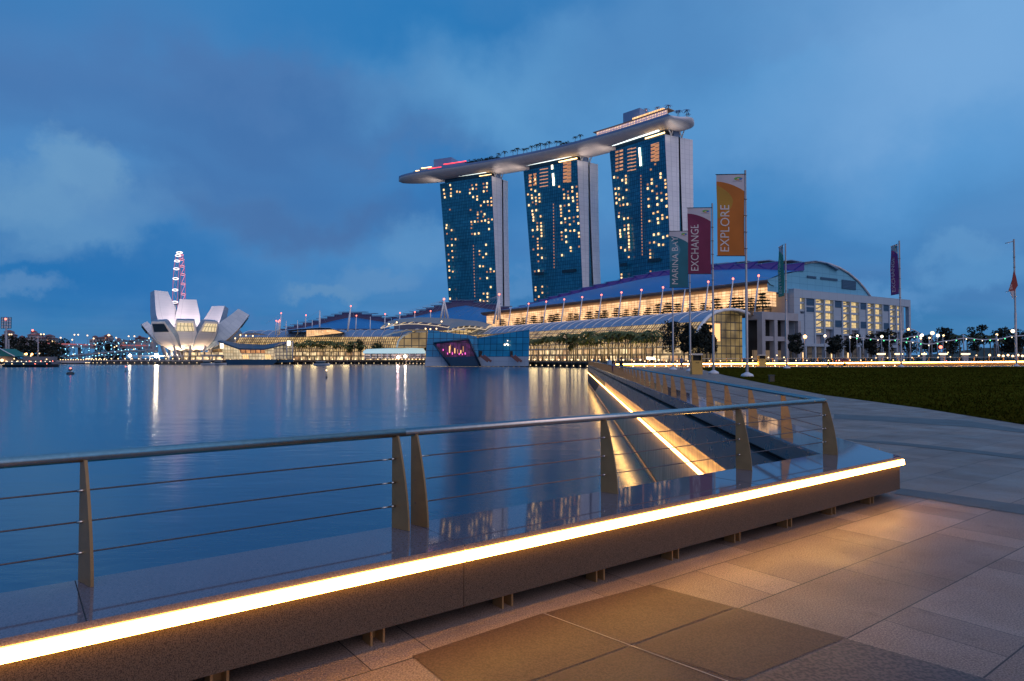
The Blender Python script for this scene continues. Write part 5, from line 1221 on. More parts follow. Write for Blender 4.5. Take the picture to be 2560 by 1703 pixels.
# ================================================================== far left bank
def bank_trees(px0, px1, ytop, D, n, label, rng, mt, rad=5.5, ybot=893):
    base = at((px0+px1)/2, 897, D); m = MB()
    for k in range(n):
        x = px0 + (px1-px0)*(k+.5)/n + rng.uniform(-3, 3); f = (x-px0)/(px1-px0)*(len(ytop)-1); i = min(int(f), len(ytop)-2); yt = ytop[i]*(1-(f-i))+ytop[i+1]*(f-i)
        top = at(x, yt, D).z; zz = top - rad*.7
        while zz > 1:
            p = at(x, 890, D+rng.uniform(-6, 6)); m.leaves((p.x+rng.uniform(-2, 2), p.y, zz), (rad*1.15, rad*1.1, rad), 60, 2.3, rng, inner=.2); zz -= rad*1.1
    o = m.build('treeline', mt, None, (base.x, base.y, 0)); o['label'] = label; o['category'] = 'trees'; o['kind'] = 'stuff'; return o
rng = random.Random(21)
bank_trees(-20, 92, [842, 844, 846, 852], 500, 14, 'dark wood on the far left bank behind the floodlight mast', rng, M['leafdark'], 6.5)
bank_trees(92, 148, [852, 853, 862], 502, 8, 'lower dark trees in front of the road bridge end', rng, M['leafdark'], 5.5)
def farhouse(name, label, boxes, D, lamps=()):
    b = at(boxes[0][0], 896, D); t = thing(name, label, 'apartment block', (b.x, b.y, 0), 'red roofed apartment blocks on the far left bank')
    for i, (x0, x1, yt, yb, roof) in enumerate(boxes):
        a, c = at(x0, yb, D), at(x1, yt, D); m = MB(); w = c.x-a.x
        m.box(((a.x+c.x)/2, D+w*.3+i*.37, (a.z+c.z)/2), (w, w*.6+i*.2, c.z-a.z)); m.build('wall', M['apt'], t)
        if roof:
            z = c.z; h = roof*D/1650; mx = (a.x+c.x)/2; m = MB(); e = w*.08; y0, y1 = D-e-.3*i, D+w*.6+e
            m.add([(a.x-e, y0, z), (c.x+e, y0, z), (c.x+e, y1, z), (a.x-e, y1, z), (mx-w*.16, (y0+y1)/2, z+h), (mx+w*.16, (y0+y1)/2, z+h)], [(0, 1, 5, 4), (1, 2, 5), (2, 3, 4, 5), (3, 0, 4), (3, 2, 1, 0)]); m.build('roof', M['redroof'], t)
        nx = max(2, int((x1-x0)/7)); rw = random.Random(int(x0*7+yt))
        for k in range(nx):
            if rw.random() < .6:
                wx = x0+(x1-x0)*(k+.5)/nx; m = MB(); m.box(at(wx, yt+4+rw.uniform(0, 3), D-.6-.3*i), (1.1, .2, 1.6)); m.build('window', M['dimwin'] if rw.random() < .22 else M['darkglass'], t)
    for x, y in lamps: m = MB(); m.ball(at(x, y, D-2), 1.1, 6); m.build('roof_beacon', M['redlamp'], t)
M['apt'] = mat('apartment wall', (.36, .33, .36), .7, 0, .1, .05); M['redroof'] = mat('dull red roof', (.24, .09, .09), .7)
farhouse('apartment_block', 'red roofed apartment block partly behind the tall floodlight mast', [(4, 32, 838, 872, 6), (10, 28, 830, 840, 5), (28, 38, 846, 872, 4)], 760)
farhouse('apartment_block', 'low gabled apartment block between its taller red roofed neighbours', [(38, 70, 851, 874, 6), (48, 58, 843, 852, 4), (58, 72, 848, 872, 4)], 770)
farhouse('apartment_block', 'tallest red roofed apartment block with a red beacon on its turret', [(68, 98, 838, 876, 6), (76, 88, 830, 839, 4), (92, 130, 846, 878, 5), (112, 129, 840, 847, 4)], 755, [(81.5, 826)])
farhouse('apartment_block', 'flat topped grey apartment block above the road bridge', [(223, 250, 848, 872, 0), (231, 241, 842, 849, 3), (240, 272, 845, 872, 4), (260, 275, 840, 848, 4)], 770, [(272, 838)])
farhouse('apartment_block', 'long pale apartment block just left of the lotus museum', [(284, 312, 852, 872, 4), (292, 300, 848, 853, 3), (310, 342, 853, 872, 3), (336, 362, 846, 872, 4), (345, 352, 842, 848, 3), (356, 384, 850, 880, 0)], 780)
# road bridge
BR = thing('road_bridge', 'concrete road bridge crossing behind the left bank trees with red light trail as glowing parapet', 'bridge', at(230, 896, 620))
M['bridge'] = mat('bridge concrete', (.30, .24, .26), .7); M['redglow'] = mat('red trail parapet', (.45, .16, .15), .6, emis=(1, .20, .16), es=.28)  # parapet glow stands in for the red light trail on the bridge
for x0, y0, x1, y1 in ((93, 858, 245, 863), (298, 863.5, 372, 864)):
    m = MB(); m.beam(at(x0, y0+4, 622), at(x1, y1+5, 618), 10, 2.2); m.build('deck', M['bridge'], BR)
    m = MB(); m.beam(at(x0, y0, 620), at(x1, y1, 616), .4, 1.1); m.build('parapet', M['redglow'], BR)
for x in (104, 150, 200, 242, 310, 350): m = MB(); a = at(x, 868, 622); m.beam((a.x, a.y, WZ), a, 2.4, 2.4); m.build('pier', M['bridge'], BR)
bank_trees(120, 143, [866, 862, 867], 600, 3, 'dark tree in front of the road bridge', rng, M['leafdark'], 4)
bank_trees(246, 300, [858, 851, 854, 862], 600, 7, 'dark trees between the two spans of the road bridge', rng, M['leafdark'], 5)
bank_trees(142, 166, [854, 849, 855], 700, 4, 'rounded dark trees on the skyline above the bridge', rng, M['leafdark'], 5)
# helix footbridge with blue lights
HB = thing('helix_footbridge', 'twisting steel footbridge strung with tiny blue lights beside the museum', 'footbridge', at(260, 896, 520))
def hx(t): return Vector(at(128+265*t, 890-18*min(1, t*1.4)+6*max(0, t-.75), 520-25*t))
M['bluetube'] = mat('blue lit steel tube', (.10, .17, .26), .4, .3, emis=(.1, .4, .7), es=.12)
for h, (r, tw, ph) in enumerate(((6.0, 7.0, 0), (6.0, 7.0, pi), (4.6, -7.0, .5))):
    pts = []
    for k in range(221):
        t = k/220; c = hx(t); a = 2*pi*tw*t+ph; e = min(1, t*5+.15); pts.append(c + Vector((.35*r*cos(a), r*cos(a), r*e*sin(a)*.9+1.5)))
    m = MB(); m.tube(pts, .26, 4); m.build('helix_tube', M['bluetube'], HB)
    for k in range(0, 220, 5 if h < 2 else 18):
        m = MB(); m.ball(pts[k]+Vector((0, -.5, 0)), .28 if h < 2 else .4, 5); m.build('led_lamp' if h < 2 else 'walkway_lamp', M['bluelamp'] if h < 2 else M['lamp'], HB)
m = MB(); m.tube([hx(k/30)-Vector((0, 0, 1.6)) for k in range(31)], .9, 6); m.build('walkway', M['grey'], HB)
for t in (.22, .55, .8):
    c = hx(t)
    for s in (-1, 1): m = MB(); m.tube([(c.x, c.y, WZ), c+Vector((s*6, 0, -1.5))], .5, 5); m.build('pier', M['grey'], HB)
m = MB(); a, b_ = at(142, 908, 468), at(270, 909, 468); m.beam((a.x, a.y, -.9), (b_.x, b_.y, -.9), 3, 1.8); tag(m.build('landing_stage', M['grey'], None, (a.x, a.y, WZ)), 'low landing stage with a row of lamps below the footbridge', 'jetty')
# seating bank and hoarding at the left
for px, lab in (([(0, 891), (36, 891), (22, 884), (0, 872)], 'green roofed white edged tent at the left edge'),):
    t = thing('marquee', lab, 'tent', at(15, 900, 452)); m = MB(); P = [at(x, y, 452) for x, y in px]; m.solid(P, (0, 14, 0)); m.build('roof', mat('green tent', (.02, .16, .14), .6), t)
    m = MB(); m.tube([at(0, 871.5, 451.7), at(22, 883.5, 451.7), at(37, 891, 451.7)], .35, 5); m.build('edge', M['white'], t)
    m = MB(); m.quad(at(-8, 904, 454), at(34, 904, 454), at(34, 891, 454), at(-8, 891, 454)); m.build('wall', mat('tent wall', (.4, .25, .16), .6), t)
    m = MB(); m.ball(at(5, 901, 452.5), 1.0, 6); m.build('lamp', M['lamp'], t)
m = MB()
for x0, x1, y0, y1, d in ((62, 140, 897, 892, 458), (100, 150, 909, 905, 456), (38, 110, 906, 899, 459)):
    a, c = at(x0, y0, d), at(x1, y1, d); m.box(((a.x+c.x)/2, d, c.z-1.3), (c.x-a.x, 3, 2.6))
tag(m.build('seating_stand', mat('grey stand', (.14, .15, .18), .7), None, at(90, 900, 458)), 'grey floating stand with terraced decks at the left bank', 'grandstand')
# floodlight mast
FM = thing('floodlight_mast', 'tall floodlight mast with a square lamp grid and red beacon', 'floodlight', at(16, 905, 470)); b_ = at(16, 905, 470)
m = MB(); m.tube([b_, at(15.5, 815, 470)], [1.0, .55], 8); m.build('pole', M['grey'], FM)
fr = at(15.5, 807.5, 470); m = MB()
for dx in (-3.6, -1.8, 0, 1.8, 3.6): m.beam(fr+Vector((dx, 0, -4)), fr+Vector((dx, 0, 4)), .25, .25)
for dz in (-4, -2, 0, 2, 4): m.beam(fr+Vector((-3.6, 0, dz)), fr+Vector((3.6, 0, dz)), .25, .25)
m.build('lamp_frame', M['darkglass'], FM)
for dx in (-2.7, -.9, .9, 2.7):
    for dz in (-3, -1, 1, 3): m = MB(); m.box(fr+Vector((dx, .2, dz)), (1.3, .5, 1.4)); m.build('lamp_panel', M['lightgrey'], FM)
m = MB(); m.ball(at(14.5, 798, 470), .8, 7); m.build('beacon', M['redlamp'], FM)
for x, yt, lab in ((22.5, 848, 'plain grey pole right beside the tall floodlight mast'), (95.5, 841, 'tall plain pole rising before the road bridge end')):
    t = thing('pole', lab, 'pole', at(x, 906, 468)); m = MB(); m.tube([at(x, 906, 468), at(x-.5, yt, 468)], [.5, .3], 6); m.build('shaft', M['grey'], t); m = MB(); m.ball(at(x, 906, 468), .7, 6); m.build('foot', M['grey'], t)
# street lamps: a post with one or two glowing heads
def street_lamp(x, y, yb, D, label, group, mt='lamp', r=.75, double=None, arm=0.0):
    b0 = at(x, yb, D); t = thing('street_lamp', label, 'street lamp', b0, group); top = at(x, y, D)
    m = MB(); m.tube([b0, (b0.x, b0.y, top.z+.2)], [.18, .12], 5); m.build('post', M['grey'], t)
    for dx in ([0] if not double else [0, double]):
        p = at(x+dx, y, D); m = MB(); m.ball((p.x, p.y-.2, p.z), r, 7); m.build('lamp_head', M[mt], t)
        if dx: m = MB(); m.tube([(b0.x, b0.y, top.z+.2), (p.x, p.y, p.z+.2)], .1, 4); m.build('arm', M['grey'], t)
    return t
for x, y, d in ((23.5, 836.5, 5.5), (102.5, 836, 7.5), (131, 853.5, 5), (152, 844.5, None), (181, 849.5, None), (186.5, 837, 9.5), (219, 839, None), (234.5, 846.5, None), (271, 838.5, 3), (291, 844.5, None), (322, 841, 14.5), (373, 846, None)):
    street_lamp(x, y, 866, 640, 'street lamp glowing on the skyline along the road bridge', 'street lamps along the road bridge', 'lampo' if False else 'lamp', .62, d)
for x, y in ((63.5, 886), (66.5, 885), (80.5, 885.5)): street_lamp(x, y, 900, 466, 'orange lamp glowing before the dark wood on the left bank', 'orange lamps by the left bank wood', 'lampo', .7)
for x, y in ((11, 911), (17, 911.5), (30, 911), (42, 911), (42.5, 907), (52, 910.5), (65.5, 911), (74, 910), (73, 906.5), (88.5, 910.5), (93.5, 910), (110.5, 910), (114, 910), (99, 884), (117, 898.5), (36, 897), (77.5, 890)):
    street_lamp(x, y, y+3, 455, 'small lamp at the water line of the left bank', 'small lamps on the left bank', 'lamp', .38)
# ================================================================== quays with globe lamps
QD = MB(); qa = [S3(-6, 101, 0)[:2]] + quay[1:]
for (a, b) in zip(quay, quay[1:]):
    a, b = Vector(a), Vector(b); d = (b-a).normalized(); n = Vector((d.y, -d.x)); n = -n if n.y > 0 and n.x > 0 else n
    if n.y > 0: n = -n
    a2, b2 = a + n*4, b + n*4; QD.add([(a.x, a.y, -.1), (b.x, b.y, -.1), (b2.x, b2.y, -.1), (a2.x, a2.y, -.1), (a.x, a.y, -.7), (b.x, b.y, -.7), (b2.x, b2.y, -.7), (a2.x, a2.y, -.7)], [(0, 1, 2, 3), (4, 5, 6, 7), (3, 2, 6, 7)])
    k = 0; L = (b-a).length
    while k < L:
        p = a + d*k + n*3.2; QD.box((p.x, p.y, -1.7), (.6, .6, 2.0)); k += 5
tag(QD.build('boardwalk', mat('dark timber boardwalk', (.07, .055, .05), .7), None, (*quay[2], -.1)), 'dark timber boardwalk on piles along the arcade shore', 'boardwalk')
ql = thing('quay_lamp', 'glowing globe lamp on the edge of the arcade boardwalk', 'quay lamp', (0, 0, 0), 'globe lamps along the arcade boardwalk')
m = MB(); m.tube([(0, 0, 0), (0, 0, .8)], .09, 5); m.build('post', M['grey'], ql); m = MB(); m.ball((0, 0, 1.0), .33, 8); m.build('globe', M['lamp'], ql)
M['decklamp'] = em('deck lamp', (1, .72, .4), 2.2)
ll = tag(MB().ball((0, 0, 0), .24, 7).build('deck_lamp', M['decklamp'], None, (0, 0, 0)), 'small lamp under the boardwalk just above the water', 'deck lamp', 'small lamps below the arcade boardwalk')
def walk(P, step, off, f, start=0.0):
    acc = start
    for a, b in zip(P, P[1:]):
        a, b = Vector(a), Vector(b); d = b-a; L = d.length; d.normalize(); n = Vector((d.y, -d.x)); n = -n if n.y > 0 else n
        while acc < L: f(a + d*acc + n*off); acc += step
        acc -= L
st_ = {'q': 0, 'l': 0}
def put_q(p):
    if st_['q'] == 0: ql.location = (p.x, p.y, -.1)
    else: dup(ql, (p.x, p.y, -.1))
    st_['q'] += 1
def put_l(p):
    if st_['l'] == 0: ll.location = (p.x, p.y, -1.75); WL[ll.name] = Vector((p.x, p.y, -1.75))
    else: dup(ll, (p.x, p.y, -1.75))
    st_['l'] += 1
walk(quay, 5.0, 3.6, put_q); walk(quay, 5.0, 4.3, put_l, 2.5)
museum_lamps = [(-285, 446), (-279, 433), (-262, 424), (-206, 426), (-196, 433)]
q0 = dup(ql, (-284, 444, .3), label='glowing globe lamp on the rim of the museum quay'); q0['group'] = 'globe lamps along the museum quay'
walk(museum_lamps, 4.3, .4, lambda p: dup(q0, (p.x, p.y, .25)), 4)
l0 = dup(ll, (-284, 443, -1.4), label='small lamp below the museum quay just above the water'); l0['group'] = 'small lamps below the museum quay'
walk(museum_lamps, 4.3, .8, lambda p: dup(l0, (p.x, p.y, -1.4)), 6)
j0 = None
for k in range(19):
    p = at(151+6.4*k, 907, 466)
    if j0 is None: j0 = dup(ql, (p.x, p.y, -.3), label='yellow lamp in the row on the landing stage under the footbridge', sc=.85); j0['group'] = 'lamps on the landing stage'
    else: dup(j0, (p.x, p.y, -.3))
bl = thing('flood_lamp', 'brightest quay lamp, in front of the lotus museum columns', 'lamp', at(391, 899, 429)); p = at(391, 899, 429)
m = MB(); m.tube([p, p+Vector((0, 0, 2.2))], .15, 6); m.build('post', M['grey'], bl); m = MB(); m.ball(p+Vector((0, 0, 2.6)), 1.15, 8); m.build('lamp_head', em('very bright flood lamp', (1, .80, .52), 190), bl)
bl = thing('flood_lamp', 'round white lamp at the left end of the pergola', 'lamp', at(324.5, 893, 431)); p = at(324.5, 893, 431)
m = MB(); m.tube([p-Vector((0, 0, 1)), p+Vector((0, 0, .5))], .15, 6); m.build('post', M['grey'], bl); m = MB(); m.ball(p+Vector((0, 0, 1.0)), .9, 8); m.build('lamp_head', em('bright round lamp', (1, .85, .6), 30), bl)
for x, y, e, lab in ((995, 897, 90, 'bright lamp among the party tent lights'), (1013, 895, 70, 'second bright lamp under the white party tent'), (1150, 906, 0, '')):
    if not e: continue
    p = at(x, y, 436); bl = thing('flood_lamp', lab, 'lamp', p); m = MB(); m.tube([p-Vector((0, 0, 1.5)), p+Vector((0, 0, .6))], .12, 6); m.build('post', M['grey'], bl); m = MB(); m.ball(p+Vector((0, 0, 1.0)), .8, 8); m.build('lamp_head', em('party lamp', (1, .62, .55) if e > 80 else (1, .8, .6), e), bl)
# party tent
PT = thing('marquee', 'white and turquoise lit party tent on the quay left of the blue pavilion', 'tent', at(985, 896, 438))
m = MB(); rows = []
for x, h in ((908, 878), (916, 873), (940, 872), (970, 871), (1000, 871), (1030, 870), (1058, 871), (1064, 878)):
    rows.append([at(x, 884, 434), at(x, h+3, 435), at(x, h, 440), at(x, h+3, 446), at(x, 884, 448)])
m.grid(rows); m.build('roof', mat('lit tent cloth', (.6, .75, .75), .6, emis=(.55, .85, .85), es=.42), PT)
m = MB(); m.quad(at(912, 897, 437), at(1062, 897, 437), at(1062, 884, 437), at(912, 884, 437)); m.build('lit_interior', panes('party interior', (1, .75, .6), (.35, .25, .35), (.06, .05, .08), 4.2, 1.6, .4, es=.9, nscale=.35, namt=.85), PT)
for x in range(912, 1066, 14): m = MB(); m.beam(at(x, 898, 434), at(x, 884, 434), .3, .3); m.build('post', M['white'], PT)
# ================================================================== palms and trees along the arcade shore
rng = random.Random(31); GPA = 'palms in rows before the glazed arcade'
pal = []
for k in range(4):
    p = palm_thing(rng, 'tall palm in the rows standing before the lit glazed arcade', GPA, (0, 0, 0), 9.4, 3.9, 15, M['leaf']); pal.append(p)
cnt = 0
def put_palm(loc, sc):
    global cnt
    if cnt < 4: pal[cnt].location = loc; pal[cnt].scale = (sc, sc, sc)
    else: dup(pal[cnt % 4], loc, rng.uniform(0, 6.28), sc)
    cnt += 1
def s_at(px, q):
    lo, hi = -20.0, 262.0
    for _ in range(40):
        mm = (lo+hi)/2
        if proj(S3(mm, q, 5))[0] > px: lo = mm
        else: hi = mm
    return lo
for i in range(34):
    x = 1402+(1640-1402)*i/33+rng.uniform(-3, 3); put_palm(S3(s_at(x, 76 if i % 2 else 81), 76 if i % 2 else 81, 0), rng.uniform(.9, 1.36))
for x in (1326, 1335, 1346, 1356, 1366, 1373, 1388): put_palm(S3(s_at(x, 79), 79, 0), rng.uniform(.95, 1.3))
for i in range(20):
    x = 736+(905-736)*i/19+rng.uniform(-3, 3); p = at(x, 895, 449 if i % 2 else 452); put_palm((p.x, p.y, 0), rng.uniform(.92, 1.4))
def round_tree(name, label, loc, h, r, mt, rng, group=None, n=9, ls=1.0, cat='tree', trunkh=.35, per=80):
    t = thing(name, label, cat, loc, group); m = MB(); B = Vector(loc)
    m.tube([B, B+Vector((.1, 0, h*trunkh)), B+Vector((0, 0, h*.75))], [h*.028, h*.02, h*.008], 6)
    for k in range(4):
        a = k*1.6; m.tube([B+Vector((0, 0, h*trunkh)), B+Vector((cos(a)*r*.5, sin(a)*r*.5, h*.62))], [h*.012, h*.005], 4)
    m.build('trunk', M['trunk'], t); m = MB()
    for k in range(n):
        a = rng.uniform(0, 6.28); q = rng.uniform(.15, .62)*r; z = h*(trunkh+.12) + (h*(1-trunkh-.12)-r*.30)*rng.random()
        f = 1-.4*abs((z-h*.62)/h)
        m.leaves(B+Vector((cos(a)*q, sin(a)*q, z)), (r*.52*f, r*.52*f, r*.40), per, ls, rng, inner=.25)
    m.leaves(B+Vector((0, 0, h*.66)), (r*.7, r*.7, h*.24), per*2, ls, rng, inner=.2)
    m.build('crown', mt, t); return t
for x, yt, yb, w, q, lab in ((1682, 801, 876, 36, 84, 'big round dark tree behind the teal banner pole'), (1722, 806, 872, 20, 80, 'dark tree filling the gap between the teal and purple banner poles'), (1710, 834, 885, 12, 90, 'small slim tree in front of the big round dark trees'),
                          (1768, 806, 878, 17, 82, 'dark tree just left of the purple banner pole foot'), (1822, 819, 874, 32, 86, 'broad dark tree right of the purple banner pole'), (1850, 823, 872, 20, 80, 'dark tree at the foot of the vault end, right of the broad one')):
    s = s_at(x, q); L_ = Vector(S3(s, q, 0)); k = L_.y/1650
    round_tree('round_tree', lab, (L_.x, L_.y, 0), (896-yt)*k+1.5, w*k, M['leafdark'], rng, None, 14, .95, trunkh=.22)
for x, yt, w, lab in ((900, 847, 12, 'tall bushy green tree at the right end of the palm rows'), (943, 852, 20, 'rounded green tree left of the white party tent'), (1428, 838, 13, 'feathery green tree at the left end of the palm rows'), (1066, 860, 7, 'dark tree squeezed beside the blue pavilion'), (876, 858, 9, 'green tree among the left palms')):
    L_ = at(x, 895, 449) if x < 1100 else Vector(S3(s_at(x, 80), 80, 0)); k = L_.y/1650
    round_tree('round_tree', lab, (L_.x, L_.y, 0), (896-yt)*k+1.5, w*k, M['leafgreen'], rng, None, 9, 1.0)
# trees before the podium and along the road on the right
GR = None
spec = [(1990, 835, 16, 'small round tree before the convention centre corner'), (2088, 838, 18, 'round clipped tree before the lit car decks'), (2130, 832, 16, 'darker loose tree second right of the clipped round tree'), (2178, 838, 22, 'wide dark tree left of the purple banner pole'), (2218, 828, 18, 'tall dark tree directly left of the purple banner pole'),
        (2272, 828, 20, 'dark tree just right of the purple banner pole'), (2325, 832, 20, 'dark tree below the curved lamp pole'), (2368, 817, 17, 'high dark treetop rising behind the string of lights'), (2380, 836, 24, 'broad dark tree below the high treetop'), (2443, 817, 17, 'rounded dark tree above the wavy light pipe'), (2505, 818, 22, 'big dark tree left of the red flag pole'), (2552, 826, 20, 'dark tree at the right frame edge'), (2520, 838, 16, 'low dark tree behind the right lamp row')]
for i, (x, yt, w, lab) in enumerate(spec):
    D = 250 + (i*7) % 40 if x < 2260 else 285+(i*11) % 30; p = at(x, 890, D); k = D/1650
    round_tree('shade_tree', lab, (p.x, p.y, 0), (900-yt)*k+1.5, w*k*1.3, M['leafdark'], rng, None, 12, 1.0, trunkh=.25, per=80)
for x, yt in ((2399, 822), (2418, 828), (2460, 824), (2476, 826), (2486, 832)):
    p = at(x, 890, 270); t = palm_thing(rng, 'dark palm among the trees on the right beyond the lawn', 'dark palms on the right beyond the lawn', (p.x, p.y, 0), (896-yt)*270/1650-1.5, 4.2, 13, M['leafgreen'])
t = MB()
for k in range(60):
    x = 1975+k*10; p = at(x, 890, 262+rng.uniform(-4, 6)); t.leaves((p.x, p.y, .9), (2.2, 1.6, .9), 18, .7, rng)
o = t.build('hedge', M['leafdark'], None, at(2250, 896, 262)); tag(o, 'low dark hedge along the road below the convention centre', 'hedge')
m = MB(); m.box((330, 420, 8), (260, 60, 16)); 
hill = MB(); rows = []
for y in (330, 420, 520): rows.append([(x, y, max(0.0, (14 if y == 420 else 0)*sin(pi*min(1, max(0, (x-215)/500)))*(1+.15*sin(x*.11)))) for x in range(215, 720, 12)])
hill.grid(rows); setting(hill.build('wooded_rise', M['leafdark']))
# ================================================================== low lit wall beyond the lawn
LW = thing('lit_wall', 'low promenade wall beyond the lawn with a long glowing light line', 'wall', (60, 121, 0))
wl = [(18.5, 117.5, .42), (60, 123, .62), (110, 135.5, .86), (190, 155, 1.1)]
for (x0, y0, z0), (x1, y1, z1) in zip(wl, wl[1:]):
    m = MB(); m.beam((x0, y0+.5, z0/2), (x1, y1+.5, z1/2), .8, max(z0, z1)+.1); m.build('wall_body', M['flamed'], LW)
    m = MB(); m.beam((x0, y0-.05, z0), (x1, y1-.05, z1), .18, .17); m.build('light_line', M['led'], LW)
    m = MB(); m.beam((x0, y0+.6, z0+.95), (x1, y1+.6, z1+.95), .07, .07); m.build('handrail', M['steel'], LW)
    n = 14
    for k in range(n):
        f = k/n; p = Vector((x0+(x1-x0)*f, y0+(y1-y0)*f+.6, z0+(z1-z0)*f)); m = MB(); m.beam(p, p+Vector((0, 0, .95)), .10, .16); m.build('rail_post', M['steel_plate'], LW)
pl = None
def plamp(x, y, D, sc=1.0, lab='small globe lamp beyond the low lit wall on the right', g='globe lamps beyond the low lit wall'):
    global pl
    p = at(x, y, D)
    if pl is None:
        pl = dup(ql, p-Vector((0, 0, 1.0)), sc=sc, label=lab); pl['group'] = g
    else: dup(pl, p-Vector((0, 0, 1.0)), sc=sc)
for k in range(38):
    x = 1585+27*k; 
    if x < 2270: plamp(x, 897-3*(k/38), 150+k*1.2, .42)
for x, y in ((1880, 888), (1903, 884), (1921, 889), (1942, 884), (1960, 889), (2190, 890), (2219, 890), (2280, 889.5), (2297, 885), (2311, 877.5), (2370, 877), (2345, 889), (2376, 888), (2441, 884), (2411, 888.5)): plamp(x, y, 175, .5)
for x, y in ((2474, 886), (2497, 886.5), (2508, 888), (2520, 886), (2545, 886), (2556, 888), (2532, 888.5)): plamp(x, y, 160, .8)
dk = None
for k in range(40):
    x = 1580+27*k
    if x > 2240: break
    p = at(x, 914.5-4*(k/40), 116.6+k*.45)
    if dk is None: dk = tag(MB().ball((0, 0, 0), .10, 6).build('step_lamp', M['lampw'], None, (0, 0, 0)), 'tiny lamp set at the foot of the low lit wall', 'step lamp', 'tiny lamps along the foot of the lit wall'); dk.location = (p.x, p.y-1.2, .12)
    else: dup(dk, (p.x, p.y-1.2, .12))
for x, w in ((2203, 19), (2247, 18), (2310, 10), (2358, 19), (2414, 20)):
    p = at(x, 885.2, 158); t = thing('light_bench', 'short bench with a glowing amber underside beyond the low lit wall', 'bench', (p.x, p.y, .3), 'short glowing benches beyond the lit wall')
    m = MB(); m.box((p.x, p.y, p.z), (w*158/1650, .4, .28)); m.build('light_strip', M['glowwarm'], t); m = MB(); m.box((p.x, p.y, p.z+.25), (w*158/1650+.2, .7, .12)); m.build('seat', M['grey'], t); m = MB(); m.box((p.x, p.y+.1, (p.z-.14)/2), (w*158/1650*.7, .3, p.z-.16)); m.build('base', M['grey'], t)
# lamps on posts before the convention centre and along the road
for x, y, mt, r in ((2012, 842, 'lampo', .6), (2062, 840, 'lampw', .42), (2125, 843, 'lampw', .35), (2143, 839.5, 'lampw', .35), (2204, 841.5, 'lampw', .45), (2304, 838.5, 'lampw', .5), (2330, 833, 'lamp', .6), (2344, 839, 'lampw', .5), (2358, 839, 'lamp', .3), (2323, 845, 'lamp', .3), (2491, 837, 'lamp', .35), (2301, 846, 'lamp', .3)):
    street_lamp(x, y, 893, 215, 'street lamp glowing on the road side below the convention centre', 'street lamps beyond the lawn on the right', mt, r)
# wavy light pipes carried on slim posts
def wavepipe(pts, posts, label, D):
    b = at(pts[0][0], 890, D); t = thing('light_pipe', label, 'light string', (b.x, b.y, 0)); P = []
    for i in range(len(pts)-1):
        for k in range(6):
            u = k/6; u2 = u*u*(3-2*u); P.append(at(pts[i][0]*(1-u)+pts[i+1][0]*u, pts[i][1]*(1-u2)+pts[i+1][1]*u2, D))
    P.append(at(*pts[-1], D)); m = MB(); m.tube(P, .16, 6); m.build('pipe', M['lightgrey'], t)
    for x0, y0, x1, y1 in posts: m = MB(); m.tube([at(x1, y1, D), at(x0, y0, D)], .14, 5); m.build('post', M['lightgrey'], t)
    for i in range(0, len(P), 3):
        m = MB(); m.ball(P[i]+Vector((0, 0, -.25)), .13, 5); m.build('led_lamp', M['greenlamp'] if i % 2 else M['lampw'], t)
wavepipe([(2126, 843), (2158, 845.5), (2195, 848.5), (2224, 850.5), (2252, 848), (2286, 841), (2300, 838)], [(2158, 838, 2158, 884), (2223, 838, 2223, 887), (2295, 832, 2292, 885)], 'upper wavy pipe with tiny lamps on slim posts beside the purple banner', 185)
wavepipe([(2250, 853), (2282, 854.5), (2322, 861), (2366, 852.5), (2416, 845.5), (2456, 849.5), (2495, 848), (2530, 841), (2600, 836)], [(2325, 851, 2321, 884), (2408, 836, 2410, 882), (2491, 837, 2497, 882), (2275, 856, 2277, 884)], 'lower wavy pipe with green lamps running to the right frame edge', 178)
t = thing('curved_lamp', 'thin lamp pole bent into an arch before the dark trees', 'lamp', at(2293, 886, 188)); m = MB()
m.tube([at(2255, 826, 188), at(2264, 823, 188), at(2275, 822, 188), at(2287, 826, 188), at(2296, 832, 188), at(2300, 840, 188)], .14, 5); m.build('arch', M['lightgrey'], t); m = MB(); m.ball(at(2271, 823.5, 188), .32, 6); m.build('lamp', M['lampo'], t); m = MB(); m.tube([at(2255, 826, 188), at(2253, 886, 188)], .14, 5); m.build('post', M['lightgrey'], t)
# parked cars and a red traffic light on the road at the right
def car(x, D, label, rz, body, tail=False):
    p = at(x, 889, D); t = thing('parked_car', label, 'car', (p.x, p.y, 0)); R_ = Matrix.Rotation(rz, 3, 'Z'); L_ = Vector((p.x, p.y, 0))
    def W(v): return L_ + R_ @ Vector(v)
    m = MB(); pr = [(-2.1, .35), (-2.1, .85), (-1.4, .95), (-.8, 1.42), (.6, 1.42), (1.2, .98), (2.0, .85), (2.1, .35)]
    m.solid([W((a, -.85, z)) for a, z in pr], R_ @ Vector((0, 1.7, 0))); m.build('body', body, t)
    for sx in (-1.3, 1.3):
        for sy in (-.88, .88): m = MB(); m.tube([W((sx, sy-.1, .33)), W((sx, sy+.1, .33))], .33, 10); m.build('wheel', M['black'], t)
    m = MB(); m.solid([W((a, -.87, z)) for a, z in ((-1.3, .98), (-.75, 1.36), (.55, 1.36), (1.05, .98))], R_ @ Vector((0, 1.74, 0))); m.build('windows', M['darkglass'], t)
    for sy in (-.6, .6): m = MB(); m.box(W((-2.11, sy, .75)), (.06, .3, .18), rz=rz); m.build('tail_lamp', M['redlamp'], t)
car(2107, 222, 'red parked car below the convention centre', .25, mat('red car paint', (.35, .03, .03), .3)); car(2128, 224, 'dark teal parked van shape car right of the red one', .2, mat('teal car paint', (.03, .12, .14), .3)); car(2352, 205, 'dark car with red tail lamps below the street lamps', 1.4, M['darkglass'])
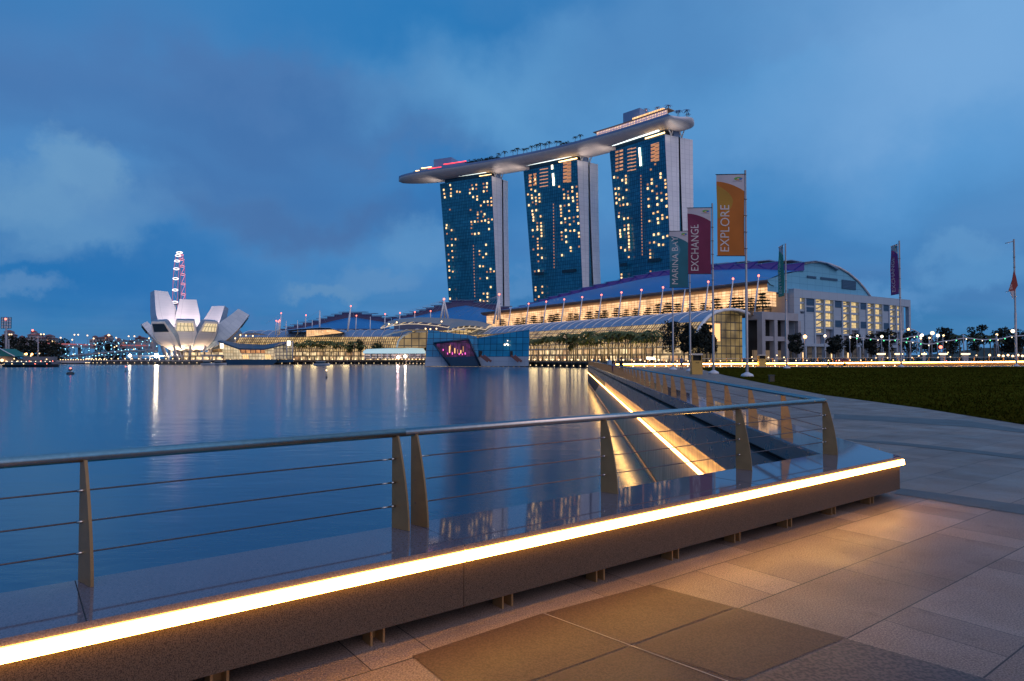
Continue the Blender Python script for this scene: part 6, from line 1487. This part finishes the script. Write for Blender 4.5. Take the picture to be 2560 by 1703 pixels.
p = at(2350, 868, 204); t = thing('traffic_light', 'red signal light glowing beside the road on the right', 'traffic light', (p.x, p.y, 0)); m = MB(); m.tube([(p.x, p.y, 0), (p.x, p.y, p.z+.6)], .1, 5); m.build('post', M['grey'], t); m = MB(); m.box((p.x, p.y-.1, p.z), (.5, .3, 1.2)); m.build('head', M['black'], t); m = MB(); m.ball((p.x, p.y-.35, p.z), .5, 7); m.build('lamp', M['redlamp'], t)
p = at(2553-12, 865, 204); 
# ================================================================== banner poles
M['pole'] = mat('galvanised pole', (.42, .37, .36), .45, .5, .1, 2); M['polefoot'] = mat('white pole foot', (.62, .62, .66), .5)
M['logo_g'] = mat('logo green', (.10, .34, .05), .6); M['logo_b'] = mat('logo blue', (.03, .13, .45), .6); M['logo_o'] = mat('logo orange', (.62, .25, .03), .6); M['letter'] = mat('pale lettering', (.62, .55, .55), .7, 0, .03)
M['cap'] = mat('pale banner head', (.50, .46, .50), .75, 0, .06, .8)
def pole(base, H, label, r=.11):
    t = thing('banner_pole', label, 'banner pole', base); B = Vector(base); m = MB()
    m.lathe(base, [(r, 0), (r, H*.42), (r*.8, H*.42+.02), (r*.75, H), (0, H+.02)], 12); m.build('shaft', M['pole'], t)
    m = MB(); m.lathe(base, [(.0, .012), (.50, .012), (.50, .09), (.44, .20), (.24, .30), (r+.03, .36), (r, .38)], 16); m.build('foot', M['polefoot'], t)
    for z in (.55, .62, .7, .78, .86): m = MB(); m.lathe((base[0], base[1], base[2]+H*z), [(r*.82, -.03), (r*1.15, -.03), (r*1.15, .03), (r*.82, .03)], 10); m.build('band', M['steel'], t)
    return t
def banner(px_pole, D, yt, yb, width_px, col, leaf, word, wpx, label, rot=0.0, txt=None, wave=.07, hx=.22, y2=None):
    """hangs to the left of its pole"""
    A = at(px_pole, yt, D); Bz = at(px_pole, yb, D).z; h = A.z-Bz; w = width_px*D/1650; off = .13
    t = thing('banner', label, 'banner', (A.x-off, A.y, Bz)); T_ = Vector((A.x-off, A.y, Bz)); R_ = Matrix.Rotation(rot, 3, 'Z')
    def W(u, v, d=0.0):       # u 0..1 leftwards, v 0..1 upwards, d towards the viewer
        return T_ + R_ @ Vector((-u*w, -d + wave*(sin(u*3.1+v*5)+.5*sin(u*5-v*11)*(u)), v*h))
    def arc(u): return 1-.085-.125*(1-u)**1.7     # lower border of the pale head
    N = 14; m = MB(); m.grid([[W(i/N, arc(i/N)*j/10) for i in range(N+1)] for j in range(11)]); m.build('cloth', col, t)
    m = MB(); m.grid([[W(i/N, arc(i/N)+(1-arc(i/N))*j/3) for i in range(N+1)] for j in range(4)]); m.build('banner_head', M['cap'], t)
    m = MB(); pts = []                              # paler leaf shape at the outer edge
    P2 = [(1, .87)] + [(1-.58*sin(pi*k/16*1.0)**.8*(1 if k < 9 else .98), .87-.42*k/16) for k in range(1, 16)] + [(1, .45)]
    for k in range(len(P2)-1):
        a, b = P2[k], P2[k+1]; m.add([W(1, a[1], .012), W(1, b[1], .012), W(b[0], b[1], .012), W(a[0], a[1], .012)], [(0, 1, 2, 3)])
    m.build('leaf_shape', leaf, t)
    for v in (0, 1): m = MB(); m.tube([W(-.06, v), W(1.03, v)], .035, 6); m.build('banner_rod', M['darkglass'], t)
    vs, fs = text_mesh(word, 1.0, .0); xs = [v.x for v in vs]; ys = [v.y for v in vs]; L_ = max(xs)-min(xs); hh = max(ys)-min(ys)
    v0, v1 = wpx; sc = (v1-v0)*h/L_; ht = txt*w if txt else hh*sc
    V = [W(hx_ := (.0), 0) for _ in ()]
    V = []
    for q in vs:
        along = (q.x-min(xs))*sc/h + v0; up = (q.y-min(ys))/hh*ht/w
        V.append(W(hx+up, along, .022))
    m = MB(); m.add(V, fs); m.build('lettering', M['letter'], t)
    c = (.22, .945)                                # oval emblem and its caption dashes
    for k, (mt, a0, a1) in enumerate((('logo_g', .3, 2.6), ('logo_b', 2.6, 4.4), ('logo_o', 4.4, 5.4), ('logo_g', 5.4, 6.58))):
        m = MB(); n = 6; P_ = []
        for i in range(n+1):
            a = a0+(a1-a0)*i/n; P_.append((c[0]+.15*cos(a), c[1]+.020*sin(a)*h/h))
        I_ = [(c[0]+.05*cos(a0+(a1-a0)*i/n), c[1]+.006*sin(a0+(a1-a0)*i/n)) for i in range(n+1)]
        m.grid([[W(u, v, .02) for u, v in P_], [W(u, v, .02) for u, v in I_]]); m.build('emblem', M[mt], t)
    m = MB(); m.grid([[W(.08, .912, .02), W(.42, .912, .02)], [W(.08, .917, .02), W(.42, .917, .02)]]); m.build('caption', mat('caption grey', (.30, .28, .30), .7) if 'capt' not in M else M['capt'], t); M['capt'] = bpy.data.materials['caption grey']
    return t
def cl(n, c): return mat(n, c, .75, 0, .10, .5)
def pbase(x, y): v = gz(x, y, 0); return (v.x, v.y, 0.0)
b1 = pbase(1868, 942); b2 = pbase(1784, 935); b3 = pbase(1726, 929); b4 = pbase(1683, 925)
pole(b1, 16.95, 'tallest looking banner pole, carrying the orange EXPLORE banner'); pole(b2, 16.5, 'banner pole carrying the dark red EXCHANGE banner'); pole(b3, 16.4, 'banner pole carrying the teal MARINA BAY banner'); pole(b4, 15.6, 'farthest banner pole of the left four, its top hidden by the teal banner')
banner(1864, b1[1], 436, 640, 69, cl('orange banner', (.46, .13, .012)), cl('orange banner leaf', (.40, .20, .02)), 'EXPLORE', (.055, .62), 'orange banner reading EXPLORE with yellow leaf shape', txt=.335, hx=.56)
banner(1780, b2[1], 519.5, 685, 58, cl('crimson banner', (.17, .015, .065)), cl('crimson banner leaf', (.19, .018, .07)), 'EXCHANGE', (.05, .745), 'dark red banner reading EXCHANGE', txt=.335, hx=.54)
banner(1723, b3[1], 578, 719, 47, cl('teal banner', (.012, .135, .19)), cl('teal banner leaf', (.05, .20, .28)), 'MARINA BAY', (.06, .905), 'teal banner reading MARINA BAY', txt=.325, hx=.555)
b5 = (at(1967, 920, 98).x, 98.0, 0.0); b6 = (at(2253, 915, 112).x, 112.0, 0.0); b7 = (at(2541, 912, 124).x, 124.0, 0.0)
pole(b5, (896-608)*98/1650+1.5, 'banner pole at the far lawn edge with a narrow green banner', .14); pole(b6, (896-601)*112/1650+1.5, 'banner pole at the far lawn edge with the purple banner', .17); pole(b7, (896-597)*124/1650+1.5, 'pole at the right frame edge with a drooping red flag and round lamp', .2)
banner(1961, b5[1], 612, 740, 39, cl('green banner', (.01, .26, .20)), cl('green banner leaf', (.03, .33, .22)), 'ENTERTAIN', (.06, .72), 'narrow green banner seen almost edge on', radians(-93), txt=.36, hx=.5)
banner(2247, b6[1], 610, 735, 37, cl('purple banner', (.16, .02, .20)), cl('purple banner leaf', (.20, .03, .16)), 'EXCHANGE', (.06, .75), 'purple banner reading EXCHANGE turned at an angle', radians(-93), txt=.40, hx=.45)
# drooping red flag, cross arm and lamp on the last pole
t = thing('flag', 'drooping torn dark red flag on the right edge pole', 'flag', at(2534, 745, 123.5)); D = 123.5
m = MB(); P_ = [(2535, 677), (2531, 700), (2522, 727), (2536, 728), (2545, 714), (2540, 690)]; m.solid([at(x, y, D) for x, y in P_], (0, .12, 0)); m.build('cloth', cl('red flag', (.27, .035, .03)), t)
m = MB(); m.solid([at(x, y, D-.2) for x, y in ((2526, 728), (2535, 727), (2534, 748), (2529, 738))], (0, .12, 0)); m.build('tail', M['cap'], t)
vs, fs = text_mesh('EN', 1.0, 0); o = at(2533, 724, D-.3); m = MB(); m.add([o + Vector((-.15-v.y*.75, 0, v.x*.75)) for v in vs], fs); m.build('lettering', M['letter'], t)
m = MB(); m.tube([at(2513, 608.5, 124), at(2535, 603, 124)], .07, 5); m.tube([at(2514, 730, 124), at(2530, 727.5, 124)], .05, 5); tag(m.build('cross_arm', M['pole'], None, at(2524, 605, 124)), 'two thin cross arms of the drooping red flag', 'flag arm')
p = at(2532, 828, 123); t = thing('pole_lamp', 'bright round lamp fixed to the red flag pole', 'lamp', p); m = MB(); m.ball(p, .32, 8); m.build('globe', M['lampw'], t); m = MB(); m.tube([p+Vector((0, .3, 0)), (b7[0], b7[1], p.z)], .06, 5); m.build('bracket', M['pole'], t)
# ================================================================== bins, sign, lawn box
def litter_bin(x, yb, w, h, label):
    g = gz(x, yb, 0); k = g.y/1650; W_ = w*k; H = h*k; t = thing('litter_bin', label, 'litter bin', (g.x, g.y, 0)); c = Vector((g.x, g.y, 0))
    m = MB(); m.box(c+Vector((0, 0, H*.33)), (W_, W_*.7, H*.66)); m.build('body', M['brass'], t)
    for s in (-1, 1): m = MB(); m.box(c+Vector((s*W_*.44, 0, H*.79)), (W_*.08, W_*.6, H*.26)); m.build('post', M['brass'], t)
    m = MB(); m.box(c+Vector((0, .12*W_, H*.79)), (W_*.8, W_*.3, H*.26)); m.build('opening', M['black'], t)
    m = MB(); m.box(c+Vector((0, 0, H*.96)), (W_*1.04, W_*.78, H*.08)); m.build('lid', M['steel'], t)
    m = MB(); n = 20; m.grid([[c+Vector((W_*.17*f*cos(2*pi*i/n), -W_*.356, H*.56+H*.028*f*sin(2*pi*i/n))) for i in range(n+1)] for f in (.55, 1)]); m.build('emblem', M['black'], t)
M['brass'] = mat('brushed golden steel', (.50, .32, .10), .32, .85, .08, 6)
litter_bin(1741, 936, 26, 52, 'golden steel litter bin behind the railing near the dark red banner pole'); litter_bin(1904, 917, 18, 30, 'darker litter bin against the glowing wall beyond the lawn')
g = gz(1628, 920, 0); t = thing('info_sign', 'lit slanted information board on two posts by the far railing', 'sign', (g.x, g.y, 0)); k = g.y/1650
m = MB(); P_ = [(g.x-12*k, g.y-.3, 22*k), (g.x+11*k, g.y-.3, 21.5*k), (g.x+8*k, g.y+.25, 27*k), (g.x-11*k, g.y+.25, 28*k)]; m.solid(P_, (0, .03, -.06)); m.build('panel', M['lampw'], t)
for dx in (-6, 7): m = MB(); m.box((g.x+dx*k, g.y+.05, 11.5*k), (.10, .10, 23*k)); m.build('post', M['brass'], t)
g = gz(1929, 955, 0); m = MB(); t = thing('lawn_box', 'small dark service box standing on the lawn', 'service box', (g.x, g.y, 0)); m.box((g.x, g.y, .2), (.30, .22, .40)); m.build('body', mat('dark bronze box', (.06, .05, .035), .5), t); m = MB(); m.box((g.x, g.y, .42), (.36, .27, .04)); m.build('lid', M['darkstone'], t)
# ================================================================== people
def skin_body(joints, edges, root=0):
    me = bpy.data.meshes.new('tmp'); me.from_pydata([j[0] for j in joints], edges, []); o = bpy.data.objects.new('tmp', me); COL.objects.link(o)
    md = o.modifiers.new('s', 'SKIN'); md.use_smooth_shade = True
    for v, j in zip(me.skin_vertices[0].data, joints): v.radius = j[1] if isinstance(j[1], tuple) else (j[1], j[1])
    me.skin_vertices[0].data[root].use_root = True
    o.modifiers.new('d', 'SUBSURF').levels = 1; o.modifiers['d'].render_levels = 1
    dg = bpy.context.evaluated_depsgraph_get(); dg.update(); r = bpy.data.meshes.new_from_object(o.evaluated_get(dg)); bpy.data.objects.remove(o); bpy.data.meshes.remove(me); return r
def person(loc, rz, label, shirt, legs, pose='stand', hgt=1.7, hairc=(.012, .010, .010), grp=None):
    s = hgt/1.7; hip = .88 if pose == 'stand' else .16; fw = Vector((0, -1, 0))
    J = [((0, 0, hip), (.15, .11)), ((0, 0, hip+.22), (.13, .10)), ((0, 0, hip+.46), (.16, .11)), ((0, 0, hip+.56), (.06, .06)), ((0, -.01, hip+.63), (.052, .055)), ((0, -.02, hip+.70), (.075, .09)), ((0, -.01, hip+.79), (.07, .085))]
    E_ = [(0, 1), (1, 2), (2, 3), (3, 4), (4, 5), (5, 6)]
    def chain(st, pts):
        a = st
        for q in pts: J.append(q); E_.append((a, len(J)-1)); a = len(J)-1
        return a
    for sx in (-1, 1):
        if pose == 'stand':
            chain(2, [((sx*.19, 0, hip+.47), .055), ((sx*.23, .02, hip+.2), .045), ((sx*.22, -.06, hip-.04), .035), ((sx*.215, -.09, hip-.12), .036), ((sx*.21, -.10, hip-.20), .018)])
            chain(0, [((sx*.09, 0, hip-.08), .095), ((sx*.10, -.02, .48), .07), ((sx*.10, .02, .09), .045), ((sx*.11, -.10, .035), .04), ((sx*.11, -.15, .03), .03)])
        elif pose == 'sit':
            chain(2, [((sx*.19, 0, hip+.47), .055), ((sx*.23, -.04, hip+.22), .045), ((sx*.16, -.24, hip+.10), .035), ((sx*.13, -.32, hip+.07), .032), ((sx*.12, -.39, hip+.05), .018)])
            chain(0, [((sx*.10, -.10, hip-.02), .09), ((sx*.12, -.44, hip), .07), ((sx*.12, -.47, hip-.38), .05), ((sx*.12, -.58, hip-.43), .04)])
        else:
            chain(2, [((sx*.19, 0, hip+.47), .055), ((sx*.26, .14, hip+.25), .045), ((sx*.28, .26, hip-.02), .036), ((sx*.28, .34, hip-.12), .03)])
            chain(0, [((sx*.10, -.12, hip-.04), .09), ((sx*.13, -.42, hip+.30 if sx > 0 else hip-.04), .07), ((sx*.12, -.82, hip-.08), .05), ((sx*.12, -.92, hip-.02), .035)])
    me = skin_body(J, E_); t = thing('person', label, 'person', loc, grp)
    for mt in (shirt, legs, M['skin_tone'], M['shoe']): me.materials.append(mt)
    for p in me.polygons:
        c = p.center; z = c.z; p.use_smooth = True
        hand = abs(c.x) > .185 and z < hip-.06 if pose == 'stand' else (abs(c.y) > .27 and z > hip+.02 and pose == 'sit')
        foot = z < .07 if pose == 'stand' else (z < hip-.40 if pose == 'sit' else c.y < -.86)
        leg = z < hip+.06 if pose == 'stand' else (z < hip+.06 or c.y < -.2)
        p.material_index = 2 if (z > hip+.575 or hand) else 3 if foot else 1 if (leg and abs(c.x) < .19) else 0
    for v in me.vertices: v.co *= s
    me.name = 'body'; b = bpy.data.objects.new('body', me); COL.objects.link(b); b.parent = t; WL[b.name] = Vector(loc)
    L_ = Vector(loc)
    def kid(mb, nm, mt): 
        mb.v = [tuple(Vector(v)*s+L_) for v in mb.v]; return mb.build(nm, mt, t)
    m = MB(); m.ball((0, .012, hip+.795), (.088, .105, .085), 10); m.ball((0, .05, hip+.74), (.082, .07, .09), 8); kid(m, 'hair', mat('dark hair', hairc, .6) if 'hair' not in M else M['hair']); M['hair'] = bpy.data.materials['dark hair']
    m = MB(); m.ball((0, -.112, hip+.715), (.012, .02, .018), 6); kid(m, 'nose', M['skin_tone'])
    for sx in (-1, 1): m = MB(); m.ball((sx*.03, -.10, hip+.745), (.010, .008, .006), 6); kid(m, 'eye', M['black'])
    m = MB(); m.ball((0, -.10, hip+.675), (.025, .008, .006), 6); kid(m, 'mouth', M['lip'])
    t.rotation_euler = (0, 0, rz); return t
M['skin_tone'] = mat('skin', (.30, .18, .12), .6); M['shoe'] = mat('shoes', (.04, .03, .03), .6); M['lip'] = mat('lips', (.25, .10, .08), .6)
cloth = lambda n, c: mat(n, c, .85, 0, .1, 6)
def railx(px, extra):
    k = (px-1280)/1650; Y = (2.80/.9959+extra)/(k-.0909); return Vector((k*Y, Y, 0))
for px, ex, pose, hh, sh, lg, lab, rz in ((1484, .9, 'stand', 1.58, (.10, .16, .25), (.03, .03, .05), 'person in a blue grey shirt at the far end of the long railing', 2.6), (1497, 1.0, 'stand', 1.56, (.12, .20, .30), (.03, .03, .04), 'person in a pale blue shirt second from the far end of the long railing', 2.2),
        (1524, .9, 'stand', 1.58, (.55, .60, .68), (.03, .04, .07), 'person in a white shirt leaning by the middle of the long railing', 2.4), (1553, 1.0, 'stand', 1.56, (.035, .03, .035), (.02, .02, .03), 'dark haired person in black behind the long railing, nearest of the group', 2.0)):
    L_ = railx(px, ex); person((L_.x, L_.y, 0), rz, lab, cloth('shirt', sh), cloth('trousers', lg), pose, hh)
L_ = F2(46, FA_OUT+.12); person((L_[0], L_[1], .40), 1.75, 'person in a magenta top and navy trousers sitting outside the railing, legs over the water', cloth('magenta top', (.30, .02, .14)), cloth('navy trousers', (.02, .02, .07)), 'sit', 1.6)
g = gz(1704, 924, 0); person((g.x, g.y, 0), .3, 'person in blue grey clothes standing between the banner poles', cloth('grey top', (.16, .17, .26)), cloth('grey trousers', (.10, .10, .16)), 'stand', 1.78)
g = gz(2071, 917.5, 0); person((g.x, g.y, 0.02), 1.3, 'person sitting on the far lawn edge, left one of the resting pair', cloth('brown top', (.07, .045, .035)), cloth('dark trousers', (.05, .04, .04)), 'rest', 1.75)
g = gz(2112, 917, 0); person((g.x, g.y, 0.02), -1.2, 'person sitting on the far lawn edge, right one of the resting pair', cloth('dark olive top', (.06, .05, .03)), cloth('brown trousers', (.07, .05, .04)), 'rest', 1.7)
for px, lab in ((1991, 'left of the small group'), (2000, 'middle of the small group'), (2020, 'right of the small group')):
    p = at(px, 890, 212); person((p.x, p.y, 0), 0, 'person walking below the convention centre, ' + lab, cloth('pale shirt', (.4, .35, .35)), cloth('dark jeans', (.03, .03, .05)), 'stand', 1.7)
# ================================================================== boats and buoys
def boat(x, y, D, L_, label, hullc, roofc, lights=(), cab=.45):
    p = at(x, y, D); B = Vector((p.x, p.y, WZ)); t = thing('boat', label, 'boat', B); n = 9; rows = []
    for i in range(n):
        u = i/(n-1); w = L_*.14*min(1, (1-u)*3.2)**.6+.02; xx = (u-.5)*L_
        rows.append([B+Vector((xx, -w, 1.0+.35*u*u)), B+Vector((xx, -w*.7, .1)), B+Vector((xx, 0, -.15)), B+Vector((xx, w*.7, .1)), B+Vector((xx, w, 1.0+.35*u*u))])
    m = MB(); m.grid(rows); m.add([r[0] for r in rows]+[r[4] for r in rows[::-1]], [tuple(range(2*n))]); m.add(rows[0], [(0, 1, 2, 3, 4)]); m.build('hull', hullc, t)
    m = MB(); c = B+Vector((-L_*.08, 0, 1.6)); w = L_*cab/2; d = L_*.11
    lo = [c+Vector((a, b, -.62)) for a, b in ((-w, -d), (w, -d), (w, d), (-w, d))]; hi = [c+Vector((a*.86, b*.86, .62)) for a, b in ((-w, -d), (w, -d), (w, d), (-w, d))]
    m.add(lo+hi, [(0, 1, 5, 4), (1, 2, 6, 5), (2, 3, 7, 6), (3, 0, 4, 7)]); m.build('cabin', M['darkglass'], t)
    m = MB(); m.box(c+Vector((0, 0, .72)), (L_*cab*.98, d*2.1, .18)); m.build('roof', roofc, t)
    for dx, dz, mt, r in lights: m = MB(); m.ball(B+Vector((dx*L_, -L_*.12, dz)), r, 6); m.build('lamp', M[mt], t)
    return t
M['boatw'] = mat('boat white', (.5, .55, .6), .4); M['boatd'] = mat('boat dark', (.03, .04, .05), .5)
boat(82, 919, 305, 44*.55, 'long river boat with white, orange and red lamps near the left bank', M['boatd'], M['boatw'], [(x*.11-.42, 1.5 if x % 2 else 2.7, 'lamp' if x < 4 else 'redlamp', .22) for x in range(9)]+[(x*.09-.4, 2.6, 'lampw', .16) for x in range(10)], .8)
boat(520, 914.5, 395, 8, 'small white cabin boat moored before the museum quay', M['boatw'], M['boatw'], (), .5); boat(549, 912.5, 400, 8.5, 'second small white boat moored beside the lit pavilion', M['boatw'], M['boatw'], (), .5)
boat(805, 914.5, 372, 9, 'pale blue cabin boat moored below the left palms', M['boatw'], M['boatw'], (), .6)
def buoy(x, y, h, label, top='redlamp', big=False):
    g = gz(x, y, WZ); k = g.y/1650; t = thing('buoy', label, 'buoy', g); m = MB(); R_ = (9 if big else 2.2)*k
    m.lathe(g, [(0, -.1), (R_*.9, -.1), (R_, .15), (R_*.85, .5 if big else .3), (R_*.25, .6 if big else .4), (0, .62)], 14); m.build('float', M['boatd'], t)
    m = MB(); m.lathe(g, [(k*(2.6 if big else .5), .5), (k*(2.0 if big else .4), h*k*.8), (0, h*k*.82)], 10); m.build('mast', M['boatd'] if not big else M['bluebox'], t)
    if big: m = MB(); m.lathe(g+Vector((0, 0, h*k*.8)), [(0, -.05), (k*5.5, -.05), (k*4.5, .25), (0, .35)], 12); m.build('canopy', M['boatd'], t)
    m = MB(); m.ball(g+Vector((0, 0, h*k*.8+.45)), .22 if big else .16, 6); m.build('lamp', M[top], t)
buoy(176, 936, 13, 'broad dark buoy with a small canopy on the left water', 'redlamp', True); buoy(314, 930, 12, 'slim marker buoy with a red lamp before the museum'); buoy(816, 945, 17, 'slim dark marker buoy on the middle water', 'lamp')

# uplights between the palms
def uplight(p, e):
    ld = bpy.data.lights.new('palm_uplight', 'POINT'); ld.energy = e; ld.color = (1.0, .74, .34); ld.shadow_soft_size = 2.4
    o = bpy.data.objects.new('palm_uplight', ld); COL.objects.link(o); o.location = p
for x in (1335, 1368, 1410, 1440, 1470, 1500, 1530, 1560, 1590, 1620): uplight(S3(s_at(x, 79.5), 79.5, 4.2), 900)
for x in (745, 785, 825, 865): q = at(x, 890, 447); uplight((q.x, q.y, 3.4), 900)
